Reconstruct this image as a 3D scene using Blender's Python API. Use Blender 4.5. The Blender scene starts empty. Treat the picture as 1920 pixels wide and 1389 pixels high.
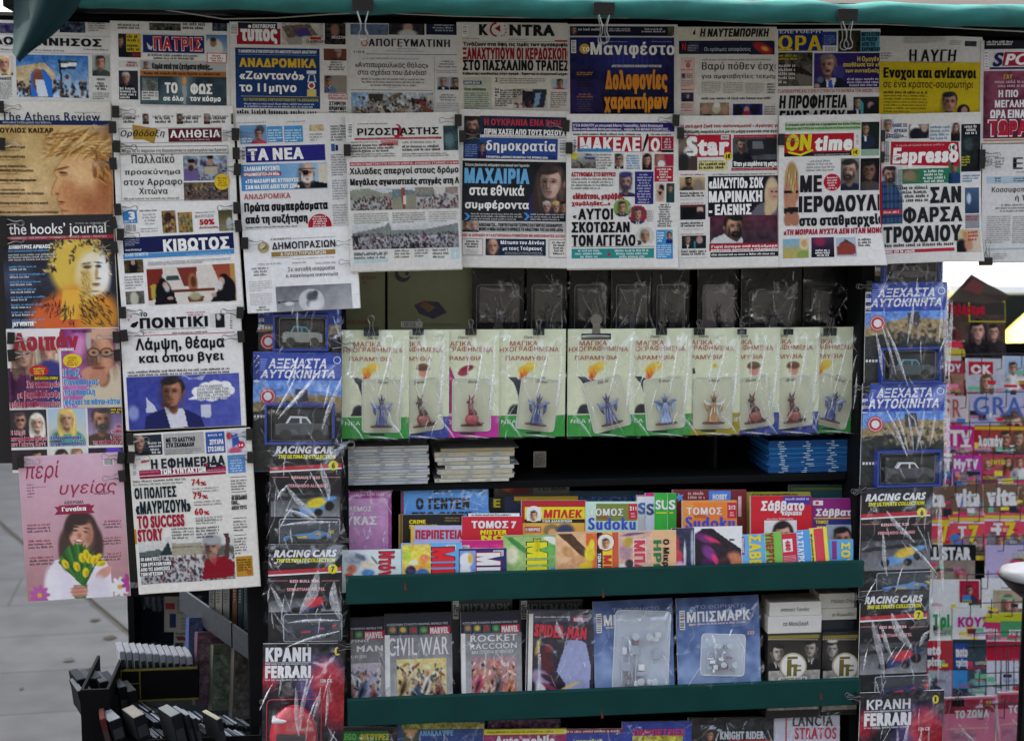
import bpy, math, random
import numpy as np
from mathutils import Vector, Matrix
R = math.radians
scene = bpy.context.scene
col = scene.collection
# ---------------------------------------------------------------- camera, sky, sun, exposure
FPX, CX, CY = 2800.0, 960.0, 694.5
TILT, YAW, DIST, EYE = R(7.0), R(7.0), 4.0, 1.85
ZC = EYE - DIST * math.sin(TILT)
CAM = Vector((-DIST * math.cos(TILT) * math.sin(YAW), -DIST * math.cos(TILT) * math.cos(YAW), EYE))
cd = bpy.data.cameras.new('camera'); cam = bpy.data.objects.new('camera', cd); col.objects.link(cam)
cam.location = CAM; cam.rotation_euler = (math.pi / 2 - TILT, 0, -YAW)
cd.sensor_width = 36.0; cd.lens = 36.0 * FPX / 1920.0; cd.clip_start = .05; cd.clip_end = 400
cd.dof.use_dof = True; cd.dof.focus_distance = 4.0; cd.dof.aperture_fstop = 2.4
scene.camera = cam
CR = cam.rotation_euler.to_matrix()
world = bpy.data.worlds.new('World'); scene.world = world; world.use_nodes = True
wn = world.node_tree; sky = wn.nodes.new('ShaderNodeTexSky'); sky.sky_type = 'NISHITA'; sky.sun_disc = False
SUN_EL, SUN_AZ = R(52), R(-50)     # high behind the kiosk, from the left; an added unseen wall keeps it in open shade
sky.sun_elevation = SUN_EL; sky.sun_rotation = SUN_AZ; sky.air_density = 1.0; sky.dust_density = 5.0; sky.ozone_density = 1.0
hs = wn.nodes.new('ShaderNodeHueSaturation'); hs.inputs['Saturation'].default_value = .5      # hazy, pale sky
wn.links.new(sky.outputs[0], hs.inputs['Color']); wn.links.new(hs.outputs[0], wn.nodes['Background'].inputs[0]); wn.nodes['Background'].inputs[1].default_value = .15
sl = bpy.data.lights.new('sun', 'SUN'); sl.energy = 3.5; sl.angle = R(.5); sl.color = (1, .95, .87)
so = bpy.data.objects.new('sun', sl); col.objects.link(so)
sd = Vector((math.sin(SUN_AZ) * math.cos(SUN_EL), math.cos(SUN_AZ) * math.cos(SUN_EL), math.sin(SUN_EL)))
so.rotation_euler = sd.to_track_quat('Z', 'Y').to_euler(); so.location = sd * 30
vs = scene.view_settings; vs.view_transform = 'Standard'; vs.look = 'None'; vs.gamma = 1; vs.exposure = 2.1
scene.cycles.max_bounces = 8; scene.cycles.transparent_max_bounces = 16; scene.cycles.glossy_bounces = 3
scene.cycles.use_denoising = True

# ---------------------------------------------------------------- pixel -> place
def ray(px, py):
    return (CR @ Vector(((px - CX) / FPX, -(py - CY) / FPX, -1.0))).normalized()
def at(px, py, Y):
    d = ray(px, py); return CAM + d * ((Y - CAM.y) / d.y)
def on_plane(px, py, o, n):
    d = ray(px, py); return CAM + d * ((o - CAM).dot(n) / d.dot(n))

# ---------------------------------------------------------------- colour and materials
def lin(c):
    if isinstance(c, str):
        if len(c) == 3: c = ''.join(k * 2 for k in c)
        c = tuple(int(c[i:i + 2], 16) / 255 for i in (0, 2, 4))
    a = np.asarray(c, float)
    return np.where(a <= .04045, a / 12.92, ((a + .055) / 1.055) ** 2.4)
MATS = {}
def mat(name, color=None, rough=.6, metal=0, grain=0, gscale=60, bump=0, spec=.5, coat=0, attr=False, trans=0, alpha=1):
    if name in MATS: return MATS[name]
    m = bpy.data.materials.new(name); m.use_nodes = True; nt = m.node_tree; b = nt.nodes['Principled BSDF']
    b.inputs['Roughness'].default_value = rough; b.inputs['Metallic'].default_value = metal
    b.inputs['Specular IOR Level'].default_value = spec; b.inputs['Coat Weight'].default_value = coat
    b.inputs['Coat Roughness'].default_value = .12
    src = None
    if attr:
        a = nt.nodes.new('ShaderNodeAttribute'); a.attribute_name = 'Col'; src = a.outputs['Color']
    if color is not None:
        b.inputs['Base Color'].default_value = (*lin(color), 1)
    tc = nt.nodes.new('ShaderNodeTexCoord'); nz = nt.nodes.new('ShaderNodeTexNoise')
    nz.inputs['Scale'].default_value = gscale; nz.inputs['Detail'].default_value = 5; nt.links.new(tc.outputs['Object'], nz.inputs['Vector'])
    if grain:
        mr = nt.nodes.new('ShaderNodeMapRange'); mr.inputs[1].default_value = .3; mr.inputs[2].default_value = .7
        mr.inputs[3].default_value = 1 - grain; mr.inputs[4].default_value = 1 + grain * .4
        nt.links.new(nz.outputs[0], mr.inputs[0])
        mx = nt.nodes.new('ShaderNodeMix'); mx.data_type = 'RGBA'; mx.blend_type = 'MULTIPLY'; mx.inputs[0].default_value = 1
        if src: nt.links.new(src, mx.inputs[6])
        else: mx.inputs[6].default_value = (*lin(color), 1)
        nt.links.new(mr.outputs[0], mx.inputs[7]); src = mx.outputs[2]
    if src: nt.links.new(src, b.inputs['Base Color'])
    if bump:
        bp = nt.nodes.new('ShaderNodeBump'); bp.inputs['Strength'].default_value = bump; bp.inputs['Distance'].default_value = .004
        nt.links.new(nz.outputs[0], bp.inputs['Height']); nt.links.new(bp.outputs[0], b.inputs['Normal'])
    MATS[name] = m; return m
mat('newsprint', attr=True, rough=.9, grain=.1, gscale=90, spec=.15)
mat('glossy_print', attr=True, rough=.4, grain=.06, gscale=50, spec=.4, coat=.15)
mat('painted', attr=True, rough=.5, grain=.12, gscale=30)
def film_mat(name, base, ridge, rough, scale, wid, bmp, glare, tint=(1, 1, 1)):
    m = bpy.data.materials.new(name); m.use_nodes = True; nt = m.node_tree; N = nt.nodes; L = nt.links.new; N.remove(N['Principled BSDF'])
    tc = N.new('ShaderNodeTexCoord'); nz = N.new('ShaderNodeTexNoise'); nz.inputs['Scale'].default_value = scale; nz.inputs['Detail'].default_value = 2; nz.inputs['Distortion'].default_value = .6; L(tc.outputs['Object'], nz.inputs[0])
    a = N.new('ShaderNodeMath'); a.operation = 'SUBTRACT'; L(nz.outputs[0], a.inputs[0]); a.inputs[1].default_value = .5
    b = N.new('ShaderNodeMath'); b.operation = 'ABSOLUTE'; L(a.outputs[0], b.inputs[0])
    mr = N.new('ShaderNodeMapRange'); mr.inputs[1].default_value = 0; mr.inputs[2].default_value = wid; mr.inputs[3].default_value = ridge; mr.inputs[4].default_value = base; L(b.outputs[0], mr.inputs[0])
    n2 = N.new('ShaderNodeTexNoise'); n2.inputs['Scale'].default_value = 11; n2.inputs['Detail'].default_value = 4; n2.inputs['Distortion'].default_value = 1.5; L(tc.outputs['Object'], n2.inputs[0])
    m3 = N.new('ShaderNodeMapRange'); m3.inputs[1].default_value = .57; m3.inputs[2].default_value = .72; m3.inputs[4].default_value = glare; L(n2.outputs[0], m3.inputs[0])
    ad = N.new('ShaderNodeMath'); L(mr.outputs[0], ad.inputs[0]); L(m3.outputs[0], ad.inputs[1])
    bp = N.new('ShaderNodeBump'); bp.inputs['Strength'].default_value = bmp; bp.inputs['Distance'].default_value = .01; L(b.outputs[0], bp.inputs['Height'])
    g = N.new('ShaderNodeBsdfGlossy'); g.inputs['Roughness'].default_value = rough; g.inputs[0].default_value = (.92, .95, 1, 1); L(bp.outputs[0], g.inputs['Normal'])
    t = N.new('ShaderNodeBsdfTransparent'); t.inputs[0].default_value = (*tint, 1); mx = N.new('ShaderNodeMixShader'); L(ad.outputs[0], mx.inputs[0]); L(t.outputs[0], mx.inputs[1]); L(g.outputs[0], mx.inputs[2])
    if 'fold' in name: df = N.new('ShaderNodeBsdfDiffuse'); df.inputs[0].default_value = (.95, .96, 1, 1); m2 = N.new('ShaderNodeMixShader'); m2.inputs[0].default_value = .4; L(g.outputs[0], m2.inputs[2]); L(df.outputs[0], m2.inputs[1]); L(m2.outputs[0], mx.inputs[2])
    L(mx.outputs[0], N['Material Output'].inputs[0])
    MATS[name] = m
film_mat('film', .012, .16, .1, 7, .016, .5, .3); film_mat('film_fold', .3, .6, .22, 40, .05, .5, .3); film_mat('blister', .045, .1, .06, 6, .02, .15, .1)
mat('ground_print', attr=True, rough=.85, spec=.2)

class MB:
    """collects shapes and links them as ONE mesh object"""
    def __init__(s): s.v = []; s.f = []; s.c = []; s.n = 0
    def add(s, v, f, c):
        v = np.asarray(v, float).reshape(-1, 3); k = len(v)
        s.v.append(v); s.f += [tuple(int(i) + s.n for i in q) for q in f]
        c = np.asarray(c, float)
        s.c.append(np.tile(c, (k, 1)) if c.ndim == 1 else c); s.n += k
    def box(s, x0, x1, y0, y1, z0, z1, c='888', M=None):
        v = np.array([(x, y, z) for x in (x0, x1) for y in (y0, y1) for z in (z0, z1)])
        if M is not None: v = np.array([M @ Vector(p) for p in v])
        s.add(v, [(0, 1, 3, 2), (4, 6, 7, 5), (0, 4, 5, 1), (2, 3, 7, 6), (0, 2, 6, 4), (1, 5, 7, 3)], lin(c))
    def prism(s, pts, y0, y1, c='888', M=None):
        """outline in x,z pushed from y0 to y1"""
        n = len(pts); v = [(p[0], y0, p[1]) for p in pts] + [(p[0], y1, p[1]) for p in pts]
        if M is not None: v = [M @ Vector(p) for p in v]
        f = [tuple(range(n)), tuple(range(2 * n - 1, n - 1, -1))] + [(i, i + n, (i + 1) % n + n, (i + 1) % n) for i in range(n)]
        s.add(v, f, lin(c))
    def tube(s, path, r, c='888', k=6, M=None, closed=False):
        P = [Vector(p) for p in path]; n = len(P); v = []; f = []
        for i, p in enumerate(P):
            if closed: t = P[(i + 1) % n] - P[i - 1]
            else: t = P[min(i + 1, n - 1)] - P[max(i - 1, 0)]
            t = t.normalized() if t.length > 1e-9 else Vector((0, 0, 1))
            a = t.cross(Vector((.31, .87, .37))); a = a.normalized() if a.length > 1e-6 else Vector((1, 0, 0)); b = t.cross(a)
            rr = r[i] if isinstance(r, (list, tuple)) else r
            for j in range(k):
                an = 2 * math.pi * j / k; v.append(p + a * rr * math.cos(an) + b * rr * math.sin(an))
        m = n if closed else n - 1
        for i in range(m):
            for j in range(k):
                f.append((i * k + j, i * k + (j + 1) % k, ((i + 1) % n) * k + (j + 1) % k, ((i + 1) % n) * k + j))
        if not closed: f += [tuple(range(k))[::-1], tuple(range((n - 1) * k, n * k))]
        if M is not None: v = [M @ p for p in v]
        s.add([tuple(p) for p in v], f, lin(c))
    def lathe(s, prof, c='888', k=14, M=None):
        v = []; f = []; n = len(prof)
        for r, z in prof:
            for j in range(k):
                a = 2 * math.pi * j / k; v.append((r * math.cos(a), r * math.sin(a), z))
        for i in range(n - 1):
            for j in range(k): f.append((i * k + j, i * k + (j + 1) % k, (i + 1) * k + (j + 1) % k, (i + 1) * k + j))
        f += [tuple(range(k))[::-1], tuple(range((n - 1) * k, n * k))]
        if M is not None: v = [tuple(M @ Vector(p)) for p in v]
        s.add(v, f, lin(c))
    def ball(s, cx, cy, cz, rx, ry, rz, c='888', k=12):
        s.lathe([(max(.02, math.sin(math.pi * i / 8)), -math.cos(math.pi * i / 8)) for i in range(9)], c, k,
                Matrix.Translation((cx, cy, cz)) @ Matrix.Diagonal((rx, ry, rz, 1)))
    def build(s, name, m, parent=None, disp=None, smooth=False, bevel=0):
        me = bpy.data.meshes.new(name)
        V = np.concatenate(s.v) if s.v else np.zeros((0, 3))
        if disp is not None: V = disp(V)
        me.from_pydata(V.tolist(), [], s.f); me.update()
        ca = me.color_attributes.new('Col', 'FLOAT_COLOR', 'POINT')
        C = np.ones((len(V), 4)); C[:, :3] = np.concatenate(s.c) if s.c else 0
        ca.data.foreach_set('color', C.ravel())
        if smooth: me.polygons.foreach_set('use_smooth', [True] * len(me.polygons))
        o = bpy.data.objects.new(name, me); col.objects.link(o); me.materials.append(MATS[m] if isinstance(m, str) else m)
        if parent is not None: o.parent = parent
        if bevel:
            b = o.modifiers.new('bevel', 'BEVEL'); b.width = bevel; b.segments = 2; b.limit_method = 'ANGLE'
        return o
def tag(o, label=None, cat=None, group=None, kind=None):
    if label: o['label'] = label
    if cat: o['category'] = cat
    if group: o['group'] = group
    if kind: o['kind'] = kind
    return o
def empty(name, loc, label=None, cat=None, group=None, mtx=None):
    o = bpy.data.objects.new(name, None); col.objects.link(o); o.empty_display_size = .02
    if mtx is not None: o.matrix_world = mtx
    else: o.location = loc
    return tag(o, label, cat, group)
def copy_tree(o, parent=None):
    c = o.copy(); col.objects.link(c)
    if parent is not None: c.parent = parent
    for ch in [k for k in o.children]: copy_tree(ch, c)
    return c

# ---------------------------------------------------------------- lettering: outlines of the built-in font, filled by winding number
CH = {}
def outline(ch):
    if ch in CH: return CH[ch]
    dg = bpy.context.evaluated_depsgraph_get
    def curve(body):
        cu = bpy.data.curves.new('type', 'FONT'); cu.body = body; ob = bpy.data.objects.new('type', cu); col.objects.link(ob)
        k = ob.to_curve(dg()); out = []
        for sp in k.splines:
            bz = sp.bezier_points; n = len(bz); poly = []
            if n:
                for i in range(n):
                    a, b = bz[i], bz[(i + 1) % n]; p0, p1, p2, p3 = a.co, a.handle_right, b.handle_left, b.co
                    st = abs((p1 - p0).cross(p3 - p0).length) + abs((p2 - p0).cross(p3 - p0).length)
                    q = 1 if st < 1e-5 else 5
                    for t in range(q):
                        t /= q; m = 1 - t
                        p = p0 * m ** 3 + p1 * 3 * m * m * t + p2 * 3 * m * t * t + p3 * t ** 3; poly.append((p.x, p.y))
            else: poly = [(p.co.x, p.co.y) for p in sp.points]
            if len(poly) > 2: out.append(np.array(poly))
        ob.to_curve_clear(); bpy.data.objects.remove(ob); bpy.data.curves.remove(cu); return out
    g = curve(ch); gi = curve(ch + 'I'); i0 = curve('I')
    adv = gi[-1][:, 0].min() - i0[-1][:, 0].min()
    CH[ch] = (g, adv if adv > .05 else .3); return CH[ch]
def area(p): x, y = p[:, 0], p[:, 1]; return .5 * np.sum(x * np.roll(y, -1) - np.roll(x, -1) * y)
GL = {}
STY = {'l': (.006, .004, 0), 'r': (.008, .008, 0), 'b': (.044, .03, 0), 'x': (.07, .04, 0), 'y': (.088, .042, 0), 's': (.02, 0, .055), 'S': (.05, .008, .06)}
def glyph(ch, sty):
    """trapezoids (y0, y1, xl0, xr0, xl1, xr1) and the advance"""
    if (ch, sty) in GL: return GL[ch, sty]
    dx, dy, sf = STY[sty]; g, adv = outline(ch)
    if not g: GL[ch, sty] = ([], adv); return GL[ch, sty]
    sg = np.sign(sum(area(p) for p in g)) or 1
    C = list(g)
    def put(q):
        q = np.array(q)
        if abs(area(q)) < 1e-7: return
        C.append(q if np.sign(area(q)) == sg else q[::-1])
    for p in g:
        n = len(p)
        for i in range(n):
            a, b = p[i], p[(i + 1) % n]
            if dx: put([a - (dx, 0), a + (dx, 0), b + (dx, 0), b - (dx, 0)])
            if dy: put([a - (0, dy), b - (0, dy), b + (0, dy), a + (0, dy)])
            if dx and dy: put([a + (-dx, -dy), a + (dx, -dy), a + (dx, dy), a + (-dx, dy)])
            if sf and abs(a[1] - b[1]) < .004 and .03 < abs(a[0] - b[0]) < .15:
                y = a[1]; x0, x1 = sorted((a[0], b[0]))
                for lv in (0, .515, .729, .7, .5, .52, .73, .75):
                    if abs(y - lv) < .012:
                        s = 1 if y < .1 else -1; put([(x0 - sf, y), (x1 + sf, y), (x1 + sf, y + s * .035), (x0 - sf, y + s * .035)]); break
    Y0 = min(p[:, 1].min() for p in C); Y1 = max(p[:, 1].max() for p in C)
    E = []; ys = {Y0, Y1}
    for p in C:
        a, b = p, np.roll(p, -1, 0)
        for k in range(len(a)):
            if abs(a[k, 1] - b[k, 1]) > 1e-6: E.append((a[k, 0], a[k, 1], b[k, 0], b[k, 1]))

    for p in g:
        for k in range(len(p)):
            q = p[(k + 1) % len(p)]
            if abs(p[k, 1] - q[1]) < 1e-4 and abs(p[k, 0] - q[0]) > .03: ys |= {float(q[1]) - dy, float(q[1]) + dy} | ({float(q[1]) + .035, float(q[1]) - .035} if sf else set())
    E = np.array(E); ys |= set(np.linspace(Y0, Y1, max(4, int((Y1 - Y0) / .034))).tolist())
    yy = sorted(y for y in ys if Y0 <= y <= Y1); ys = [Y0]
    for y in yy:
        if y - ys[-1] > .006: ys.append(y)
    ys[-1] = Y1; runs = []; live = []
    for y0, y1 in zip(ys[:-1], ys[1:]):
        ym = (y0 + y1) / 2; lo = np.minimum(E[:, 1], E[:, 3]); hi = np.maximum(E[:, 1], E[:, 3]); e = E[(lo < ym) & (hi > ym)]
        sl = (e[:, 2] - e[:, 0]) / (e[:, 3] - e[:, 1]); xm = e[:, 0] + sl * (ym - e[:, 1]); o = np.argsort(xm)
        w = 0; segs = []
        for k in o:
            w2 = w + (1 if e[k, 3] > e[k, 1] else -1)
            x = (e[k, 0] + sl[k] * (y0 - e[k, 1]), e[k, 0] + sl[k] * (y1 - e[k, 1])) if abs(sl[k]) < 3 else (xm[k], xm[k])
            if w == 0 and w2 != 0: st = x
            if w != 0 and w2 == 0: segs.append([y0, y1, st[0], x[0], st[1], x[1]])
            w = w2
        nl = []
        for q in segs:
            for r in live:
                h0, h1 = r[1] - r[0], q[1] - q[0]
                if abs(r[1] - q[0]) < .005 and abs(r[4] - q[2]) < .004 and abs(r[5] - q[3]) < .004 and \
                   abs((r[4] - r[2]) / h0 - (q[4] - q[2]) / h1) < .06 and abs((r[5] - r[3]) / h0 - (q[5] - q[3]) / h1) < .06:
                    r[1] = q[1]; r[4] = q[4]; r[5] = q[5]; nl.append(r); break
            else: runs.append(q); nl.append(q)
        live = nl
    GL[ch, sty] = (runs, adv + (dx * 1.45 if sf == 0 else dx * 1.6 + sf * .55)); return GL[ch, sty]
def typeset(s, sty):
    x = 0; out = []
    for ch in s:
        if ch == ' ': x += .26; continue
        g, a = glyph(ch, sty)
        if g: q = np.array(g); q[:, 2:] += x; out.append(q)
        x += a
    return np.concatenate(out) if out else np.zeros((0, 6))

# ---------------------------------------------------------------- printed pictures: soft shapes sampled on a fine mesh
class Pic:
    def __init__(s, x0, y0, x1, y1, bg, cell=1.7, seed=0):
        s.nx = max(3, int((x1 - x0) / cell)); s.ny = max(3, int((y1 - y0) / cell)); s.b = (x0, y0, x1, y1)
        s.X, s.Y = np.meshgrid(np.linspace(x0, x1, s.nx), np.linspace(y0, y1, s.ny)); s.rg = np.random.default_rng(seed)
        s.A = np.zeros((s.ny, s.nx, 3)); s.A[:] = lin0(bg)
    def mix(s, al, c): al = np.clip(al, 0, 1)[..., None]; s.A = s.A * (1 - al) + np.asarray(c) * al
    def e(s, cx, cy, rx, ry, c, so=.25, an=0, op=1):
        x, y = s.X - cx, s.Y - cy; a = R(an); u = x * math.cos(a) + y * math.sin(a); v = -x * math.sin(a) + y * math.cos(a)
        s.mix(((1 - np.sqrt((u / rx) ** 2 + (v / ry) ** 2)) / so + .5) * op, lin0(c)); return s
    def p(s, pts, c, op=1):
        i = np.zeros(s.X.shape, bool); n = len(pts)
        for k in range(n):
            (xa, ya), (xb, yb) = pts[k], pts[(k + 1) % n]
            if ya == yb: continue
            i ^= ((ya > s.Y) != (yb > s.Y)) & (s.X < (xb - xa) * (s.Y - ya) / (yb - ya) + xa)
        s.mix(i * op, lin0(c)); return s
    def g(s, c0, c1, vert=True):
        x0, y0, x1, y1 = s.b; t = ((s.Y - y0) / (y1 - y0) if vert else (s.X - x0) / (x1 - x0))[..., None]
        s.A = lin0(c0) * (1 - t) + lin0(c1) * t; return s
    def vn(s, sc):
        g = s.rg.random((int((s.b[3] - s.b[1]) / sc) + 3, int((s.b[2] - s.b[0]) / sc) + 3)); fx = (s.X - s.b[0]) / sc; fy = (s.Y - s.b[1]) / sc
        i, j = fy.astype(int), fx.astype(int); u, v = fx - j, fy - i
        return g[i, j] * (1 - u) * (1 - v) + g[i, j + 1] * u * (1 - v) + g[i + 1, j] * (1 - u) * v + g[i + 1, j + 1] * u * v
    def n(s, am=.15, sc=8):
        s.A = np.clip(s.A + (s.vn(sc) + s.vn(sc / 2.3) - 1)[..., None] * am, 0, 1); return s
    def crowd(s, x0, y0, x1, y1, d=4, pal=('222', '555', 'aaa', '733', '335'), k=.9, n=None):
        m = n or int((x1 - x0) * (y1 - y0) / (d * d) * k)
        m = min(m, 900)
        for _ in range(m):
            x = s.rg.uniform(x0, x1); y = s.rg.uniform(y0, y1); r = d * s.rg.uniform(.3, .62); c = np.array(hx(pal[s.rg.integers(len(pal))])) * .72 + .1 * s.rg.random()
            s.e(x, y + r, r, r * s.rg.uniform(.9, 1.6), tuple(c), .6, op=.85)
            if s.rg.random() < .6: s.e(x, y - r * .5, r * .5, r * .6, ('b48c7a', '9a7462', '2a2422')[s.rg.integers(3)], .6, op=.8)
        s.n(.08, max(2, d * .6))
        return s
    def face(s, cx, cy, h, skin='c49a80', hair='2a211d', shirt='222834', style='m', look=0, tie=None):
        """cy: centre of the head; h: its height; style m short, w long, b bald, d bearded, g dark glasses"""
        w = h * .74; sk = np.array(hx(skin)); sk = sk * .93 + np.array((.02, .0, -.02)); dk = tuple(sk * .42); md = tuple(sk * .74); lt = tuple(np.clip(sk * 1.16 + .04, 0, 1)); hr = np.array(hx(hair)); hl = tuple(np.clip(hr * 1.5 + .05, 0, 1))
        g = 1 if look <= 0 else -1; o = look * w * .1
        if shirt:
            s.e(cx, cy + h * 1.35, w * 1.35, h * .78, shirt, .1); s.e(cx - g * w * .8, cy + h * 1.3, w * .5, h * .6, tuple(np.array(hx(shirt)) * .5), .9, op=.6)
            s.p([(cx - w * .28, cy + h * .58), (cx + w * .28, cy + h * .58), (cx, cy + h * 1.15)], 'd8d8dc' if tie else shirt)
            if tie: s.p([(cx - w * .07, cy + h * .72), (cx + w * .07, cy + h * .72), (cx + w * .1, cy + h * 1.3), (cx - w * .1, cy + h * 1.3)], tie)
        if 'w' in style:
            s.e(cx, cy + h * .1, w * .68, h * .74, hair, .16)
            for q in (-1, 1): s.e(cx + q * w * .46, cy + h * .55, w * .24, h * .5, hair, .3); s.e(cx + q * w * .52, cy + h * .3, w * .07, h * .5, hl, .9, q * 6, .45)
            s.e(cx + g * w * .2, cy - h * .42, w * .3, h * .08, hl, 1, g * 20, .5)
        s.e(cx, cy + h * .5, w * .23, h * .26, md, .3); s.e(cx - g * w * .08, cy + h * .5, w * .2, h * .12, dk, .9, op=.75)
        if 'b' not in style and 'w' not in style: s.e(cx - o * .5, cy - h * .17, w * .53, h * .36, hair, .14)
        for q in (-1, 1): s.e(cx + q * w * .46 - o, cy + h * .04, w * .06, h * .1, md, .4)
        s.e(cx + o * .3, cy - h * .02, w * .44, h * .43, skin, .12); s.e(cx + o * .6, cy + h * .18, w * .355, h * .31, skin, .16)
        s.e(cx - g * w * .34, cy + h * .1, w * .24, h * .42, dk, 1.5, op=.75); s.e(cx + g * w * .4, cy + h * .2, w * .1, h * .3, md, 1.2, op=.5)
        s.e(cx + g * w * .1, cy - h * .24, w * .24, h * .12, lt, 1.5, op=.6); s.e(cx + g * w * .22 + o, cy + h * .12, w * .12, h * .1, lt, 1.5, op=.6)
        if 'b' not in style: s.e(cx - g * w * .1, cy - h * .4, w * .44, h * .15, hair, .35, -g * 8); s.e(cx + g * w * .2, cy - h * .44, w * .2, h * .05, hl, 1.2, op=.45)
        else: s.e(cx + g * w * .1, cy - h * .36, w * .2, h * .08, lt, 1.3, op=.7)
        if 'd' in style:
            s.e(cx + o, cy + h * .33, w * .35, h * .17, hair, .5, op=.8)
            for q in (-1, 1): s.e(cx + o * .6 + q * w * .33, cy + h * .18, w * .07, h * .22, hair, .8, op=.7)
        for q in (-1, 1):
            x = cx + o + q * w * .185
            s.e(x, cy - h * .045, w * .13, h * .055, dk, 1.2, op=.7); s.e(x, cy - h * .03, w * .07, h * .02, '1c1614', .8, op=.95); s.e(x + g * w * .02, cy + h * .035, w * .08, h * .02, md, 1.2, op=.5)
            s.e(x, cy - h * .115, w * .12, h * .018, tuple(hr * .6 + np.array(dk) * .4), .9, q * 7, .75)
            if 'g' in style: s.e(x, cy - h * .03, w * .155, h * .08, '1c1a1c', .35, op=.8)
        s.e(cx + o * 1.5 - g * w * .05, cy + h * .07, w * .035, h * .13, dk, 1.2, op=.5); s.e(cx + o * 1.5 + g * w * .02, cy + h * .06, w * .03, h * .12, lt, 1.2, op=.6); s.e(cx + o * 1.6, cy + h * .185, w * .085, h * .022, dk, 1, op=.7)
        if 'd' in style: s.e(cx + o, cy + h * .235, w * .19, h * .03, hair, .7, op=.8)
        s.e(cx + o, cy + h * .275, w * .14, h * .014, '5a2826', .9, op=.9); s.e(cx + o, cy + h * .305, w * .1, h * .022, 'a86458' if 'w' not in style else 'b04a4c', 1, op=.6)
        s.e(cx + o, cy + h * .36, w * .11, h * .018, dk, 1.2, op=.4)
        m = np.hypot((s.X - cx) / w, (s.Y - cy) / h) < .62; s.A += (m * (s.rg.random(s.X.shape) - .5) * .07)[..., None]
        return s
def hx(c):
    if isinstance(c, str):
        if len(c) == 3: c = ''.join(k * 2 for k in c)
        return tuple(int(c[i:i + 2], 16) / 255 for i in (0, 2, 4))
    return c
def lin0(c): return np.array(hx(c), float)

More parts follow.
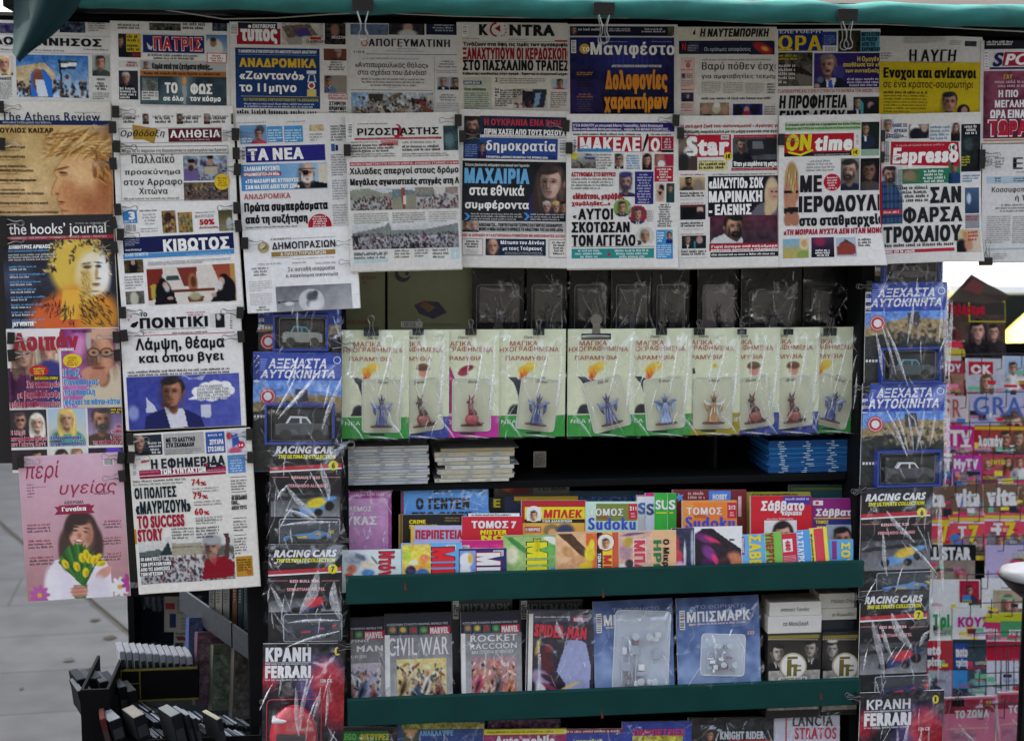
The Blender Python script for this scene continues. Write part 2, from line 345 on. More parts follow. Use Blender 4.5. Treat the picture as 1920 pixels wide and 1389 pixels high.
# ---------------------------------------------------------------- a printed sheet, card or book hung, leant or laid in the kiosk
class Item:
    def __init__(s, name, label, cat, quad, Y, group=None, lean=0, yaw=0, thick=.006, m='newsprint', page='ece9e0', wave=.0014,
                 curl=(), pages=2, seed=None, border=None, edge='d8d4c8', pagepart='page', clipx=True, gain=1.0):
        if len(quad) == 4 and not hasattr(quad[0], '__len__'):
            x0, y0, x1, y1 = quad; quad = ((x0, y0), (x1, y0), (x1, y1), (x0, y1))
        s.seed = seed if seed is not None else int(abs(quad[0][0]) * 7 + quad[0][1] * 13) % 9973
        s.rng = random.Random(s.seed)
        ex = Vector((math.cos(yaw), math.sin(yaw), 0)); up = Vector((0, 0, 1)); ny = up.cross(ex)      # ny points into the kiosk
        ez = up * math.cos(lean) + ny * math.sin(lean)
        n = ex.cross(ez)
        o = at((quad[2][0] + quad[3][0]) / 2, (quad[2][1] + quad[3][1]) / 2, Y)
        q = [on_plane(a, b, o, n) for a, b in quad]
        dl = (q[1] - q[0]).normalized() + (q[2] - q[3]).normalized(); dv = (q[0] - q[3]).normalized() + (q[1] - q[2]).normalized()
        roll = (math.atan2(dl.dot(ez), dl.dot(ex)) + math.atan2(-dv.dot(ex), dv.dot(ez))) / 2
        rx = ex * math.cos(roll) + ez * math.sin(roll); rz = -ex * math.sin(roll) + ez * math.cos(roll)
        s.w = ((q[1] - q[0]).dot(rx) + (q[2] - q[3]).dot(rx)) / 2; s.h = ((q[0] - q[3]).dot(rz) + (q[1] - q[2]).dot(rz)) / 2
        ctr = (q[0] + q[1] + q[2] + q[3]) / 4; base = ctr - rz * s.h / 2
        ry = rz.cross(rx)
        s.rx, s.rz, s.ry, s.o, s.n = rx, rz, ry, base, n
        s.M = Matrix(((rx.x, ry.x, rz.x, base.x), (rx.y, ry.y, rz.y, base.y), (rx.z, ry.z, rz.z, base.z), (0, 0, 0, 1)))
        s.e = empty(name, None, label, cat, group, mtx=s.M)
        s.m, s.wave, s.curl, s.thick = m, wave, curl, thick; s.crease = 0; s.cx0 = s.rng.uniform(-.02, .02); s.cz0 = s.rng.uniform(.4, .6); s.bk = {}; s.ph = [s.rng.uniform(0, 6.28) for _ in range(4)]
        s.gain = gain; s.label = label; s.pics = []; s.quad = quad; s.clipx = clipx
        s.sheet(page, pages, edge, pagepart)
    def L(s, px, py):
        p = on_plane(px, py, s.o, s.n) - s.o; return p.dot(s.rx), p.dot(s.rz)
    def R4(s, x0, y0, x1, y1):
        cx, cz = s.L((x0 + x1) / 2, (y0 + y1) / 2); a = s.L(x0, (y0 + y1) / 2); b = s.L(x1, (y0 + y1) / 2); c = s.L((x0 + x1) / 2, y0); d = s.L((x0 + x1) / 2, y1)
        w = abs(b[0] - a[0]) / 2; h = abs(c[1] - d[1]) / 2; return cx - w, cz - h, cx + w, cz + h
    def disp(s, V):
        V = V.copy(); x, z = V[:, 0] / .2, V[:, 2] / max(s.h, .05)
        fr = 1.15 - z
        d = s.wave * fr * (np.sin(x * 4.3 + s.ph[0] + z * .8) + .5 * np.sin(x * 9.1 + s.ph[1] - z * 1.7)) + s.wave * .6 * np.sin(z * 5 + s.ph[2])
        d = d + s.crease * (1 - np.minimum(1, np.abs(V[:, 0] - s.cx0) / (.5 * s.w))) + s.crease * .8 * np.abs(z - s.cz0)
        for (cx, cz, rad, am) in s.curl:                  # a corner that lifts off
            t = np.clip(1 - np.hypot((V[:, 0] / s.w + .5 - cx) * s.w / .28, (z - cz) * s.h / .28) / rad, 0, 1); d = d + am * t ** 1.7
        V[:, 1] -= d; return V
    def B(s, part): return s.bk.setdefault(part, MB())
    def grid(s, mb, x0, z0, x1, z1, y, c, step=.016):
        nx = max(1, int((x1 - x0) / step)); nz = max(1, int((z1 - z0) / step))
        X, Z = np.meshgrid(np.linspace(x0, x1, nx + 1), np.linspace(z0, z1, nz + 1)); V = np.stack([X.ravel(), np.full(X.size, y), Z.ravel()], 1)
        F = [(j * (nx + 1) + i, j * (nx + 1) + i + 1, (j + 1) * (nx + 1) + i + 1, (j + 1) * (nx + 1) + i) for j in range(nz) for i in range(nx)]
        mb.add(V, F, lin(c)); return V
    def sheet(s, page, pages, edge, pp):
        mb = s.B(pp); W, H, t = s.w / 2, s.h, s.thick
        s.grid(mb, -W, 0, W, H, 0, page)
        n = max(2, int(H / .016)); k = max(2, int(s.w / .016))
        for (ax, az, bx, bz, m) in ((-W, H, -W, 0, n), (W, 0, W, H, n), (-W, 0, W, 0, k), (W, H, -W, H, k)):      # the thickness, four sides
            P = [(ax + (bx - ax) * i / m, az + (bz - az) * i / m) for i in range(m + 1)]
            v = [(p[0], 0, p[1]) for p in P] + [(p[0], t, p[1]) for p in P]
            mb.add(v, [(i, i + m + 1, i + m + 2, i + 1) for i in range(m)], lin(edge))
        s.grid(mb, -W, 0, W, H, t, edge, .05)
        if pages:
            ip = s.B('inner_pages')
            for i in range(pages):
                dx = s.rng.uniform(.0008, .003); dz = s.rng.uniform(.0005, .0022) * (i + 1); y = t * (.3 + .5 * i / max(1, pages - 1))
                s.grid(ip, -W + .002, -dz, W + dx, H - .004, y, edge, .03)
    # -- printed marks -----------------------------------------------------------------
    def b(s, x0, y0, x1, y1, c, part='colour_panel', ly=1):
        a = s.R4(x0, y0, x1, y1); W = s.w / 2 if s.clipx else 9
        s.grid(s.B(part), max(-W, a[0]), max(0, a[1]) if s.clipx else a[1], min(W, a[2]), min(s.h, a[3]) if s.clipx else a[3], -.0004 * ly, c); return s
    def fr(s, x0, y0, x1, y1, c, t=1.2, part='ruling'):
        for q in ((x0, y0, x1, y0 + t), (x0, y1 - t, x1, y1), (x0, y0, x0 + t, y1), (x1 - t, y0, x1, y1)): s.b(*q, c, part, 2.6)
        return s
    def poly(s, pts, c, part='colour_panel', ly=1.6):
        P = [s.L(*p) for p in pts]; W = s.w / 2 if s.clipx else 9
        if len(P) == 4 and max(abs(P[0][0] - P[2][0]), abs(P[0][1] - P[2][1])) > .03:
            n = 9; a, b, d, e = (np.array(q) for q in P); G = [((a * (1 - i / n) + b * i / n) * (1 - j / n) + (e * (1 - i / n) + d * i / n) * j / n) for j in range(n + 1) for i in range(n + 1)]
            s.B(part).add([(min(W, max(-W, q[0])), -.0004 * ly, q[1]) for q in G], [(j * 10 + i, (j + 1) * 10 + i, (j + 1) * 10 + i + 1, j * 10 + i + 1) for j in range(n) for i in range(n)], lin(c)); return s
        s.B(part).add([(min(W, max(-W, x)), -.0004 * ly, z) for x, z in P], [tuple(range(len(P)))], lin(c)); return s
    def disc(s, cx, cy, r, c, part='colour_panel', ly=2, ry=None, k=22):
        return s.poly([(cx + r * math.cos(i * 2 * math.pi / k), cy + (ry or r) * math.sin(i * 2 * math.pi / k)) for i in range(k)], c, part, ly)
    def t(s, part, txt, x0, y0, x1, y1, c, sty='b', sh=0, ly=3.2, rot=0, arc=0):
        q = typeset(txt, sty)
        if not len(q): return s
        v = np.stack([q[:, [2, 0]], q[:, [3, 0]], q[:, [5, 1]], q[:, [4, 1]]], 1)      # n,4,2
        v[..., 0] += v[..., 1] * sh
        mn = v[..., 0].min(); mx = v[..., 0].max(); top = v[..., 1].max()
        a = s.R4(x0, y0, x1, y1); v = v.reshape(-1, 2)
        if sty in 'rbx' and rot != 90 and (a[2] - a[0]) / max(1e-6, mx - mn) < .74 * (a[3] - a[1]) / top and (a[3] - a[1]) > .006: return s.t(part, txt, x0, y0, x1, y1, c, {'r': 'b', 'b': 'x', 'x': 'y'}[sty], sh, ly, rot, arc)
        if rot == 0:
            X = a[0] + (v[:, 0] - mn) / (mx - mn) * (a[2] - a[0]); Z = a[1] + v[:, 1] / top * (a[3] - a[1])
            if arc: u = (v[:, 0] - mn) / (mx - mn); Z = Z + arc * (4 * u * (1 - u)) * (a[3] - a[1])
        elif rot == 90:                                                               # reads downwards
            Z = a[3] - (v[:, 0] - mn) / (mx - mn) * (a[3] - a[1]); X = a[0] + v[:, 1] / top * (a[2] - a[0])
        else:                                                                         # slanted by rot degrees about the box's middle
            X = (v[:, 0] - mn) / (mx - mn) * (a[2] - a[0]) - (a[2] - a[0]) / 2; Z = v[:, 1] / top * (a[3] - a[1]) - (a[3] - a[1]) / 2; r = R(rot)
            X, Z = X * math.cos(r) - Z * math.sin(r) + (a[0] + a[2]) / 2, X * math.sin(r) + Z * math.cos(r) + (a[1] + a[3]) / 2
        W = s.w / 2
        if s.clipx:
            X = np.clip(X, -W, W); Z = np.clip(Z, 0, s.h)
        V = np.stack([X, np.full(len(X), -.0004 * ly), Z], 1)
        s.B(part).add(V, [(4 * i, 4 * i + 1, 4 * i + 2, 4 * i + 3) for i in range(len(q))], lin(c)); return s
    def m_(s, *a, **k): return s.t('masthead', *a, **k)
    def h_(s, *a, **k): return s.t('headline', *a, **k)
    def s_(s, *a, **k): return s.t('small_text', *a, **k)
    def l(s, x0, y0, x1, y1, n, c='444', wt=.6, part='body_text', al='j'):
        """columns of type too small to read: n lines of letter-sized strokes"""
        a = s.R4(x0, y0, x1, y1); W = s.w / 2; lh = (a[3] - a[1]) / n; xh = lh * .5 * (.7 + wt * .5); rg = s.rng; V = []; cw = xh * .8
        y = -.0004 * 2.8
        for i in range(n):
            zb = a[3] - (i + .82) * lh; full = a[2] - a[0]
            ln = full * (rg.uniform(.55, .9) if (i == n - 1 and n > 2) or al != 'j' else rg.uniform(.95, 1)); x = a[0] + ((full - ln) / 2 if al == 'c' else full - ln if al == 'r' else 0); xe = x + ln
            while x < xe - cw * .5:
                for _ in range(rg.choice((2, 3, 4, 5, 6, 7, 8))):
                    if x > xe - cw * .6 or x > W - cw: break
                    st = cw * (.22 + .2 * wt); tall = zb + xh * (1.45 if rg.random() < .22 else 1)
                    V += [(x, zb), (x + st, zb), (x + st, tall), (x, tall)]
                    k = rg.random(); z0 = zb if k < .4 else zb + xh * .65
                    V += [(x + st, z0), (x + cw * .72, z0), (x + cw * .72, z0 + xh * .35), (x + st, z0 + xh * .35)]
                    if k > .3: V += [(x + cw * .5, zb), (x + cw * .72, zb), (x + cw * .72, zb + xh * .65), (x + cw * .5, zb + xh * .65)]
                    x += cw
                x += cw * .8
        if V:
            V = np.array(V); V = np.stack([np.clip(V[:, 0], -W, W), np.full(len(V), y), np.clip(V[:, 1], 0, s.h)], 1)
            s.B(part).add(V, [(4 * i, 4 * i + 1, 4 * i + 2, 4 * i + 3) for i in range(len(V) // 4)], lin(c))
        return s
    def bars(s, x0, y0, x1, y1, n=12, vert=True):
        s.b(x0, y0, x1, y1, 'f0f0ee', 'barcode', 2); rg = s.rng
        for i in range(n):
            f = (i + rg.uniform(.1, .4)) / n; w = rg.uniform(.25, .6) / n
            if vert: s.b(x0 + (x1 - x0) * (.06 + .88 * f), y0 + 1, x0 + (x1 - x0) * (.06 + .88 * (f + w)), y1 - 1, '111', 'barcode', 2.6)
            else: s.b(x0 + 1, y0 + (y1 - y0) * (.05 + .9 * f), x1 - 1, y0 + (y1 - y0) * (.05 + .9 * (f + w)), '111', 'barcode', 2.6)
        return s
    def p(s, x0, y0, x1, y1, bg='888', ly=1.7, cell=1.7, part='photo'):
        P = Pic(x0, y0, x1, y1, bg, cell, s.seed + len(s.pics) * 17); s.pics.append((P, ly, part)); return P
    def done(s):
        for P, ly, part in s.pics:
            a = s.R4(*P.b); W = s.w / 2
            X, Z = np.meshgrid(np.linspace(a[0], a[2], P.nx), np.linspace(a[3], a[1], P.ny))
            if s.clipx: X = np.clip(X, -W, W); Z = np.clip(Z, 0, s.h)
            V = np.stack([X.ravel(), np.full(X.size, -.0004 * ly), Z.ravel()], 1); nx = P.nx
            F = [(j * nx + i, (j + 1) * nx + i, (j + 1) * nx + i + 1, j * nx + i + 1) for j in range(P.ny - 1) for i in range(nx - 1)]
            mb = MB(); mb.add(V, F, np.minimum(lin(np.clip(P.A, 0, 1)).reshape(-1, 3) * s.gain, .86)); mb.build(part, s.m, s.e, s.disp)
        for k, mb in s.bk.items():
            mb.c = [np.minimum(c * s.gain, np.maximum(c, .86)) for c in mb.c]; mb.build(k, s.m, s.e, s.disp, smooth=k in ('page', 'cover', 'card'))
        s.bk = {}; return s
# ---------------------------------------------------------------- ground, street behind, kiosk body, awning
def stone_mat():
    m = bpy.data.materials.new('paving'); m.use_nodes = True; nt = m.node_tree; b = nt.nodes['Principled BSDF']; L = nt.links.new
    tc = nt.nodes.new('ShaderNodeTexCoord'); mp = nt.nodes.new('ShaderNodeMapping'); mp.inputs['Rotation'].default_value = (0, 0, R(-4)); L(tc.outputs['Object'], mp.inputs[0])
    br = nt.nodes.new('ShaderNodeTexBrick'); br.inputs['Scale'].default_value = 1; br.inputs['Brick Width'].default_value = 1.15; br.inputs['Row Height'].default_value = .48
    br.inputs['Mortar Size'].default_value = .006; br.inputs['Color1'].default_value = (.052, .053, .055, 1); br.inputs['Color2'].default_value = (.07, .071, .073, 1); br.inputs['Mortar'].default_value = (.022, .022, .022, 1)
    L(mp.outputs[0], br.inputs[0]); nz = nt.nodes.new('ShaderNodeTexNoise'); nz.inputs['Scale'].default_value = 5; nz.inputs['Detail'].default_value = 9; L(tc.outputs['Object'], nz.inputs[0])
    mr = nt.nodes.new('ShaderNodeMapRange'); mr.inputs[1].default_value = .3; mr.inputs[2].default_value = .7; mr.inputs[3].default_value = .62; mr.inputs[4].default_value = 1.15; L(nz.outputs[0], mr.inputs[0])
    mx = nt.nodes.new('ShaderNodeMix'); mx.data_type = 'RGBA'; mx.blend_type = 'MULTIPLY'; mx.inputs[0].default_value = 1; L(br.outputs[0], mx.inputs[6]); L(mr.outputs[0], mx.inputs[7]); L(mx.outputs[2], b.inputs[0])
    b.inputs['Roughness'].default_value = .75; MATS['paving'] = m
stone_mat()
mat('asphalt', '4a4a4c', .85, grain=.3, gscale=20); mat('dark_board', '101113', .7, spec=.12, grain=.25, gscale=14); mat('black_board', '08080a', .8, spec=.08)
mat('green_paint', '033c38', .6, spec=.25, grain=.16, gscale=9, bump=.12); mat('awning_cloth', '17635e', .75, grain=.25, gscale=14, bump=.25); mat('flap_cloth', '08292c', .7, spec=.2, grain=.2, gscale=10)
mat('white_wall', 'd8d2c0', .8, grain=.1); mat('slate_wall', '232a34', .6, grain=.2, gscale=3); mat('brown_cloth', '2e2520', .9, grain=.3, gscale=6)
mat('rope', 'a8a594', .8); mat('dull_metal', '4c5056', .5, metal=.6, grain=.15); mat('dark_glass', '0a0e12', .06); mat('clear_sheet', 'c8ccd0', .5)
def slab(name, x0, x1, y0, y1, z, m, kind='structure', n=8):
    mb = MB(); X, Y = np.meshgrid(np.linspace(x0, x1, n), np.linspace(y0, y1, n)); V = np.stack([X.ravel(), Y.ravel(), np.full(X.size, z)], 1)
    mb.add(V, [(j * n + i, j * n + i + 1, (j + 1) * n + i + 1, (j + 1) * n + i) for j in range(n - 1) for i in range(n - 1)], lin('888')); return tag(mb.build(name, m), kind=kind)
slab('ground', -150, 150, -150, 150, -.16, 'asphalt'); slab('pavement', -40, 40, -40, 9.5, 0, 'paving')
k = MB(); k.box(-40, 40, 9.5, 9.65, -.155, .012); tag(k.build('kerb', 'paving', bevel=.01), kind='structure')
rg = random.Random(8); k = MB()
for i in range(160):
    x, y, r = rg.uniform(-4.5, 2), rg.uniform(-1, 8), rg.uniform(.008, .03) * (3 if i % 9 == 0 else 1); n = 9; v = [(x + r * rg.uniform(.6, 1.2) * math.cos(j * .698), y + r * rg.uniform(.6, 1.2) * math.sin(j * .698), .004 + i * .00001) for j in range(n)]; k.add(v, [tuple(range(n))], lin(('3a3a3a', '4a4844', '2e2e30', '8a8a86', '3a342c')[(i * 7) % 5] if i % 9 else '525254'))
tag(k.build('pavement_stains', 'ground_print'), kind='structure')
# drainage slot across the pavement
def gpt(px, py): d = ray(px, py); return CAM + d * (-CAM.z / d.z)
a, b = gpt(-60, 930), gpt(330, 1262); k = MB(); t = (b - a).normalized(); q = Vector((-t.y, t.x, 0)) * .013; a = a - t * 3; b = b + t * 2
for z, w, c in ((.004, 1, '55504a'), (.008, .4, '14130f')): k.add([tuple(p + Vector((0, 0, z))) for p in (a - q * w, b - q * w, b + q * w, a + q * w)], [(0, 1, 2, 3)], lin(c))
tag(k.build('drain_channel', 'ground_print'), kind='structure')
# shopfront far left, seen as a dark sliver past the magazines
e = empty('shopfront', (-6, 9.2, 0), 'dark slate shopfront across the pavement, beyond the left magazines', 'building')
k = MB(); k.box(-18, 3.6, 1, 1.3, 0, 4); k.build('wall', 'slate_wall', e); k = MB(); k.box(-18, .5, 1.02, 1.4, 4.02, 22); k.build('shade_wall', 'slate_wall', e)  # upper wall is out of view, added tall to shade the pavement
for i in range(6): k = MB(); k.box(-8.6 + i * 2, -7 + i * 2, .97, .995, .5, 3.0); k.build('window', 'dark_glass', e); k = MB(); k.box(-8.7 + i * 2, -6.9 + i * 2, .9, .99, .38, .46); k.build('sill', 'dull_metal', e)
# unseen block added behind the camera: it hides the low sky from the kiosk
e = empty('low_sky_block', (0, -13, 0), 'unseen grey block added behind the camera to hide the low sky', 'building'); mat('grey_stone', '5a564e', .9, grain=.25, gscale=2)
k = MB(); k.box(-26, 26, -3, 0, 0, 8.5); k.build('wall', 'grey_stone', e)
for i in range(14):
    for z in (1, 4.3): k = MB(); k.box(-24 + i * 3.6, -22.2 + i * 3.6, -.02, .03, z, z + 2); k.build('window', 'dark_glass', e)
# bright building across the street on the right
e = empty('street_building', (13, 14, 0), 'sunlit cream building across the street at the right edge', 'building')
k = MB(); k.box(-10, 12, 0, 6, -.15, 9); k.build('wall', 'white_wall', e); e.rotation_euler.z = R(-66)
mat('teal_glass', '2f6f80', .15); mat('green_shutter', '1c3c2a', .6)
for i in range(9):
    for z in (.9, 3.4, 5.9):
        k = MB(); k.box(-9 + i * 2.3, -7.9 + i * 2.3, -.06, .02, z, z + 1.5); w = k.build('window', 'teal_glass', e); k = MB(); x = -9 + i * 2.3
        k.box(x - .3, x - .02, -.1, .0, z - .05, z + 1.55); k.box(x + 1.12, x + 1.4, -.1, .0, z - .05, z + 1.55); k.build('shutter', 'green_shutter', e)
# cars parked behind the rack
mat('car_silver', 'c6c8ca', .3, metal=.3, coat=.5); mat('car_yellow', 'd8c02a', .35, coat=.5); mat('car_glass', '20262a', .08); mat('rubber', '141416', .8); mat('lamp_glass', 'd8d8d0', .2)
def car(px, Y, name_label, paint, yaw):
    p = at(px, 600, Y); e = empty('parked_car', (p.x, Y, -.15), name_label, 'car', 'cars in the street behind the rack'); e.rotation_euler.z = yaw
    k = MB(); k.prism([(-2.1, .35), (2.1, .35), (2.12, .62), (2.0, .82), (1.1, .95), (.55, 1.42), (-1.0, 1.46), (-1.75, 1.0), (-2.1, .92)], -.82, .82); k.build('body', paint, e, bevel=.06)
    k = MB(); k.prism([(.95, .97), (.5, 1.36), (-.2, 1.38), (-.2, .97)], -.835, .835); k.prism([(-.28, .97), (-.28, 1.38), (-.95, 1.39), (-1.5, 1.0)], -.835, .835); k.build('side_window', 'car_glass', e)
    for x in (-1.3, 1.3):
        for s in (-1, 1):
            M = Matrix.Translation((x, s * .74, .32)) @ Matrix.Rotation(R(90), 4, 'X'); k = MB(); k.lathe([(.2, -.1), (.3, -.1), (.32, -.06), (.32, .06), (.3, .1), (.2, .1)], M=M, k=20); w = k.build('wheel', 'rubber', e)
            k = MB(); k.lathe([(.02, -.11), (.19, -.105), (.19, .105), (.02, .11)], M=M, k=16); k.build('rim', 'dull_metal', w)
    for s in (-1, 1): k = MB(); k.box(2.06, 2.13, s * .6 - .16, s * .6 + .16, .62, .76); k.build('headlight', 'lamp_glass', e, bevel=.02)
car(1905, 5.2, 'silver car parked behind the magazine rack', 'car_silver', R(8)); car(2296, 3.2, 'yellow taxi just inside the right edge of the frame', 'car_yellow', R(183))

# ---- kiosk body
XL = at(456, 800, .06).x; XI = at(652, 800, .06).x; XJ = at(1606, 800, .06).x; XR = at(1752, 800, .06).x
ZT = at(1100, 40, .04).z; ZH = at(1100, 486, .06).z
KI = empty('newspaper_kiosk', ((XL + XR) / 2, .4, 0), 'dark green newspaper kiosk with an open front and display shelves', 'kiosk')
K0 = KI.location
def kp(name, m, *boxes, bevel=.004):
    mb = MB()
    for q in boxes: mb.box(q[0] - K0.x, q[1] - K0.x, q[2] - K0.y, q[3] - K0.y, q[4], q[5])
    return mb.build(name, m, KI, bevel=bevel)
kp('post', 'dark_board', (XL, XI, .05, .17, 0, ZT)); kp('post', 'dark_board', (XJ, XR, .05, .17, 0, ZT))
kp('side_wall', 'dark_board', (XL + .002, XL + .022, .172, .9, 0, ZT)); kp('side_wall', 'dark_board', (XR - .022, XR - .002, .172, .9, 0, ZT))
kp('back_wall', 'black_board', (XL, XR, .902, .93, 0, ZT)); kp('roof', 'dark_board', (XL - .55, XR + .1, -.08, 1.0, ZT + .002, ZT + .05)); kp('fascia', 'black_board', (XL - .02, XR + .4, .03, .048, ZH, ZT))
def zrow(py, Y, px=1127): return at(px, py, Y).z
zs = zrow(897, .12); kp('shelf', 'dark_board', (XI + .002, XJ - .002, .12, .9, zs - .022, zs))
xd = at(1342, 850, .2).x; kp('divider', 'dark_board', (xd - .006, xd + .006, .2, .9, zs + .002, zs + .17))
za = zrow(1066, -.02); zb_ = zrow(1117, -.02); kp('front_rail', 'green_paint', (XI - .012, XJ + .004, -.024, -.006, zb_, za), bevel=.003); kp('shelf', 'dark_board', (XI + .002, XJ - .002, -.005, .9, zb_ + .002, zb_ + .014))
zc = zrow(1291, -.02); zd = zrow(1341, -.02); kp('front_rail', 'green_paint', (XI - .012, XJ + .004, -.024, -.006, zd, zc), bevel=.003); kp('shelf', 'dark_board', (XI + .002, XJ - .002, -.005, .9, zd + .002, zd + .014))
kp('base_panel', 'dark_board', (XI + .002, XJ - .002, .4, .42, 0, zd - .02)); kp('back_panel', 'black_board', (XI + .002, XJ - .002, .44, .46, zd + .016, zs - .024))
for (rx_, rz_) in ((1131, 1112), (1129, 1338), (1540, 1304), (760, 1098)):
    p = at(rx_, rz_, -.0245); mb = MB(); mb.prism([(-.003, -.012), (.004, -.011), (.002, .004), (-.001, .012), (-.004, .002)], -.0016, .0002, '5a2a22'); o = mb.build('rust_mark', 'painted', KI); o.location = p - K0
# boards that carry the two outer columns of papers
def board(label, x0, y0, x1, y1, Y):
    it = Item('display_board', label, 'board', (x0, y0, x1, y1), Y, 'black boards behind the hung papers', thick=.012, page='0e0e10', edge='0a0a0c', pages=0, wave=0, m='painted', pagepart='panel')
    a = it.L((x0 + x1) / 2, y0); mb = MB()
    for s in (-1, 1): mb.box(s * it.w / 2 - .006, s * it.w / 2 + .006, .002, .014, 0, it.h)
    mb.build('edge_strip', 'black_board', it.e); return it.done()
board('black board behind the leftmost magazines', -30, 40, 214, 868, .02); board('black board behind the second column of newspapers', 222, 40, 452, 1090, .024)
# lengths of cord and the dark rod the top papers hang from
e = empty('hanging_rod', at(1000, 45, .02), 'dark horizontal rod the top row of newspapers hangs from', 'rod')
a, b = at(-80, 30, .02), at(2040, 66, .02); k = MB(); k.tube([a - e.location, b - e.location], .012); k.build('bar', 'black_board', e)
for label, pts in (('pale cord sagging under the awning on the left', ((245, 11), (330, 22), (420, 36), (520, 34), (620, 27), (700, 24))), ('pale cord stretched under the awning on the right', ((700, 24), (860, 31), (1000, 34), (1240, 34), (1440, 45), (1660, 46), (1960, 62)))):
    k = MB(); P = [at(x, y, -.05) for x, y in pts]; c = P[0].copy()
    k.tube([p - c for p in P], .0016, k=5); o = k.build('cord', 'rope'); o.location = c; tag(o, label, 'cord', 'cords under the awning')
# ---- awning: a rolled hem, roof cloth and the loose triangular flap at the left
HY = -.28      # the hem stands this far in front of the papers
AW = empty('awning', at(1000, 20, HY), 'faded teal cloth awning rolled along its front hem', 'awning')
k = MB(); n = 90; P = []; rs = []
rg = np.random.default_rng(3)
for i in range(n + 1):
    f = i / n; px = 148 + f * (2040 - 148); py = -8 + f * 42 + 1.6 * math.sin(f * 31) + 1.2 * math.sin(f * 67 + 1); P.append(at(px, py, HY) - AW.location)
v = []; kk = 14
for i, p in enumerate(P):
    f = i / n; pinch = min(1, .62 + .38 * min(abs((f * 1892 + 148) - c) for c in (680, 1132, 1588)) / 60)
    for j in range(kk): an = 2 * math.pi * j / kk; r = (.027 + .002 * math.sin(i * .9 + j * 2)) ; v.append((p.x, p.y + r * math.cos(an), p.z + r * 1.0 * math.sin(an) * (pinch if math.sin(an) > 0 else 1)))
k.add(v, [(i * kk + j, i * kk + (j + 1) % kk, (i + 1) * kk + (j + 1) % kk, (i + 1) * kk + j) for i in range(n) for j in range(kk)], lin('888')); k.build('rolled_hem', 'awning_cloth', AW, smooth=True)
k = MB(); m = 40; v = []
for i in range(m + 1):
    p = P[int(i * n / m)]
    for j in range(5): v.append((p.x, p.y + .02 + j * .32, p.z + .024 + j * .1 + .012 * math.sin(i * 1.3) * (j > 0)))
k.add(v, [(i * 5 + j, i * 5 + j + 1, (i + 1) * 5 + j + 1, (i + 1) * 5 + j) for i in range(m) for j in range(4)], lin('888')); k.build('roof_cloth', 'brown_cloth', AW, smooth=True)
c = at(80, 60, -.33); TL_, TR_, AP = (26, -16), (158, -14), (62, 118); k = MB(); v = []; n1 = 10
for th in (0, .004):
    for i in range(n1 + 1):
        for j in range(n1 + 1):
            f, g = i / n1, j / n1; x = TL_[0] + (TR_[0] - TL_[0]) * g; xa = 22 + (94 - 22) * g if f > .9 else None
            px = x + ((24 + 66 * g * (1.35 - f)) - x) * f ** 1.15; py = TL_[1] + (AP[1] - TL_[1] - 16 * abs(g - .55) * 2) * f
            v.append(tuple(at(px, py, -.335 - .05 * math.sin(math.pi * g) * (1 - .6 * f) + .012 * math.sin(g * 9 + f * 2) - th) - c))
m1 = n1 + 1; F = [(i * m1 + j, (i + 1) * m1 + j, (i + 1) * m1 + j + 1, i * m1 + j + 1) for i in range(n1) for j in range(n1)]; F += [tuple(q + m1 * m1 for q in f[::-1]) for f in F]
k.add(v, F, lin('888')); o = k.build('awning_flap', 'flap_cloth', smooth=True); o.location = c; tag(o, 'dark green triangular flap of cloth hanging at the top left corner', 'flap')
mat('white_canvas', 'a8a6a2', .85, grain=.2, gscale=30, bump=.2)
c = at(60, 10, .1); k = MB(); v = []
for i in range(13):
    for j in range(6): x = -120 + i * 24; p = at(x, -40 + j * 15 + 5 * math.sin(i * 1.9 + j), .3 - j * .05 + .02 * math.sin(i * 2.3 + j)); v.append(tuple(p - c))
k.add(v, [(i * 6 + j, i * 6 + j + 1, (i + 1) * 6 + j + 1, (i + 1) * 6 + j) for i in range(12) for j in range(5)], lin('888')); o = k.build('folded_canvas', 'white_canvas', smooth=True); o.location = c; tag(o, 'crumpled off white canvas above the far left newspaper', 'canvas')
# ---------------------------------------------------------------- newspapers and magazines hung along the top and down the left
W_, K_, R_, N_ = 'f3f2ee', '1b1b20', 'b01f2e', '1d2858'
GP = 'newspapers hung in columns on the kiosk'
GM = 'magazines hung on the left panel'
def news(label, quad, Y, **k):
    lo = (quad[2][1] if hasattr(quad[0], '__len__') else quad[3]) > 460 and quad[0][0] > 440      # bottom papers hang free
    k.setdefault('wave', .0034 if lo else .0015); k.setdefault('curl', ((1, 0, .5, .006 + .012 * ((len(label) * 7) % 5) / 4), (0, 0, .4, .006 * (len(label) % 3))) if lo else ())
    s = Item('newspaper', label, 'newspaper', quad, Y, GP, **k); s.crease = .002 + .002 * (len(label) % 3) if lo else .0008; return s
def magz(label, quad, Y, **k):
    k.setdefault('m', 'glossy_print'); k.setdefault('thick', .004); k.setdefault('wave', .0008); k.setdefault('pages', 1)
    return Item('magazine', label, 'magazine', quad, Y, k.pop('group', GM), pagepart='cover', **k)
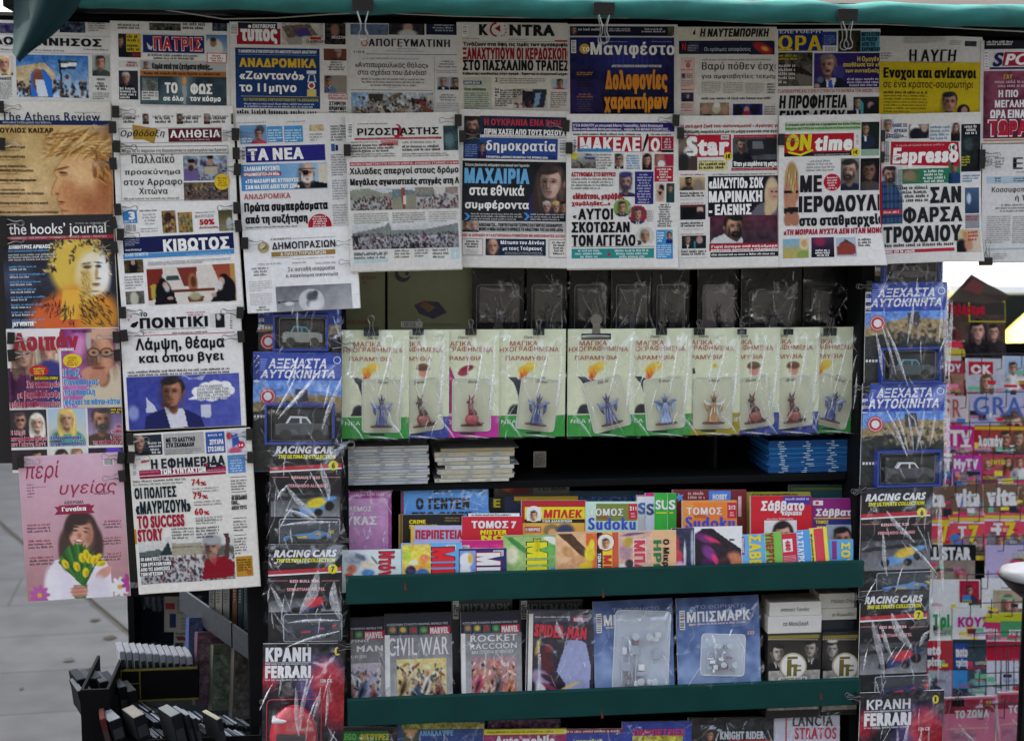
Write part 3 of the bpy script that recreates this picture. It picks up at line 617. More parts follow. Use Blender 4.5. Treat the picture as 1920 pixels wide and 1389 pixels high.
# --- far left column
n = news('newspaper with blue photo of a flag waver, half hidden by the green canopy flap', (-62, 40, 209, 255), .004, page='cfcdc6')
n.m_('ΠΕΛΟΠΟΝΝΗΣΟΣ', -50, 71, 191, 85, K_, 'x').l(-40, 91, 130, 97, 1, '777').l(157, 91, 205, 96, 1, '666').b(-60, 66, 207, 66.8, '999').b(-60, 99, 207, 100, '999')
n.p(0, 44, 30, 63, '335').n(.3, 7); n.p(112, 42, 160, 62, '2a3242').n(.35, 6); n.l(166, 42, 200, 60, 4, '555'); n.disc(11, 79, 8, '888').disc(11, 79, 6.6, 'cfcdc6', ly=2.3)
n.p(-8, 105, 24, 141, 'b9c0c8').face(8, 118, 26, 'c9937e', 'd3b98a', '1c1c22', 'w'); n.s_('ΓΥΝΑΙΚΕΣ', -10, 145, 22, 150, K_, 'b').l(-20, 152, 24, 186, 9, '666')
p = n.p(31, 104, 166, 183, '8fb0d2').g('2f64a4', 'b9cfe2').p([(30, 127), (84, 118), (105, 140), (100, 160), (30, 170)], 'b9a57e').n(.12, 9)
p.p([(110, 113), (146, 113), (142, 129), (114, 131)], 'ddd').p([(110, 113), (146, 113), (146, 117), (112, 119)], '3a4a3e').p([(113, 126), (143, 124), (142, 129), (114, 131)], '2a2a30').p([(110, 112), (114, 112), (118, 168), (115, 168)], '222')
p.crowd(31, 150, 166, 183, 6, ('1c2028', '2a2c34', '15171c', '394050', '6a5040')); p.p([(58, 140), (66, 130), (84, 132), (98, 150), (98, 183), (58, 183)], '2a6cc0').e(71, 140, 9, 10, '8a5a48').e(71, 153, 10, 17, '7a4a38').p([(66, 150), (82, 150), (90, 183), (70, 183)], 'cfd6de').e(127, 150, 6, 12, '9fb2c6').e(126, 144, 4, 5, '5a4038')
n.p(173, 104, 206, 143, '9aa39a').face(189, 117, 23, 'b98873', '2c2526', '3a4a46', 'm'); n.s_('ΑΠΟΨΗ', 181, 147, 197, 151, K_, 'b').l(176, 154, 205, 170, 3, '333', 1, al='c').l(174, 173, 206, 187, 4, '666'); n.done()
n = magz('review magazine with a sepia portrait in profile under a dark blue band', ((-56, 192), (208, 189), (212, 403), (-52, 408)), -.004, page='d3cfc4', m='newsprint')
n.m_('The Athens Review', 3, 211, 188, 227, '20304f', 's').b(-60, 226, 209, 235, '1c2b55').s_('Αθηναϊκή Επιθεώρηση του Βιβλίου', 5, 227.5, 96, 232, 'b8bccb', 'r', ly=2.4).l(140, 210, 192, 213, 1, '777')
p = n.p(-56, 235, 213, 404, 'c9ad74').g('c7aa70', 'c9a878').n(.12, 40); p.mix(np.clip((p.X - 150) / 70, 0, 1) * .55, lin0('8a5138')); p.mix(np.clip((p.Y - 350) / 60, 0, 1) * np.clip((p.X - 120) / 60, 0, 1) * .5, lin0('7c4a3a'))
PF = [(118, 300), (104, 318), (103, 326), (108, 333), (99, 352), (96, 362), (99, 367), (108, 369), (107, 376), (112, 379), (109, 385), (112, 390), (116, 394), (114, 400), (119, 404), (206, 404), (208, 330), (190, 296), (150, 286)]
p.p([(x - 2.5, y) for x, y in PF], '9a6c44', .7).p(PF, 'd2a06c').e(150, 330, 34, 30, 'e0b884', 1, op=.8).e(140, 372, 26, 22, 'c48a5c', 1, op=.8).e(170, 385, 34, 30, 'a86a48', 1, op=.8).e(196, 350, 16, 50, 'a0623c', 1, op=.8).e(128, 352, 14, 18, 'b87c4c', 1.1, op=.6)
for i in range(150):
    a = i / 150; an = -60 + 75 * ((i * 37 % 150) / 150); x = 92 + 116 * ((i * 53 % 150) / 150); y = 246 + 44 * ((i * 29 % 150) / 150) + abs(x - 140) * .16
    p.e(x, y, 15 + 8 * math.sin(i), 1.7, ('8a5c2c', 'e4c88c', 'b4823c', '704624', 'd8b470')[i % 5], .8, an, .65)
for i in range(40): p.e(182 + 22 * ((i * 17 % 40) / 40), 290 + 50 * ((i * 11 % 40) / 40), 12, 1.8, ('7a4c28', 'a8743c', 'c89c58')[i % 3], .8, 60 + 30 * math.sin(i), .7)
p.e(178, 322, 7, 17, 'd8a874', .3).e(179, 324, 4, 11, '8c5836', .6).e(175, 318, 1.5, 12, 'a06c40', .8).e(118, 324, 8, 2.2, '4a2c1a', .6, 8).e(119, 328, 7, 2.5, 'a87850', .9).e(117, 316, 13, 2, '6a4424', .7, -14).e(113, 379, 7, 1.3, '6a3024', .7, 6).e(112, 383, 6, 2, 'b06a54', .9).e(106, 364, 4, 2.4, '8a5434', .9).e(118, 396, 8, 2, '9a6040', 1)
p.n(.06, 3)
n.s_('ΙΟΥΛΙΟΣ ΚΑΙΣΑΡ', -4, 240, 100, 249, '3a2418', 'x')
for y, s1 in ((273, 'από τον κοινό αέρα'), (291, 'Όχι στα στερεότυπα'), (309, 'Κώστας Αποστολίδης,'), (317, 'ο ιδεώδης επιχειρηματίας'), (335, 'Η άνοιξη των αδιαφραγμάτων'), (353, 'Το λογοτεχνικό και'), (360, 'ιστοριογραφικό έργο του Καίσαρα'), (378, 'Ο Καίσαρ στην ποίηση και στη σκηνή'), (395, 'Ο βίος και η πολιτεία του Ιουλίου Καίσαρα')):
    n.s_(s1, -6, y, -6 + 2.72 * len(s1) + 4, y + 5, '3a281c', 'b').l(-2, y + 7, 40, y + 11, 1, '8a7048')
n.done()
n = magz('black books magazine with a curly haired engraved portrait in yellow and orange', ((2, 408), (213, 399), (222, 640), (14, 646)), -.010, page='1b1c24')
n.m_('the books’ journal', 17, 418, 199, 438, W_, 'l').b(5, 442, 214, 449, 'a01c34').s_('ΠΕΡΙΟΔΙΚΟ ΤΩΝ ΒΙΒΛΙΩΝ • ΓΡΑΜΜΑΤΑ • ΤΕΧΝΕΣ • ΙΔΕΕΣ • ΠΟΛΙΤΙΚΗ', 22, 443, 200, 446.5, 'ccc', 'r').s_('ΤΕΥΧΟΣ 150 • ΑΠΡΙΛΙΟΣ 2024', 140, 417, 200, 420, 'bbb', 'r')
p = n.p(4, 450, 223, 640, '161824').g('141622', '1c2038').n(.05, 20); p.e(30, 520, 60, 26, '5a6486', 1.2, op=.5)
p.e(150, 500, 55, 62, 'd9b84a', .25).e(176, 520, 30, 45, 'e9e2da', .5).e(150, 590, 72, 52, 'e08a2c', .35).e(100, 600, 50, 42, 'd2602a', .5).p([(118, 545), (175, 545), (190, 600), (110, 600)], 'e6b03c').e(180, 596, 34, 30, 'c98a24', .6)
r = np.random.default_rng(5)
for i in range(230):
    a = r.uniform(-3.3, .45); q = r.uniform(.8, 1.2); x = 148 + 52 * q * math.cos(a); y = 500 + 58 * q * math.sin(a)
    p.e(x, y, r.uniform(2, 5), r.uniform(1, 2), ('15151c', 'cfae4a', '15151c', 'e8d690')[i % 4], .6, r.uniform(0, 180), .8)
for i in range(170):
    a = r.uniform(1.6, 4.4); q = r.uniform(1.0, 1.5); p.e(140 + 56 * q * math.cos(a), 510 + 66 * q * math.sin(a), r.uniform(4, 9), .9, '12131a', .6, math.degrees(a) + r.uniform(-30, 30), .75)
for i in range(120): p.e(r.uniform(150, 205), r.uniform(548, 612), r.uniform(3, 7), .9, '1a1712', .6, r.uniform(20, 75), .75)
p.e(178, 516, 26, 40, 'ece2c4', .15).e(196, 510, 12, 34, 'f4f0ea', .8).e(162, 530, 12, 30, 'd8b868', .9).e(166, 502, 7, 3, '2c2a30', .6).e(187, 501, 5.5, 3, '2c2a30', .6).e(166, 500, 9, 4, '8a7048', 1.2, op=.5).e(165, 495, 9, 1.2, '1c1a1c', .7, -7).e(187, 494, 7.5, 1.2, '1c1a1c', .7, 7).e(183, 514, 3, 11, 'b89a60', 1, 6).e(186, 524, 5, 1.6, '6a5034', .8).e(181, 534, 8, 1.3, '4a2c24', .7).e(181, 537, 6, 2, 'b0886a', .9).e(178, 548, 9, 1.6, 'a08050', 1)
for i in range(60): p.e(r.uniform(154, 170), r.uniform(510, 552), r.uniform(2, 5), .6, '8a6c34', .7, r.uniform(40, 80), .5)
for i in range(90):
    a = r.uniform(-3.2, .1); q = r.uniform(.92, 1.16); x = 172 + 34 * q * math.cos(a); y = 492 + 36 * q * math.sin(a); p.e(x, y, r.uniform(2, 4.5), r.uniform(.8, 1.6), ('15151c', 'd8b85a', '1c1a20')[i % 3], .6, r.uniform(0, 180), .85)
n.s_('ΔΗΜΗΤΡΗΣ ΑΡΜΑΟΣ', 16, 459, 95, 466, W_, 'x').s_('Μια προσωπικότητα των βιβλίων', 16, 468, 90, 472, '5aa0d8', 'b').l(16, 475, 106, 489, 3, 'ccc', .8)
for i in range(8): y = 498 + i * 14.2; n.l(17 + i * .8, y, 70 + (i * 37 % 22), y + 4.6, 1, '58a4dc', .9).l(18 + i * .8, y + 5, 52 + (i * 23 % 18), y + 9.6, 1, 'ddd', .9)
n.s_('JAY WINTER', 23, 603, 64, 611, W_, 'x').l(22, 613, 80, 618, 1, '4a8cc8', .9); n.done()
n = magz('gossip magazine crowded with celebrity portraits and pink and blue headlines', ((15, 619), (221, 612), (233, 880), (20, 886)), -.016, page='e9e4e2')
n.p(14, 690, 50, 765, '4a1c4c').n(.1, 9)
n.m_('Λοιπόν', 25, 622, 147, 655, 'a3203c', 'x').s_('ΚΩΣΤΑΣ ΛΕΙΒΑΔΗΣ', 136, 619, 172, 623, K_, 'b').s_('ΕΒΔΟΜΑΔΑΣ', 110, 652, 139, 657, W_, 'b', ly=4)
p = n.p(20, 634, 112, 765, 'e2dcdc').n(.04, 12)
p.face(91, 658, 40, 'd6a48e', 'c9b494', '38357c', 'w', -1); p.e(94, 722, 40, 46, '34327a', .2).p([(20, 700), (60, 705), (66, 765), (20, 765)], '5c2458').face(46, 664, 46, 'c99a86', '9a7c60', '6a2a5e', 'w'); p.e(45, 640, 22, 6, 'c9c2b2', .4)
p = n.p(116, 616, 232, 765, 'b04a94').g('7c2a72', 'c47ab0').n(.12, 18); p.e(150, 648, 16, 22, 'd98ac0', .8).p([(140, 765), (178, 712), (222, 680), (240, 765)], 'cfc0a4')
p.face(193, 668, 76, 'c98f72', 'c9c2ba', None, 'b', -1).e(196, 627, 32, 13, 'd5a78c', .3).e(168, 640, 5, 17, 'b9b0a8', .5).e(225, 655, 7, 24, 'b0a8a0', .5).e(172, 700, 20, 13, 'c98f72', .25).e(184, 708, 17, 15, 'bb8066', .3)
for x in (177, 201): p.e(x, 661, 12, 9, '2a2220', .18).e(x, 661, 9.6, 6.8, 'b98468', .2).e(x, 661, 4, 2, '1c1818', .5)
p.e(184, 690, 12, 3, '8a4038', .5)
n.disc(136, 676, 18, 'e3c81e', ly=2.4, ry=13).l(123, 668, 150, 686, 4, 'b03028', 1, al='c').disc(73, 695, 18, 'b81c28', ly=2.4, ry=11).l(62, 689, 85, 702, 3, 'e8d030', 1, al='c').b(58, 704, 110, 713, '15151a', ly=2.2).s_('ΒΑΣΙΛΙΣΣΑ ΣΟΦΙΑ', 65, 706, 109, 711, 'd8c020', 'b')
for s1, x0, x1, y in (('Στο νοσοκομείο', 51, 111, 714), ('με βαριά λοίμωξη', 34, 111, 733), ('η αδελφή του Κωνσταντίνου', 18, 112, 751)): n.h_(s1, x0 - .8, y - .6, x1 + .8, y + 11.6, W_, 'x', ly=2.7).h_(s1, x0, y, x1, y + 11, 'a82848', 'b')
for s1, x0, x1, y in (('Η Ροζ', 119, 148, 692), ('Πανσέληνος', 120, 185, 709), ('του Απρίλη', 120, 179, 728), ('φέρνει τα πάνω-κάτω!', 121, 229, 746)): n.h_(s1, x0 - 1, y - .6, x1 + 1, y + 12.6, W_, 'x', ly=2.7).h_(s1, x0, y, x1, y + 12, '3c8cc4', 'b')
p = n.p(17, 768, 88, 838, '26262c').face(39, 788, 30, 'b98672', '4a3a34', '1a1c22', 'mg', tie='444'); p.face(70, 793, 30, 'd8b09a', 'e6dfd2', '2a2226', 'w')
p = n.p(91, 766, 161, 836, 'c9d0c4').g('a9c6dc', 'd6cdb4'); p.face(126, 785, 34, 'd6a684', 'e0c060', '4aa080', 'w'); p = n.p(165, 764, 231, 834, '8a78a0').g('5a4a80', 'c0b0c8'); p.face(190, 786, 44, 'bb866c', '3c3a3a', '4a3a34', 'md', 1)
n.b(207, 764, 230, 775, '222', ly=2.2).l(208, 765, 230, 775, 2, 'd8c020', 1)
for s1, x0, x1, y, c in (('Η Μαρί', 20, 47, 807, 'c03060'), ('παντρεύτηκε κρυφά', 20, 87, 818, 'c03060'), ('τον Γιάννη Κεντ', 20, 85, 828, 'c03060'), ('Η Ελένη επιστρέφει', 93, 155, 816, '4a50a8'), ('στην πρωινή ζώνη!', 94, 161, 827, '4a50a8'), ('«Μου', 216, 231, 795, 'a82848'), ('συνέδεσ', 210, 231, 804, 'a82848'), ('η τρόμπα', 208, 232, 814, 'a82848'), ('της κατέστρεψε μία', 175, 232, 824, 'a82848')): n.h_(s1, x0 - .7, y - .5, x1 + .7, y + 7.5, W_, 'x', ly=2.7).h_(s1, x0, y, x1, y + 7, c, 'b')
p = n.p(19, 843, 89, 880, '2c2428').face(70, 858, 26, 'b9866c', '1c1818', None, 'w'); p = n.p(92, 841, 162, 880, 'd8dcd0').face(116, 858, 28, 'c9987c', '2a2020', '444', 'w'); p.face(145, 855, 28, 'd2a688', '8a6a48', '555', 'm'); p = n.p(166, 839, 233, 880, '2a2038').n(.1, 6); p.e(214, 850, 15, 22, '5a40b8', .3); n.done()
n = magz('pink health magazine with a smiling woman holding yellow tulips', ((36, 857), (225, 847), (247, 1116), (49, 1127)), -.024, page='d2a6b4')
p = n.p(37, 849, 247, 1127, 'd9b0bc').g('d9b2c4', 'b98a8e').n(.025, 40)
p.mix(np.clip((p.Y - 1000) / 200, 0, 1) * .35, lin0('8a5a50'))
p.p([(78, 1127), (84, 1068), (100, 1048), (124, 1042), (160, 1045), (190, 1045), (203, 1070), (205, 1127)], 'e6e0ea').e(92, 1100, 16, 40, 'ede8f0', .4)
p.e(151, 1000, 33, 44, '3a2826', .15).e(122, 1030, 15, 38, '4a3430', .35).e(178, 1022, 14, 34, '3f2c2a', .35).e(150, 1036, 15, 22, 'b07c68', .3)
p.e(151, 1000, 23, 31, 'd29c84', .14).e(150, 976, 22, 9, '3a2826', .4).e(131, 985, 8, 20, '3a2826', .6, 12).e(141, 994, 5, 1.5, '2a1a18', .7, 8).e(161, 998, 5, 1.5, '2a1a18', .7, 14).e(141, 987, 7, 1.4, '33211d', .5, 8).e(163, 991, 7, 1.4, '33211d', .5, 14).e(148, 1004, 4, 5, 'a86e5a', .9).e(147, 1014, 9, 3.4, '8a3a3c', .5, 10).e(147, 1013.4, 7, 1.9, 'f0ecea', .5, 10).e(138, 1008, 5, 4, 'dca890', 1).e(164, 1012, 6, 5, 'b87c66', 1.1).e(168, 1004, 7, 22, 'a06a56', 1.3, op=.7).e(147, 1021, 6, 1.2, 'a06a58', 1)
for i in range(15): a = -2.6 + i * .15; p.p([(146, 1098), (140 + 52 * math.cos(a) * .8, 1084 + 62 * math.sin(a)), (146 + 52 * math.cos(a) * .8, 1078 + 62 * math.sin(a)), (154, 1098)], ('2e6a2c', '3c8434', '24541f')[i % 3])
for x, y, a in ((118, 1056, 60), (139, 1062, 75), (150, 1046, 80), (163, 1048, 100), (155, 1074, 100), (181, 1048, 120), (186, 1058, 160), (158, 1040, 90), (172, 1051, 110)): p.e(x, y, 9.5, 6, 'e2cb22', .25, a).e(x + 2, y + 2, 6, 2.2, 'bd9a10', .6, a)
p.p([(130, 1097), (158, 1097), (152, 1127), (132, 1127)], '3a7a30').e(141, 1109, 16, 11, 'cf9484', .2).e(140, 1103, 15, 2, 'b47868', .6).e(140, 1110, 15, 2, 'b47868', .6).e(141, 1117, 14, 2, 'b47868', .6).e(188, 1078, 17, 9, 'cf9484', .3, -32).e(199, 1068, 7, 4, 'd29c8a', .4, -20).e(178, 1108, 18, 26, 'dcd6e2', .5)
for fx, fy, c in ((66, 1112, 'b85aa4'), (218, 1105, 'e6e6e8'), (240, 1098, 'a83a8c')):
    for i in range(9): a = i * .698; p.e(fx + 10 * math.cos(a), fy + 10 * math.sin(a), 10, 4.4, c, .3, math.degrees(a))
    p.e(fx, fy, 4.5, 4.5, 'd9a830', .3)
n.m_('περί', 47, 864, 112, 896, 'a4254c', 'l', sh=.25, arc=0).m_('υγείας', 111, 900, 219, 924, 'a4254c', 'l', sh=.25).b(110, 864, 111, 865, 'a4254c').poly([(131, 864), (132, 864), (90, 933), (89, 933)], '7a4a5a').s_('σήμερα', 177, 921, 206, 926, '4a2838', 'r', sh=.3)
n.bars(194, 858, 213, 872).l(51, 905, 66, 933, 5, '7a4a58', .3).l(60, 911, 88, 914, 1, '7a4a58', .3)
n.s_('ΑΦΙΕΡΩΜΑ', 120, 938, 157, 944, '4a3040', 's').poly([(99, 950), (180, 946), (174, 954), (180, 961), (100, 965), (106, 957)], '8c1f42').poly([(111, 947), (169, 944), (170, 961), (112, 964)], 'a8284e', ly=2).s_('Γυναίκα', 116, 949, 162, 957, W_, 'x')
for x, y, a in ((51, 980, 0), (53, 1010, 0), (56, 1041, 0)): n.l(x, y, x + 44, y + 6, 1, 'a03048', .6).l(x, y + 6, x + 46, y + 18, 2, '4a3038', .6)
for y in (973, 1004, 1034): n.l(190, y, 227, y + 6, 1, 'a03048', .6, al='r').l(180, y + 6, 228, y + 17, 2, '4a3038', .6, al='r')
n.done()
# --- second column
n = news('newspaper headed by red letters on navy, with a torch on a dark green panel', (209, 42, 431, 270), .002, page='dcd9d2')
n.l(221, 45, 264, 56, 2, '333', 1); n.p(280, 44, 339, 58, '44463c').n(.35, 5); n.l(343, 43, 388, 57, 2, '333', 1); n.p(398, 43, 426, 59, '333a44').n(.3, 6)
n.p(222, 64, 264, 108, '20242c').face(226, 78, 16, 'a88068', '222', '15171c'); n.b(237, 64, 264, 98, 'c2aa28', ly=2).l(239, 66, 263, 80, 2, '222', 1).l(239, 83, 263, 97, 2, '222', 1).s_('ΧΡΑΤΗ', 248, 101, 264, 106, R_, 'b')
n.b(267, 66, 384, 101, '202c62').fr(267, 66, 384, 101, 'b9bcc8', 1.2).m_('ΠΑΤΡΙΣ', 287, 70, 380, 95, 'e8e4e0', 'b', sh=-.03, ly=2.8).m_('ΠΑΤΡΙΣ', 288, 71, 379, 94, 'c03038', 'b', sh=-.03, ly=3.4).poly([(275, 80), (283, 88), (287, 86), (284, 95), (278, 92)], 'ccc').l(270, 102, 382, 113, 2, '444', .9, al='c')
n.p(387, 66, 426, 108, '8fa6c0').g('4a78a8', 'b9bec4').e(400, 92, 18, 20, 'd6d3cc', .2).e(400, 81, 6, 8, '9a705a', .2).e(400, 75, 6, 4, '3a3030', .3); n.b(388, 100, 425, 119, 'f0eee8', ly=2.2).fr(388, 100, 425, 119, R_, 1.3).l(392, 103, 422, 117, 3, R_, 1, al='c')
n.b(263, 114, 424, 134, 'b5b5b2', ly=.6).b(222, 114, 262, 127, 'c9c9c4', ly=.6).l(226, 115, 260, 126, 2, 'a03848', .9, al='r').p(266, 115, 283, 130, 'aaa').face(274, 122, 11, 'b98a74', '222', '223'); n.h_('Καμία σκιά για ζητήματα ηθικής...', 285, 119, 399, 130, K_, 'b', sh=.06)
n.p(223, 133, 259, 187, '2a2c34').face(237, 146, 19, 'b48a78', 'aaa', '1c1c24'); n.l(225, 164, 256, 186, 4, 'ddd', 1, part='small_text').b(263, 134, 424, 144, 'a86c34').l(270, 136, 418, 142, 1, '4a2c14', 1)
p = n.p(263, 144, 425, 197, '33434c').g('2c3c48', '3e5458').n(.12, 25); p.e(345, 155, 16, 30, '8a9a9c', 1.2, op=.7).e(346, 152, 4, 8, 'e0a060', .6).p([(341, 160), (351, 160), (348, 196), (344, 196)], '9aa6a8')
n.p(267, 147, 296, 171, '9aa08c').n(.25, 5); n.b(266, 171, 297, 188, 'd6d6d0', ly=2.2).l(268, 172, 296, 187, 3, '333', 1)
n.h_('ΤΟ', 309, 155, 333, 174, W_, 'x').h_('ΦΩΣ', 357, 157, 398, 176, W_, 'x').h_('σε όλο', 306, 180, 344, 189, W_, 'x').h_('τον κόσμο', 356, 180, 414, 190, W_, 'x'); n.done()
n = news('religious newspaper with a maroon title box and photos of an Easter procession', ((212, 201), (434, 199), (448, 425), (217, 430)), -.006, page='e2e0da')
for i, x in enumerate((222, 286, 337, 388)): n.l(x, 214, x + 42, 222, 1, '777', .3).l(x, 219, x + 41, 232, 2, '222', .9, al='c'); n.p(x + 45, 213, x + 57, 233, '9a9a98').face(x + 51, 221, 12, 'b08670', ('222', '1a1a1a', '8a8278', '3a3a3a')[i], '222', 'md')
n.fr(223, 240, 416, 268, '888', .8).m_('Ορθόδοξη', 226, 244, 309, 256, K_, 's', sh=.28).poly([(248, 234), (295, 242), (289, 270), (270, 262), (250, 262)], 'a8862c', ly=1.2).b(316, 241, 416, 266, '5a1c2a').m_('ΑΛΗΘΕΙΑ', 319, 244, 413, 258, W_, 'S').l(337, 260, 395, 264, 1, 'c9a8a8', .8).b(418, 244, 427, 265, 'bdbdb8')
n.fr(225, 274, 428, 288, '666', .9).h_('Μέχρι τις 21 Απριλίου στη Θεσσαλονίκη το ιερό κειμήλιο του Χριστού', 229, 279, 425, 285, '222', 's')
n.fr(226, 289, 429, 376, '999', .8).h_('Παλλαϊκό', 246, 290, 327, 306, K_, 's').h_('προσκύνημα', 234, 317, 339, 327, K_, 's').h_('στον Αρραφο', 232, 335, 342, 347, K_, 's').h_('Χιτώνα', 260, 352, 315, 364, K_, 's').l(233, 369, 340, 375, 1, '777', .6)
p = n.p(344, 292, 426, 339, '8a98a8').n(.2, 6); p.crowd(344, 300, 426, 339, 6, ('5a4a7a', '888aa0', 'b0aab0', '3a3a48')); p.p([(345, 320), (356, 312), (372, 322), (372, 339), (345, 339)], '6a5a8a').e(359, 309, 7, 9, 'a08070').e(359, 302, 7, 4, '15151a').e(358, 315, 5, 6, '3a302c').p([(384, 312), (408, 312), (408, 328), (384, 328)], 'b0a890').e(395, 303, 6, 8, 'a08070').e(395, 295, 6, 4, '15151a')
p = n.p(345, 342, 428, 376, '5a5048').crowd(345, 342, 428, 352, 7, ('c09a50', '8a7048', 'e0c890', '443')); p.crowd(345, 352, 428, 376, 4, ('6a3a34', '2a2a30', 'a07a60', '3c4a5a', '15151a')); n.disc(417, 341, 15, 'd8b82c', ly=2.6).l(406, 332, 428, 350, 4, '8a6a14', .8, al='c'); n.done()
n = news('church newspaper with two black robed clerics seated at a table', ((217, 383), (441, 379), (457, 573), (225, 600)), -.012, page='e8e7e3')
n.b(230, 394, 257, 419, '3a86c4').m_('3', 241, 397, 253, 411, W_, 'x').l(232, 413, 256, 418, 1, 'ddd', .9).bars(231, 420, 257, 435).l(262, 393, 296, 397, 1, '333', .9).l(264, 399, 298, 422, 4, '888', .4, al='c').l(264, 426, 300, 436, 2, '888', .4)
p = n.p(304, 395, 330, 437, '8a7040').crowd(304, 395, 330, 437, 5, ('c09038', '6a3028', 'd8c090', '3a3a2c')); p.e(316, 407, 7, 9, '3a2420', .3); p = n.p(334, 398, 361, 436, '9a8448').crowd(334, 398, 361, 436, 5, ('b08a38', '5a6a4a', 'a05038', 'cfb070'))
n.s_('ΒΑΠΤΙΣΗ', 366, 403, 400, 408, '777', 's').m_('50%', 374, 411, 402, 421, R_, 'x').s_('έκπτωση', 374, 424, 408, 428, '8a2434', 'b').l(366, 396, 405, 400, 1, '777', .4); n.p(410, 394, 436, 433, '5a5438').g('4a4a2c', '8a8060').e(430, 420, 6, 12, 'b0b8b8', .3)
n.b(231, 441, 439, 471, '1c2250').b(231, 472, 440, 481, '4a8cc4').m_('ΚΙΒΩΤΟΣ', 306, 446, 430, 468, W_, 'x').s_('ΤΗΣ ΟΡΘΟΔΟΞΙΑΣ', 349, 474, 433, 480, '9cc8e8', 'r').s_('ΚΑΘΕ ΠΕΜΠΤΗ', 235, 474, 278, 480, 'bfe0f4', 'b').l(234, 448, 262, 461, 4, 'b8bcd0', .5).s_('www.kivotos.gr', 235, 466, 266, 470, 'ccc', 'b')
n.s_('ΣΤΗΝ ΑΘΗΝΑ Ο ΟΙΚ. ΠΑΤΡΙΑΡΧΗΣ ΓΙΑ ΤΟ ΣΥΝΕΔΡΙΟ ΤΟΥ ΠΕΡΙΒΑΛΛΟΝΤΟΣ', 277, 487, 433, 491, '8a8a8a', 'r').s_('ΣΥΝΑΝΤΗΣΗ ΜΕ ΤΟΝ ΑΡΧΙΕΠΙΣΚΟΠΟ ΙΕΡΩΝΥΜΟ', 277, 492, 380, 496, '8a8a8a', 'r')
p = n.p(233, 487, 269, 512, '4a3c28').n(.2, 5); p.e(250, 500, 8, 14, '15151a', .3).e(250, 492, 4, 5, 'b9907a'); n.l(234, 516, 270, 542, 5, '666', .5); n.p(236, 546, 271, 570, '5a5550').n(.2, 6).e(252, 560, 8, 14, 'b8b8a8', .4)
p = n.p(277, 498, 443, 569, 'd6cfc6').p([(277, 500), (308, 500), (300, 555), (277, 560)], '7a2c24').p([(333, 500), (372, 500), (366, 536), (345, 536)], '7a342c').p([(400, 498), (443, 498), (443, 569), (425, 569)], '9a4a34').p([(433, 498), (443, 498), (443, 569), (436, 569)], 'b08a4a')
p.e(362, 530, 9, 18, '9a6440', .3).e(363, 528, 5, 10, '5a3020', .4).p([(314, 514), (335, 514), (338, 523), (312, 523)], '3a4a48').p([(318, 541), (402, 541), (402, 547), (318, 546)], '6a3424').p([(350, 555), (382, 555), (378, 567), (352, 567)], '6a3a28').e(365, 556, 11, 7, 'a0a078', .5)
p.p([(282, 532), (292, 528), (296, 545), (294, 558), (284, 556)], 'b0a040').e(306, 545, 15, 22, '14141a', .15).p([(292, 545), (325, 545), (330, 569), (288, 569)], '14141a').e(305, 528, 7, 10, '15151a', .2).e(310, 532, 5, 6, 'c4a090', .3).e(313, 538, 5, 7, 'b8b4b0', .5)
p.e(425, 546, 17, 24, '14141a', .15).p([(408, 548), (440, 548), (440, 569), (392, 569), (400, 556)], '14141a').e(421, 522, 8, 6, '15151a', .2).e(416, 530, 6, 8, 'c4a090', .3).e(412, 538, 6, 9, 'cfcbc8', .5).e(400, 555, 5, 4, 'b99480', .4).e(318, 557, 6, 3, 'b99480', .4); n.done()
n = news('satirical newspaper with a man and a cloud shaped thought bubble on violet', ((226, 578), (446, 572), (464, 796), (234, 807)), -.018, page='e8e6e3')
n.m_('ΤΟ', 262, 586, 276, 593, K_, 'x').m_('ΠΟΝΤΙΚΙ', 262, 594, 390, 613, K_, 'x').l(262, 615, 390, 618, 1, '666', .7).b(239, 626, 441, 627.4, R_).l(264, 621, 292, 625, 1, 'a06070', .4).l(323, 621, 390, 625, 1, '333', .9).l(346, 583, 388, 592, 2, 'b04050', .6, al='c')
n.poly([(244, 612), (248, 606), (254, 604), (258, 607), (256, 612), (250, 615)], '18181c').disc(257, 605, 2.6, '18181c').poly([(244, 593), (247, 591), (246, 597)], R_).poly([(240, 599), (243, 597), (242, 603)], R_)
n.b(394, 587, 422, 613, 'd2d2ce', ly=.8).p(404, 588, 421, 614, '1c1e24').e(410, 594, 4, 6, 'c8c8c8'); n.bars(430, 586, 437, 618, 9, False)
n.h_('Λάμψη, θέαμα', 254, 631, 421, 653, K_, 'b').h_('και όπου βγει', 261, 660, 420, 677, K_, 'b').l(240, 691, 443, 703, 2, '333', .8)
p = n.p(240, 703, 451, 806, '4a50a0').g('3c4494', '5860b0', 0).n(.06, 14); p.p([(275, 742), (290, 758), (294, 770), (274, 770)], 'c9ccdc').p([(340, 704), (352, 704), (356, 712), (366, 710), (388, 704), (382, 714)], 'd0d4e4', .7).p([(376, 760), (396, 760), (394, 785), (376, 782)], 'c9ccdc').e(250, 770, 10, 14, '8a94c8', .6)
p.p([(268, 806), (272, 778), (292, 768), (312, 764), (350, 768), (376, 782), (384, 806)], '252a5c').p([(308, 762), (344, 766), (350, 800), (318, 803)], 'd4d4de').face(325, 734, 54, 'a8765e', '2c2626', None, 'm', -1).e(310, 757, 9, 3, '5a2c28', .5)
for q in ((388, 727, 13, 9), (372, 735, 11, 9), (405, 724, 14, 9), (424, 726, 12, 9), (434, 735, 8, 8), (378, 744, 12, 8), (398, 745, 15, 9), (420, 743, 13, 8), (400, 735, 26, 12)): p.e(*q[:2], q[2], q[3], 'f2f2f2', .1)
p.p([(366, 742), (350, 750), (372, 749)], 'f2f2f2')
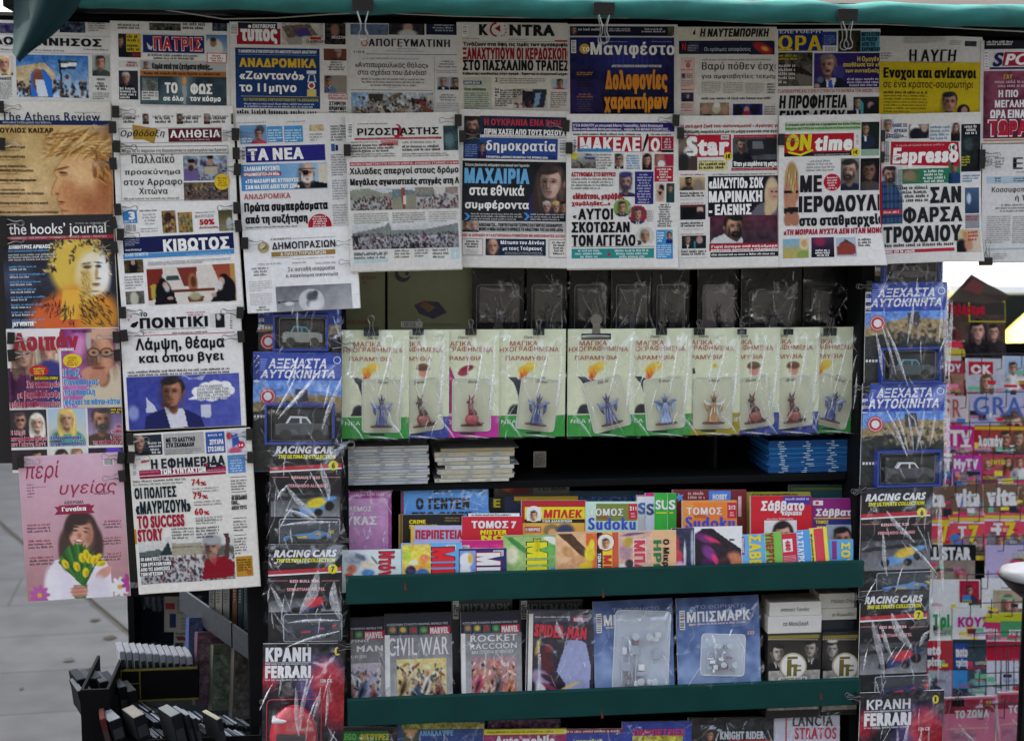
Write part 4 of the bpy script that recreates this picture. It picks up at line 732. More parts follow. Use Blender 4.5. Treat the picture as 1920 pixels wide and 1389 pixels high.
for i, s1 in enumerate(('ΟΥΤΕ ΑΔΕΙΑΖΩ,', 'ΟΥΤΕ ΥΠΟΤΙΜΩ ΤΟΝ...', 'ΕΚΕΙΝΟΝ, ΜΗΠΩΣ...', 'ΠΕΣ ΤΟΝ... ΑΥΤΟΝ ΠΟΥ', 'ΕΧΕΙ ΚΑΙ ΤΟ ΕΚΠΛΗΚΙ')): n.s_(s1, 370 + (i == 0) * 5, 721 + i * 5.6, 432 - (i == 0) * 14, 725.4 + i * 5.6, '222', 'r', sh=.1)
n.done()
n = news('newspaper with dark green and crimson headlines above an old man raising his fist', ((237, 813), (466, 803), (490, 1100), (262, 1112)), -.026, page='e6e3da')
n.p(252, 815, 304, 853, '2a323e').face(262, 827, 28, 'b48a76', '222', '222', 'b'); n.l(272, 827, 302, 851, 4, 'ddd', .9, al='r').b(307, 811, 383, 851, 'b2b2ae').h_('ΜΕ ΤΟ ΔΑΧΤΥΛΟ', 311, 819, 366, 827, K_, 'b').h_('ΣΤΗ ΣΚΑΝΔΑΛΗ', 311, 829, 364, 837, K_, 'b').l(311, 839, 380, 850, 3, '666', .4)
n.b(386, 809, 422, 849, '3a5ca8').l(390, 811, 420, 818, 1, 'cde', .7).h_('ΖΕΥΓΑΡΙΑ', 393, 823, 419, 832, W_, 'b').h_('ΣΤΟ ΣΑΝΙΔΙ', 390, 836, 420, 845, W_, 'b'); p = n.p(425, 806, 462, 848, 'cfd0dc').n(.08, 8); p.p([(434, 815), (446, 812), (450, 830), (436, 838)], '3a5ab0').e(440, 845, 12, 8, 'c05a78', .4).e(452, 834, 7, 7, 'c02a44', .3).e(430, 816, 6, 7, 'b04050', .4); n.s_('14', 448, 832, 456, 836, W_, 'x')
n.m_('Η ΕΦΗΜΕΡΙΔΑ', 283, 856, 422, 874, '232b38', 'x').b(261, 877, 424, 887, 'a22650').s_('ΤΩΝ ΣΥΝΤΑΚΤΩΝ', 300, 876.5, 386, 886, W_, 'x').b(262, 888.5, 424, 893, 'a22650', ly=.8).l(268, 889, 398, 892, 1, '4a1028', .8).l(262, 878, 298, 886, 2, 'e0a8bc', .4).l(388, 878, 422, 886, 2, 'e0a8bc', .4).poly([(381, 870), (390, 866), (408, 866), (420, 873), (402, 876), (386, 880)], '2c2c30', ly=2.4).poly([(382, 868), (392, 868), (388, 874)], 'b02c44', ly=2.6).poly([(394, 869), (408, 869), (404, 874), (394, 874)], 'e8e8e8', ly=2.6).poly([(264, 864), (280, 861), (280, 865), (265, 868)], 'c0405c').bars(248, 867, 257, 892, 10, False)
n.b(427, 852, 460, 886, '5a90cc').l(430, 860, 458, 884, 5, 'ddeeff', .5, al='c')
n.l(250, 896, 352, 903, 1, '555', .5).l(250, 902, 346, 909, 1, '777', .3)
n.h_('ΟΙ ΠΟΛΙΤΕΣ', 252, 912, 331, 932, '1e2c34', 'b').h_('«ΜΑΥΡΙΖΟΥΝ»', 254, 937, 358, 960, '1e2c34', 'b').h_('ΤΟ SUCCESS', 257, 964, 346, 987, 'a4243c', 'b').h_('STORY', 258, 991, 305, 1013, 'a4243c', 'b')
for s1, x, y in (('74', 359, 897), ('79', 362, 922), ('60', 365, 952)): n.h_(s1, x, y, x + 16, y + 12, R_, 'S').h_('%', x + 17, y + 5, x + 28, y + 12, R_, 'b').l(x + 2, y + 14, x + 54, y + 25, 2, '777', .4)
n.l(322, 987, 365, 1010, 4, '444', .6).l(368, 970, 406, 982, 2, '777', .4).l(368, 985, 412, 1008, 4, '333', .7)
p = n.p(262, 1004, 440, 1090, 'cfd0cf').g('d8d8d2', 'b0b0b4'); p.p([(262, 1030), (300, 1026), (310, 1038), (262, 1040)], '5a6664').p([(300, 1038), (312, 1020), (318, 1012), (324, 1038)], '2c3a3c').p([(324, 1016), (380, 1018), (384, 1040), (324, 1040)], 'a8a08c').p([(324, 1022), (382, 1024), (382, 1027), (324, 1025)], '847c6c').e(420, 1036, 30, 10, '566258', .5)
p.crowd(262, 1040, 440, 1090, 4.4, ('2c2c38', '4a4a5c', 'a88a80', '7a3038', 'c8c4c4', '3a4460')); p.p([(398, 960), (404, 955), (416, 958), (420, 966), (428, 990), (434, 1015), (430, 1050), (420, 1052), (426, 1015), (414, 982), (404, 970)], '5a3c3c').e(409, 960, 8, 6, '6a4a48', .4).p([(414, 984), (427, 980), (428, 984), (416, 988)], 'b02c34')
p.p([(376, 1088), (384, 1052), (404, 1046), (424, 1048), (440, 1060), (438, 1086)], '8a1c2a').face(400, 1028, 40, 'b08878', 'a8aaac', None, 'm', -1).e(400, 1014, 17, 9, 'a6a9ac', .3).e(399, 1046, 7, 8, '9a7464', .4).p([(396, 1048), (408, 1050), (402, 1062)], 'b8404a')
for i, s1 in enumerate(('ΟΙ ΑΝΑΓΚΕΣ', 'ΤΩΝ ΕΡΓΑΤΩΝ ΠΑΝΩ', 'ΑΠΟ ΤΙΣ ΔΙΑΘΕΣΕΙΣ', 'ΤΩΝ ΗΓΕΣΙΩΝ')): n.b(262.5, 1043 + i * 9.2, (298, 322, 320, 306)[i] + 1, 1051.6 + i * 9.2, '22242a', ly=2.5).h_(s1, 264, 1044.4 + i * 9.2, (298, 321, 319, 305)[i], 1050.6 + i * 9.2, W_, 'x')
for y, k in ((893, 4), (921, 2), (970, 4), (1002, 6)): n.b(432 + (y - 890) * .06, y, 462, y + 1.2, '444').l(433 + (y - 890) * .06, y + 4, 464, y + 4 + k * 5.4, k, '555', .6)
for i, s1 in enumerate(('ΟΙ ΩΚΕΑΝΟΙ', 'ΕΙΝΑΙ...', 'ΔΙΚΟΙ ΤΟΥΣ')): n.s_(s1, 434, 929 + i * 9, (463, 449, 463)[i], 936 + i * 9, K_, 'b')
n.b(443, 1042, 474, 1080, 'c09030').l(445, 1046, 472, 1070, 5, '6a3c18', .9).disc(468, 1072, 5, 'b0642c'); n.b(251, 992, 256, 1020, 'c08a24'); n.done()
# --- third column
n = news('newspaper with a blue front panel lettered in yellow and white', (432, 43, 650, 262), .0, page='d6d4cf')
n.b(446, 43, 520, 54, '222a3a').s_('ΕΛΕΥΘΕΡΟΣ', 473, 46, 517, 53, W_, 'b', sh=.2).disc(468, 50, 3, W_).b(444, 54, 526, 84, 'a01c2e').m_('τυπος', 451, 55, 520, 76, W_, 'x').bars(432, 45, 446, 66, 9, False)
p = n.p(528, 44, 606, 85, 'b9b4aa').p([(528, 50), (580, 45), (596, 66), (540, 72)], '6a5a4c').n(.18, 6); p.p([(550, 58), (576, 52), (584, 66), (560, 70)], '4a3a78').p([(535, 72), (566, 70), (566, 84), (540, 84)], '98948c'); n.s_('21 ΑΠΡΙΛΙΟΥ', 574, 76, 610, 81, '333', 'b').b(582, 70, 602, 75, R_, ly=2.2); n.p(609, 43, 648, 84, '2a2624').n(.2, 6).e(628, 57, 8, 12, '8a6450', .5); n.s_('ΝΕΛΣΟΝ', 622, 68, 648, 73, 'ccc', 'b')
n.b(442, 91, 600, 204, '1d3a6c').s_('ΤΙ ΑΝΑΦΕΡΕΤΑΙ ΣΤΗΝ ΕΙΣΗΓΗΣΗ ΤΟΥ ΑΝΩΤΑΤΟΥ ΕΙΔΙΚΟΥ ΔΙΚΑΣΤΗΡΙΟΥ', 447, 94.5, 594, 100, 'dfe3ea', 'b').b(447, 103, 594, 103.8, '8a9ab8', ly=2).h_('ΑΝΑΔΡΟΜΙΚΑ', 449, 110, 593, 126, 'd8b030', 'x').h_('«Ζωντανό»', 449, 134, 571, 149, W_, 'b').h_('το 11μηνο', 449, 157, 556, 172, W_, 'b').b(452, 181, 598, 182, 'b0a060', ly=2).s_('ΟΙ 7 ΚΑΤΗΓΟΡΙΕΣ ΣΥΝΤΑΞΙΟΥΧΩΝ ΠΟΥ ΤΑ ΔΙΕΚΔΙΚΟΥΝ', 457, 185, 597, 190, 'a8a04c', 'b').l(458, 193, 590, 203, 2, 'c8d0dc', .6)
n.b(575, 133, 593, 139, 'd6dce6', ly=2).poly([(579, 140), (590, 140), (593, 155), (576, 155)], 'b8c4d4', ly=2).poly([(581, 141), (588, 141), (590, 153), (579, 153)], '24406e', ly=2.3).disc(584, 161, 7, 'e4e0d4', ly=2.3).disc(584, 161, 4.4, 'b03430', ly=2.6).b(576, 168, 593, 181, 'd0bc6a', ly=2)
n.l(445, 207, 600, 216, 1, '222', 1.2); n.p(607, 92, 650, 114, '6a3c34').face(634, 100, 17, 'b08474', '888', '222834'); n.l(612, 115, 650, 133, 4, '333', .8, al='c').p(608, 142, 650, 175, '8a8478').face(616, 152, 16, 'a87a64', '222', '5a6c8c', 'g', tie='222'); n.fr(616, 176, 652, 187, R_, 1).l(618, 178, 650, 186, 2, R_, .8)
for i, s1 in enumerate(('ΣΤΗΡΙΞΗ', 'ΙΕΡΩΝΥΜΟΥ', 'ΣΤΟΝ ΦΡΕΝ')): n.h_(s1, 617, 191 + i * 9, 648 + i, 198 + i * 9, K_, 'b')
n.done()
n = news('newspaper with a violet title band and a white bearded man on light blue', ((441, 217), (651, 212), (662, 452), (456, 460)), -.008, page='e0dfdc')
n.p(450, 235, 500, 270, '6a98c0').e(488, 244, 8, 9, '4a4a54').face(485, 252, 18, 'b98a74', '333', 'c8405a'); n.l(453, 258, 474, 268, 2, 'eef', .8).b(501, 237, 530, 267, '4c92c8').b(533, 236, 568, 267, '4c92c8').l(503, 242, 529, 266, 5, 'dff', .6).l(535, 242, 566, 266, 5, 'dff', .6).l(440, 228, 500, 232, 1, '888', .4).l(538, 226, 574, 230, 1, '888', .4).p(580, 234, 607, 246, 'c8b48c').n(.2, 5); n.l(581, 249, 606, 265, 3, '777', .5).l(620, 234, 650, 265, 6, '445', .8)
n.b(461, 273, 610, 303, '2a2a7c').m_('ΤΑ ΝΕΑ', 465, 278, 569, 299, W_, 'x').bars(453, 275, 460, 303, 10, False).b(621, 270, 628, 284, '3a5c94').b(629, 272, 634, 283, N_).l(621, 288, 650, 330, 9, '556', .4).l(623, 336, 652, 375, 8, '778', .4).l(624, 382, 652, 420, 8, '777', .4)
p = n.p(452, 307, 614, 356, '5a9cd0').g('3f86c4', 'a8c4d8', 0); p.p([(597, 309), (616, 309), (616, 346), (597, 346)], 'd6cdb8').p([(550, 356), (556, 344), (572, 336), (592, 342), (614, 347), (614, 356)], '17191e').face(576, 326, 38, 'c9a08c', 'e0dcd6', None, 'bd').p([(567, 320), (579, 320), (578, 329), (568, 329)], '15151a').p([(560, 318), (593, 316), (593, 318.5), (560, 320)], '333')
n.s_('ΣΑΛΜΑΝ ΡΟΥΣΝΤΙ', 457, 312, 524, 320, W_, 'x').b(455, 323, 527, 331, 'b02434', ly=2.4).s_('ΠΡΟΔΗΜΟΣΙΕΥΣΗ «ΤΑ ΝΕΑ»', 457, 324, 524, 329.5, W_, 'b').h_('«ΤΟ ΜΑΧΑΙΡΙ ΜΕ ΧΤΥΠΟΥΣΕ', 460, 335, 560, 342, W_, 'b').h_('ΣΑΝ ΝΑ ΕΙΧΕ ΔΙΚΗ ΤΟΥ ΖΩΗ»', 460, 346, 562, 353.5, W_, 'b')
n.h_('ΑΝΑΔΡΟΜΙΚΑ', 457, 363, 545, 373, 'b03038', 's').h_('Πρώτα συμπεράσματα', 458, 378, 615, 394, K_, 'b').h_('από τη συζήτηση', 460, 402, 577, 417, K_, 'b').disc(600, 423, 22, 'b01c2c', ly=1.4).l(584, 404, 616, 426, 5, 'eee', .7, al='c').l(462, 422, 560, 428, 1, '666', .5); n.done()
n = news('plain white auction notices newspaper with a grey photo of a globe', ((457, 431), (660, 425), (681, 578), (461, 585)), -.016, page='ebebea', wave=.002, curl=((1, 0, .8, .02),))
n.s_('ΕΦΗΜΕΡΙΣ', 508, 446, 547, 450, '444', 's').b(548, 445, 629, 446, '999').m_('ΔΗΜΟΠΡΑΣΙΩΝ', 510, 452, 629, 465, '2a2c32', 'b').b(509, 470, 629, 479, '9a7c3c').s_('& ΠΛΕΙΣΤΗΡΙΑΣΜΩΝ', 526, 471, 611, 477.5, W_, 's').disc(494, 464, 11, 'b0a27c').disc(492, 462, 5, 'd8d0b8', ly=2.3).poly([(488, 470), (500, 458), (502, 466)], '8a7a54', ly=2.5).b(509, 483, 545, 484, '999').l(548, 481, 629, 485, 1, 'aaa', .4)
n.l(484, 491, 530, 497, 1, '999', .4).l(548, 489, 574, 495, 1, '999', .4).l(592, 489, 632, 495, 1, '999', .4).l(468, 500, 508, 518, 3, '777', .7, al='c').h_('Σε ασταθή ισορροπία', 540, 499, 628, 507, '555', 's').h_('η παγκόσμια οικονομία', 536, 511, 634, 518, '555', 's').l(467, 525, 511, 546, 5, 'aaa', .4).l(469, 549, 512, 572, 6, 'aaa', .4).l(480, 573, 506, 583, 2, '555', .8, al='c')
p = n.p(518, 534, 660, 583, '8a8c90').g('6e7176', 'a0a2a6').n(.1, 20); p.mix(np.clip((p.X - 600) / 60, 0, 1) * .4, lin0('dcdcdc')); p.e(584, 563, 24, 22, 'c6c8ca', .12).e(585, 556, 10, 10, '55585c', .5).e(592, 550, 5, 6, '4a4d52', .5).e(578, 569, 4, 6, '5c6064', .5).e(590, 572, 14, 9, 'dadcde', .8).p([(520, 563), (560, 562), (560, 564), (520, 565)], '333').e(542, 567, 9, 4, 'd8d8d8', .5); n.done()
# --- fourth column onwards: two rows of folded newspapers
n = news('newspaper with thin black serif title and photo of collapsed building rubble', (646, 45, 860, 262), .002, page='cfceca')
n.p(657, 46, 728, 66, '5a6a80').n(.12, 9); n.p(729, 44, 796, 66, '2a2a2c').n(.1, 6).e(765, 52, 9, 10, 'a88a78', .4).e(764, 64, 18, 8, 'bcb8b4', .4); n.b(799, 44, 860, 66, '1a2238').l(804, 45, 850, 60, 3, 'b8bcc8', .6, al='r')
n.disc(683, 81, 6.5, 'b05048').disc(683, 81, 4, 'cfceca', ly=2.4).m_('ΑΠΟΓΕΥΜΑΤΙΝΗ', 691, 74, 844, 88, '222226', 'S').l(744, 90, 782, 93, 1, '888', .4).l(726, 95, 798, 98, 1, '777', .4).bars(659, 94, 686, 102).b(657, 102, 860, 103, '44506a')
n.l(680, 108, 790, 113, 1, '9aa0b4', .5).h_('«Αντιπυραυλικός θόλος»', 666, 117, 803, 127, '26282c', 'r').h_('στα σχέδια του Δένδια!', 671, 131, 799, 141, '26282c', 'r').l(662, 146, 812, 163, 3, '6a6a6a', .5, al='c').l(728, 163, 746, 166, 1, '888', .4).b(658, 169, 812, 170, '555').b(814, 108, 815, 205, 'aaa')
p = n.p(659, 174, 813, 225, '8c8478').g('a8b4bc', '7c7468').p([(659, 174), (690, 174), (684, 200), (659, 200)], '7c98b8').n(.25, 7)
for i, q in enumerate(((690, 176, 30, 14), (706, 196, 24, 16), (730, 182, 28, 10), (746, 200, 26, 9), (770, 184, 30, 16), (760, 206, 34, 10), (790, 196, 22, 14), (720, 206, 22, 10), (800, 180, 14, 10), (684, 210, 26, 12))): a = .5 * math.sin(i * 2.3); p.p([(q[0], q[1]), (q[0] + q[2], q[1] + q[2] * a), (q[0] + q[2] - 4, q[1] + q[2] * a + q[3]), (q[0] + 3, q[1] + q[3])], ('3a342e', 'c8bca8', '6a5a48', 'a08c74', '2a2624', 'b8b8b4', '8a5040')[i % 7])
p.p([(724, 200), (752, 186), (762, 196), (736, 212)], 'c6c8c4').e(790, 193, 8, 4, '9a3030', .5).crowd(668, 180, 812, 224, 4, ('222', '4a4238', 'c0b4a0', '6a5c50'), .4)
n.l(818, 113, 860, 128, 3, '555', .5, al='c').l(818, 131, 860, 138, 2, '888', .4).p(820, 145, 842, 169, '9aa0ae').face(831, 153, 15, 'b48a76', '777', '222c50', tie='35a'); n.p(843, 145, 864, 169, '9aa0ae').face(853, 154, 15, 'b48a76', '333', '22242c', 'g'); n.l(820, 176, 860, 190, 3, '555', .6, al='c').l(818, 192, 860, 204, 3, '888', .4); n.done()
n = news('newspaper with a red emblem across its black title and photos of crowds of strikers', ((647, 215), (861, 209), (861, 502), (657, 510)), -.024, page='d9d7d0')
n.l(670, 231, 728, 234, 1, '333', .7).m_('ΡΙΖΟΣΠΑΣΤΗΣ', 670, 240, 822, 253, '1e1e22', 'b').disc(744, 246, 9, 'a82838', ly=2.4, ry=13).disc(741, 244, 7, 'd9d7d0', ly=2.7, ry=10).b(735, 242, 760, 245, 'a82838', ly=2.9).poly([(744, 246), (748, 244), (756, 256), (752, 257)], 'a82838', ly=2.9).bars(652, 232, 661, 260, 10, False).b(665, 258, 828, 262, 'a82838').l(668, 259, 820, 262, 1, 'd8a0a8', .6)
n.p(831, 236, 860, 282, '34484c').n(.2, 6).e(842, 262, 9, 12, '5a7478', .5); n.l(658, 264, 710, 269, 1, '777', .4).fr(714, 264, 746, 273, R_, 1).s_('ΔΙΑΔΗΛΩΣΗ', 716, 266, 744, 271, R_, 'x').l(658, 270, 742, 286, 3, '222', .9).l(658, 287, 742, 295, 2, '555', .6).l(754, 263, 818, 270, 1, '777', .4).l(754, 272, 826, 284, 2, '222', .9).l(754, 286, 842, 294, 2, '666', .6)
n.b(656, 303, 861, 310, 'a82c3a').s_('ΜΑΖΙΚΗ ΣΥΜΜΕΤΟΧΗ ΣΤΗ ΧΤΕΣΙΝΗ ΑΠΕΡΓΙΑ - ΕΠΟΜΕΝΟΣ ΣΤΑΘΜΟΣ Η 1η ΜΑΗ', 658, 304.5, 861, 308.5, 'e4c8c8', 'b').h_('Χιλιάδες απεργοί στους δρόμους', 656, 313, 876, 325, '26262a', 'b').h_('Μεγάλες αγωνιστικές στιγμές στη ΛΑΡΙΣΑ', 657, 333, 896, 345, '26262a', 'b')
p = n.p(657, 352, 860, 393, 'a8aaa8').g('c4cace', '9a9c94'); p.p([(657, 356), (690, 352), (720, 362), (735, 360), (735, 372), (657, 374)], '8c9080').p([(736, 354), (780, 358), (810, 362), (810, 370), (736, 372)], '6a7c84').p([(778, 352), (812, 350), (816, 366), (780, 364)], '8a8478').p([(815, 348), (828, 348), (830, 366), (816, 366)], 'c8c0b4').p([(835, 354), (860, 348), (860, 366), (835, 364)], '98887c')
p.crowd(657, 366, 735, 393, 4, ('d0d0d0', '444', '7a7a80', '8a4048', '223')); p.crowd(780, 364, 860, 391, 4, ('d8d4d4', '555', 'a04a54', '8a8a90', '223')); p.p([(735, 372), (780, 362), (780, 393), (735, 393)], '8a8a78').p([(752, 352), (760, 352), (760, 393), (754, 393)], '8a4a34').p([(756, 368), (761, 368), (761, 384), (756, 384)], 'd0c8c0')
n.l(664, 399, 730, 420, 5, '777', .5).l(736, 397, 798, 418, 5, '666', .6).l(804, 395, 858, 416, 5, '888', .5)
p = n.p(661, 416, 860, 466, '8c9098').g('d4d6d4', '888c94'); p.p([(661, 436), (720, 424), (730, 416), (735, 432), (790, 432), (860, 420), (860, 442), (661, 444)], '6a726e', .8); p.crowd(661, 436, 860, 466, 3.6, ('30323c', '8a90a0', 'b8b4b4', '4a4e5c', '6a3a40', '22242c'))
p.crowd(730, 452, 800, 466, 4, ('15151a', '22242c'), .8)
n.l(664, 470, 730, 478, 1, '777', .5).l(664, 474, 726, 486, 2, '4a6a70', .9).b(664, 486, 728, 492, 'b8ccd0', ly=.8).l(740, 467, 770, 484, 3, '444', .6).l(777, 466, 805, 482, 3, '444', .6).l(811, 465, 842, 484, 3, '444', .6).b(845, 466, 860, 485, 'b4ccd2', ly=.8); n.done()
n = news('newspaper with big Latin letters in black and a crimson dotted ring for the letter o', (857, 43, 1064, 246), .0, page='cfcbbf')
n.m_('K', 898, 46, 915, 66, '1e1e20', 'x').disc(932, 56, 14, '8e1f2c', ly=2.2).disc(932, 56, 10.6, 'cfcbbf', ly=2.5).b(931, 42, 948, 70, 'cfcbbf', ly=2.6).poly([(927, 54), (938, 47), (938, 61)], '8e1f2c', ly=2.9).m_('NTRA', 955, 47, 1040, 67, '1e1e20', 'x')
for i in range(5): n.disc(938 + 10 * math.cos(i * .5 - .7), 56 + 12 * math.sin(i * .55 - .6), 1.4, '8e1f2c', ly=3)
n.bars(867, 48, 877, 67, 8, False).b(868, 78, 1062, 79, '999').l(868, 71, 900, 75, 1, '777', .4).l(953, 73, 988, 76, 1, '777', .5).b(1040, 76, 1064, 79, R_)
n.h_('Τινάζουν στα ύψη τις τιμές των αμνοεριφίων', 869, 80, 1073, 87, '222', 'x').h_('ΞΑΝΑΧΤΥΠΟΥΝ ΟΙ ΚΕΡΔΟΣΚΟΠΟΙ', 868, 90, 1076, 111, '8a1f2a', 'b').h_('ΣΤΟ ΠΑΣΧΑΛΙΝΟ ΤΡΑΠΕΖΙ', 868, 113, 1072, 132, '1c1c1e', 'b').s_('Καθεστώς ασυδοσίας στην αγορά - Άφαντοι οι ελεγκτικοί μηχανισμοί', 868, 136, 1082, 141, '222', 'x')
n.b(869, 145, 922, 206, 'b4bba8').b(869, 152, 903, 159, '24345c', ly=2).s_('ΚΟΝΤΡΑ ΣΕ ΟΛΑ', 871, 153.5, 900, 157.5, W_, 'b').s_('Είναι απίστευτο', 871, 165, 911, 170, '222', 'b').l(871, 173, 918, 205, 8, '4a5044', .5).s_('Σ', 928, 146, 935, 154, '8a1f2a', 'S').l(937, 146, 1024, 158, 3, '555', .5)
n.l(928, 165, 938, 182, 3, '333', 1).l(938, 168, 980, 184, 4, '333', 1.2).l(928, 184, 962, 200, 4, '222', 1)
p = n.p(962, 167, 1026, 203, 'b8b4aa').p([(962, 167), (982, 167), (984, 190), (962, 192)], 'a8a498').p([(978, 170), (1000, 172), (1010, 178), (1006, 203), (980, 203)], '22242a').p([(998, 168), (1026, 168), (1020, 203), (1004, 203)], '2c343c').p([(1004, 176), (1014, 174), (1010, 196), (1000, 203)], '7a98b8'); p.crowd(962, 190, 1000, 203, 4, ('a03a48', 'c8c4bc', '33343c', '8a6a5a'))
n.p(1034, 148, 1064, 168, 'a8b4c4').face(1050, 156, 15, 'a87a68', '222', 'b02838'); n.l(1032, 172, 1064, 203, 8, '5a4040', .7); n.done()
n = news('newspaper with pale blue headline on black beside a dark haired woman', ((862, 204), (1064, 210), (1064, 503), (858, 499)), -.012, page='d8d5ce')
n.p(870, 218, 900, 268, '22262e').face(885, 236, 34, 'a88474', '2a2220', '2a3a44', 'd'); n.p(900, 219, 1064, 254, '222c40').n(.08, 20); n.h_('Η ΟΥΚΡΑΝΙΑ ΕΝΑ ΒΗΜΑ', 908, 224, 1062, 236, 'a83844', 'x').h_('ΠΡΙΝ ΧΑΣΕΙ ΑΠΟ ΤΟΥΣ ΡΩΣΟΥΣ', 908, 243, 1060, 253, 'eceae4', 'b').l(908, 256, 1060, 259, 1, '666', .4)
n.b(869, 259, 1046, 299, '2a4a8c').b(869, 263, 897, 297, '22386c', ly=1.4).l(872, 270, 896, 294, 6, '8aa4cc', .5).p(896, 266, 912, 298, '2c4480').face(904, 275, 13, 'b08068', '222', '2a2448', tie='845'); n.m_('δημοκρατία', 911, 264, 1042, 283, 'ece9e0', 'S').s_('ΕΦΗΜΕΡΙΔΑ «ΔΙΕΘΝΗΣ ΕΦΗΜΕΡΙΔΑ ΤΗΣ ΧΡΟΝΙΑΣ 2020»', 912, 293, 1028, 297, 'eee', 'b').b(910, 291, 1044, 299, '22386c', ly=1.4).bars(1048, 262, 1062, 296, 11, False)
p = n.p(867, 303, 1062, 415, '22262a').g('1e2226', '2c2e34').n(.03, 20); p.p([(986, 400), (996, 362), (1020, 352), (1050, 362), (1062, 390), (1062, 415), (990, 415)], '2c2c58').e(1032, 345, 28, 42, '3a302e', .15).e(1010, 372, 11, 34, '3c3230', .4).e(1056, 370, 10, 34, '3a302e', .4).face(1034, 342, 60, 'c4a496', '3a302e', None, 'w', -1)
for x, sk, hr in ((1026, 'b08a78', 'aaa'), (1044, 'b88e78', 'c0a060'), (1058, 'a8806c', '222')): p.face(x, 387, 20, sk, hr, '223', 'm')
n.s_('Έλληνες βουλευτές υπέγραψαν στο πλευρό των Γερμανών', 872, 307, 993, 312, 'b8b4ac', 'r').h_('ΜΑΧΑΙΡΙΑ', 871, 316, 993, 343, '6aacd8', 'x').h_('στα εθνικά', 880, 347, 983, 366, 'eceae4', 'b').h_('συμφέροντα', 872, 376, 992, 391, 'eceae4', 'b')
for x in (870, 982): n.poly([(x, 399), (x + 5, 399), (x + 12, 406), (x + 5, 413), (x, 413), (x + 6, 406)], '4a8cc8', ly=2.4)
n.l(883, 399, 980, 413, 3, 'c8c8c4', .5).l(995, 400, 1060, 414, 3, 'c8c8c4', .5).b(866, 415, 1062, 436, 'b8b8b4').p(867, 413, 898, 435, '9a9894').face(875, 421, 16, 'b08a74', '222', '223'); n.pics[-1][0].face(889, 421, 17, 'c09a88', 'ccc', '22263a', 'b')
n.h_('ΑΠΕΙΧΑΝ ΓΣΕ... ΤΟΝΤΟΙ ΓΙΛΑΤΟΙ ΤΣΙΠΡΑΣ ΚΑΙ ΓΙΩΡΓΟΣ ΠΑΠΑΝΔΡΕΟΥ,', 898, 419, 1056, 425, '222', 'b').h_('ΜΟΝΟ Η ΝΙΝΑ ΚΑΣΙΜΑΤΗ ΟΡΘΩΣΕ ΤΟ ΑΝΑΣΤΗΜΑ ΤΗΣ ΚΑΙ ΕΙΠΕ «ΟΧΙ»', 898, 427, 1056, 433, '222', 'b').s_('ΕΩΣ 25 ΑΠΡΙΛΙΟΥ Η ΓΛΑΣΤΟΠΟΙΗΣΗ ΡΥΘΜΙΣΕΩΝ ΜΕ ΑΝΕΞΟΦΛΗΤΕΣ ΔΟΣΕΙΣ', 867, 439, 1060, 444, R_, 'b')
n.fr(866, 447, 905, 479, '888', 1).l(870, 450, 901, 465, 3, '222', 1, al='c').l(870, 467, 901, 477, 3, '888', .4, al='c').p(910, 448, 1023, 479, '1e2c40').n(.04, 9).face(923, 462, 30, 'b88e7c', 'bbb', '28304a', 'b', tie='557'); n.h_('Μέτωπο του Δένδια', 938, 451, 1020, 458, 'eee', 'S').h_('με τους Τούρκους', 942, 462, 1016, 469, 'eee', 'S').l(946, 472, 1018, 478, 2, 'aaa', .5).fr(1028, 449, 1064, 483, '888', 1).l(1032, 452, 1062, 478, 5, '333', .7, al='c'); n.done()
n = news('navy fronted newspaper with tall orange headline and a yellow dot by its white title', (1061, 46, 1270, 262), .003, page='cac7c2')
n.b(1069, 50, 1262, 68, '15182c').p(1070, 50, 1083, 66, '223').face(1076, 57, 13, 'a8806c', '333', '334'); n.l(1084, 53, 1130, 59, 1, 'ccc', .8).l(1138, 53, 1186, 60, 2, 'ccc', .8, al='c').l(1196, 53, 1254, 62, 2, 'ccc', .8, al='c').p(1252, 50, 1264, 66, '554').n(.2, 4)
p = n.p(1069, 71, 1264, 214, '22245c').g('24265e', '15182c').n(.06, 14); p.e(1172, 112, 55, 30, '30347c', 1, op=.7).e(1160, 205, 60, 26, '101220', .5); p.p([(1070, 150), (1120, 150), (1135, 214), (1070, 214)], '3a2a6a', .5)
for x in range(1140, 1230, 9): p.p([(x, 100), (x + 3, 100), (x + 3, 122), (x, 122)], '3c4a94', .5)
n.bars(1071, 76, 1080, 100, 9, False).disc(1096, 92, 9.5, 'd0a820').s_('το', 1091, 89, 1105, 97, W_, 'S', ly=4).m_('Μανιφέστο', 1107, 79, 1265, 103, 'efece4', 'S').l(1125, 77, 1180, 80, 1, 'aab', .4).l(1222, 77, 1262, 80, 1, 'aab', .4).s_('ΑΡΙΣΤΕΡΗ ΕΠΙΧΕΙΡΗΣΗ ΕΚΦΟΒΙΣΜΟΥ ΕΡΕΥΝΗΤΩΝ', 1147, 122, 1240, 126.5, 'ccc', 'b')
n.h_('Δολοφονίες', 1135, 131, 1251, 166, 'd0862c', 'x').h_('χαρακτήρων', 1133, 175, 1252, 203, 'd0862c', 'x')
n.b(1074, 130, 1119, 214, 'cfccd2').l(1079, 135, 1114, 142, 2, 'c08040', .9, al='c').l(1080, 144, 1113, 165, 4, '222', 1, al='c').l(1092, 167, 1102, 171, 1, '333', 1).l(1079, 175, 1114, 184, 2, 'b07838', .7, al='c').l(1079, 185, 1114, 210, 6, '555', .5, al='c').b(1244, 206, 1262, 213, 'c4c0c8', ly=.9); n.done()
n = news('newspaper with white capitals split by a black blade on red, and round portraits lower down', ((1063, 214), (1270, 215), (1271, 503), (1061, 502)), -.018, page='dedcd6')
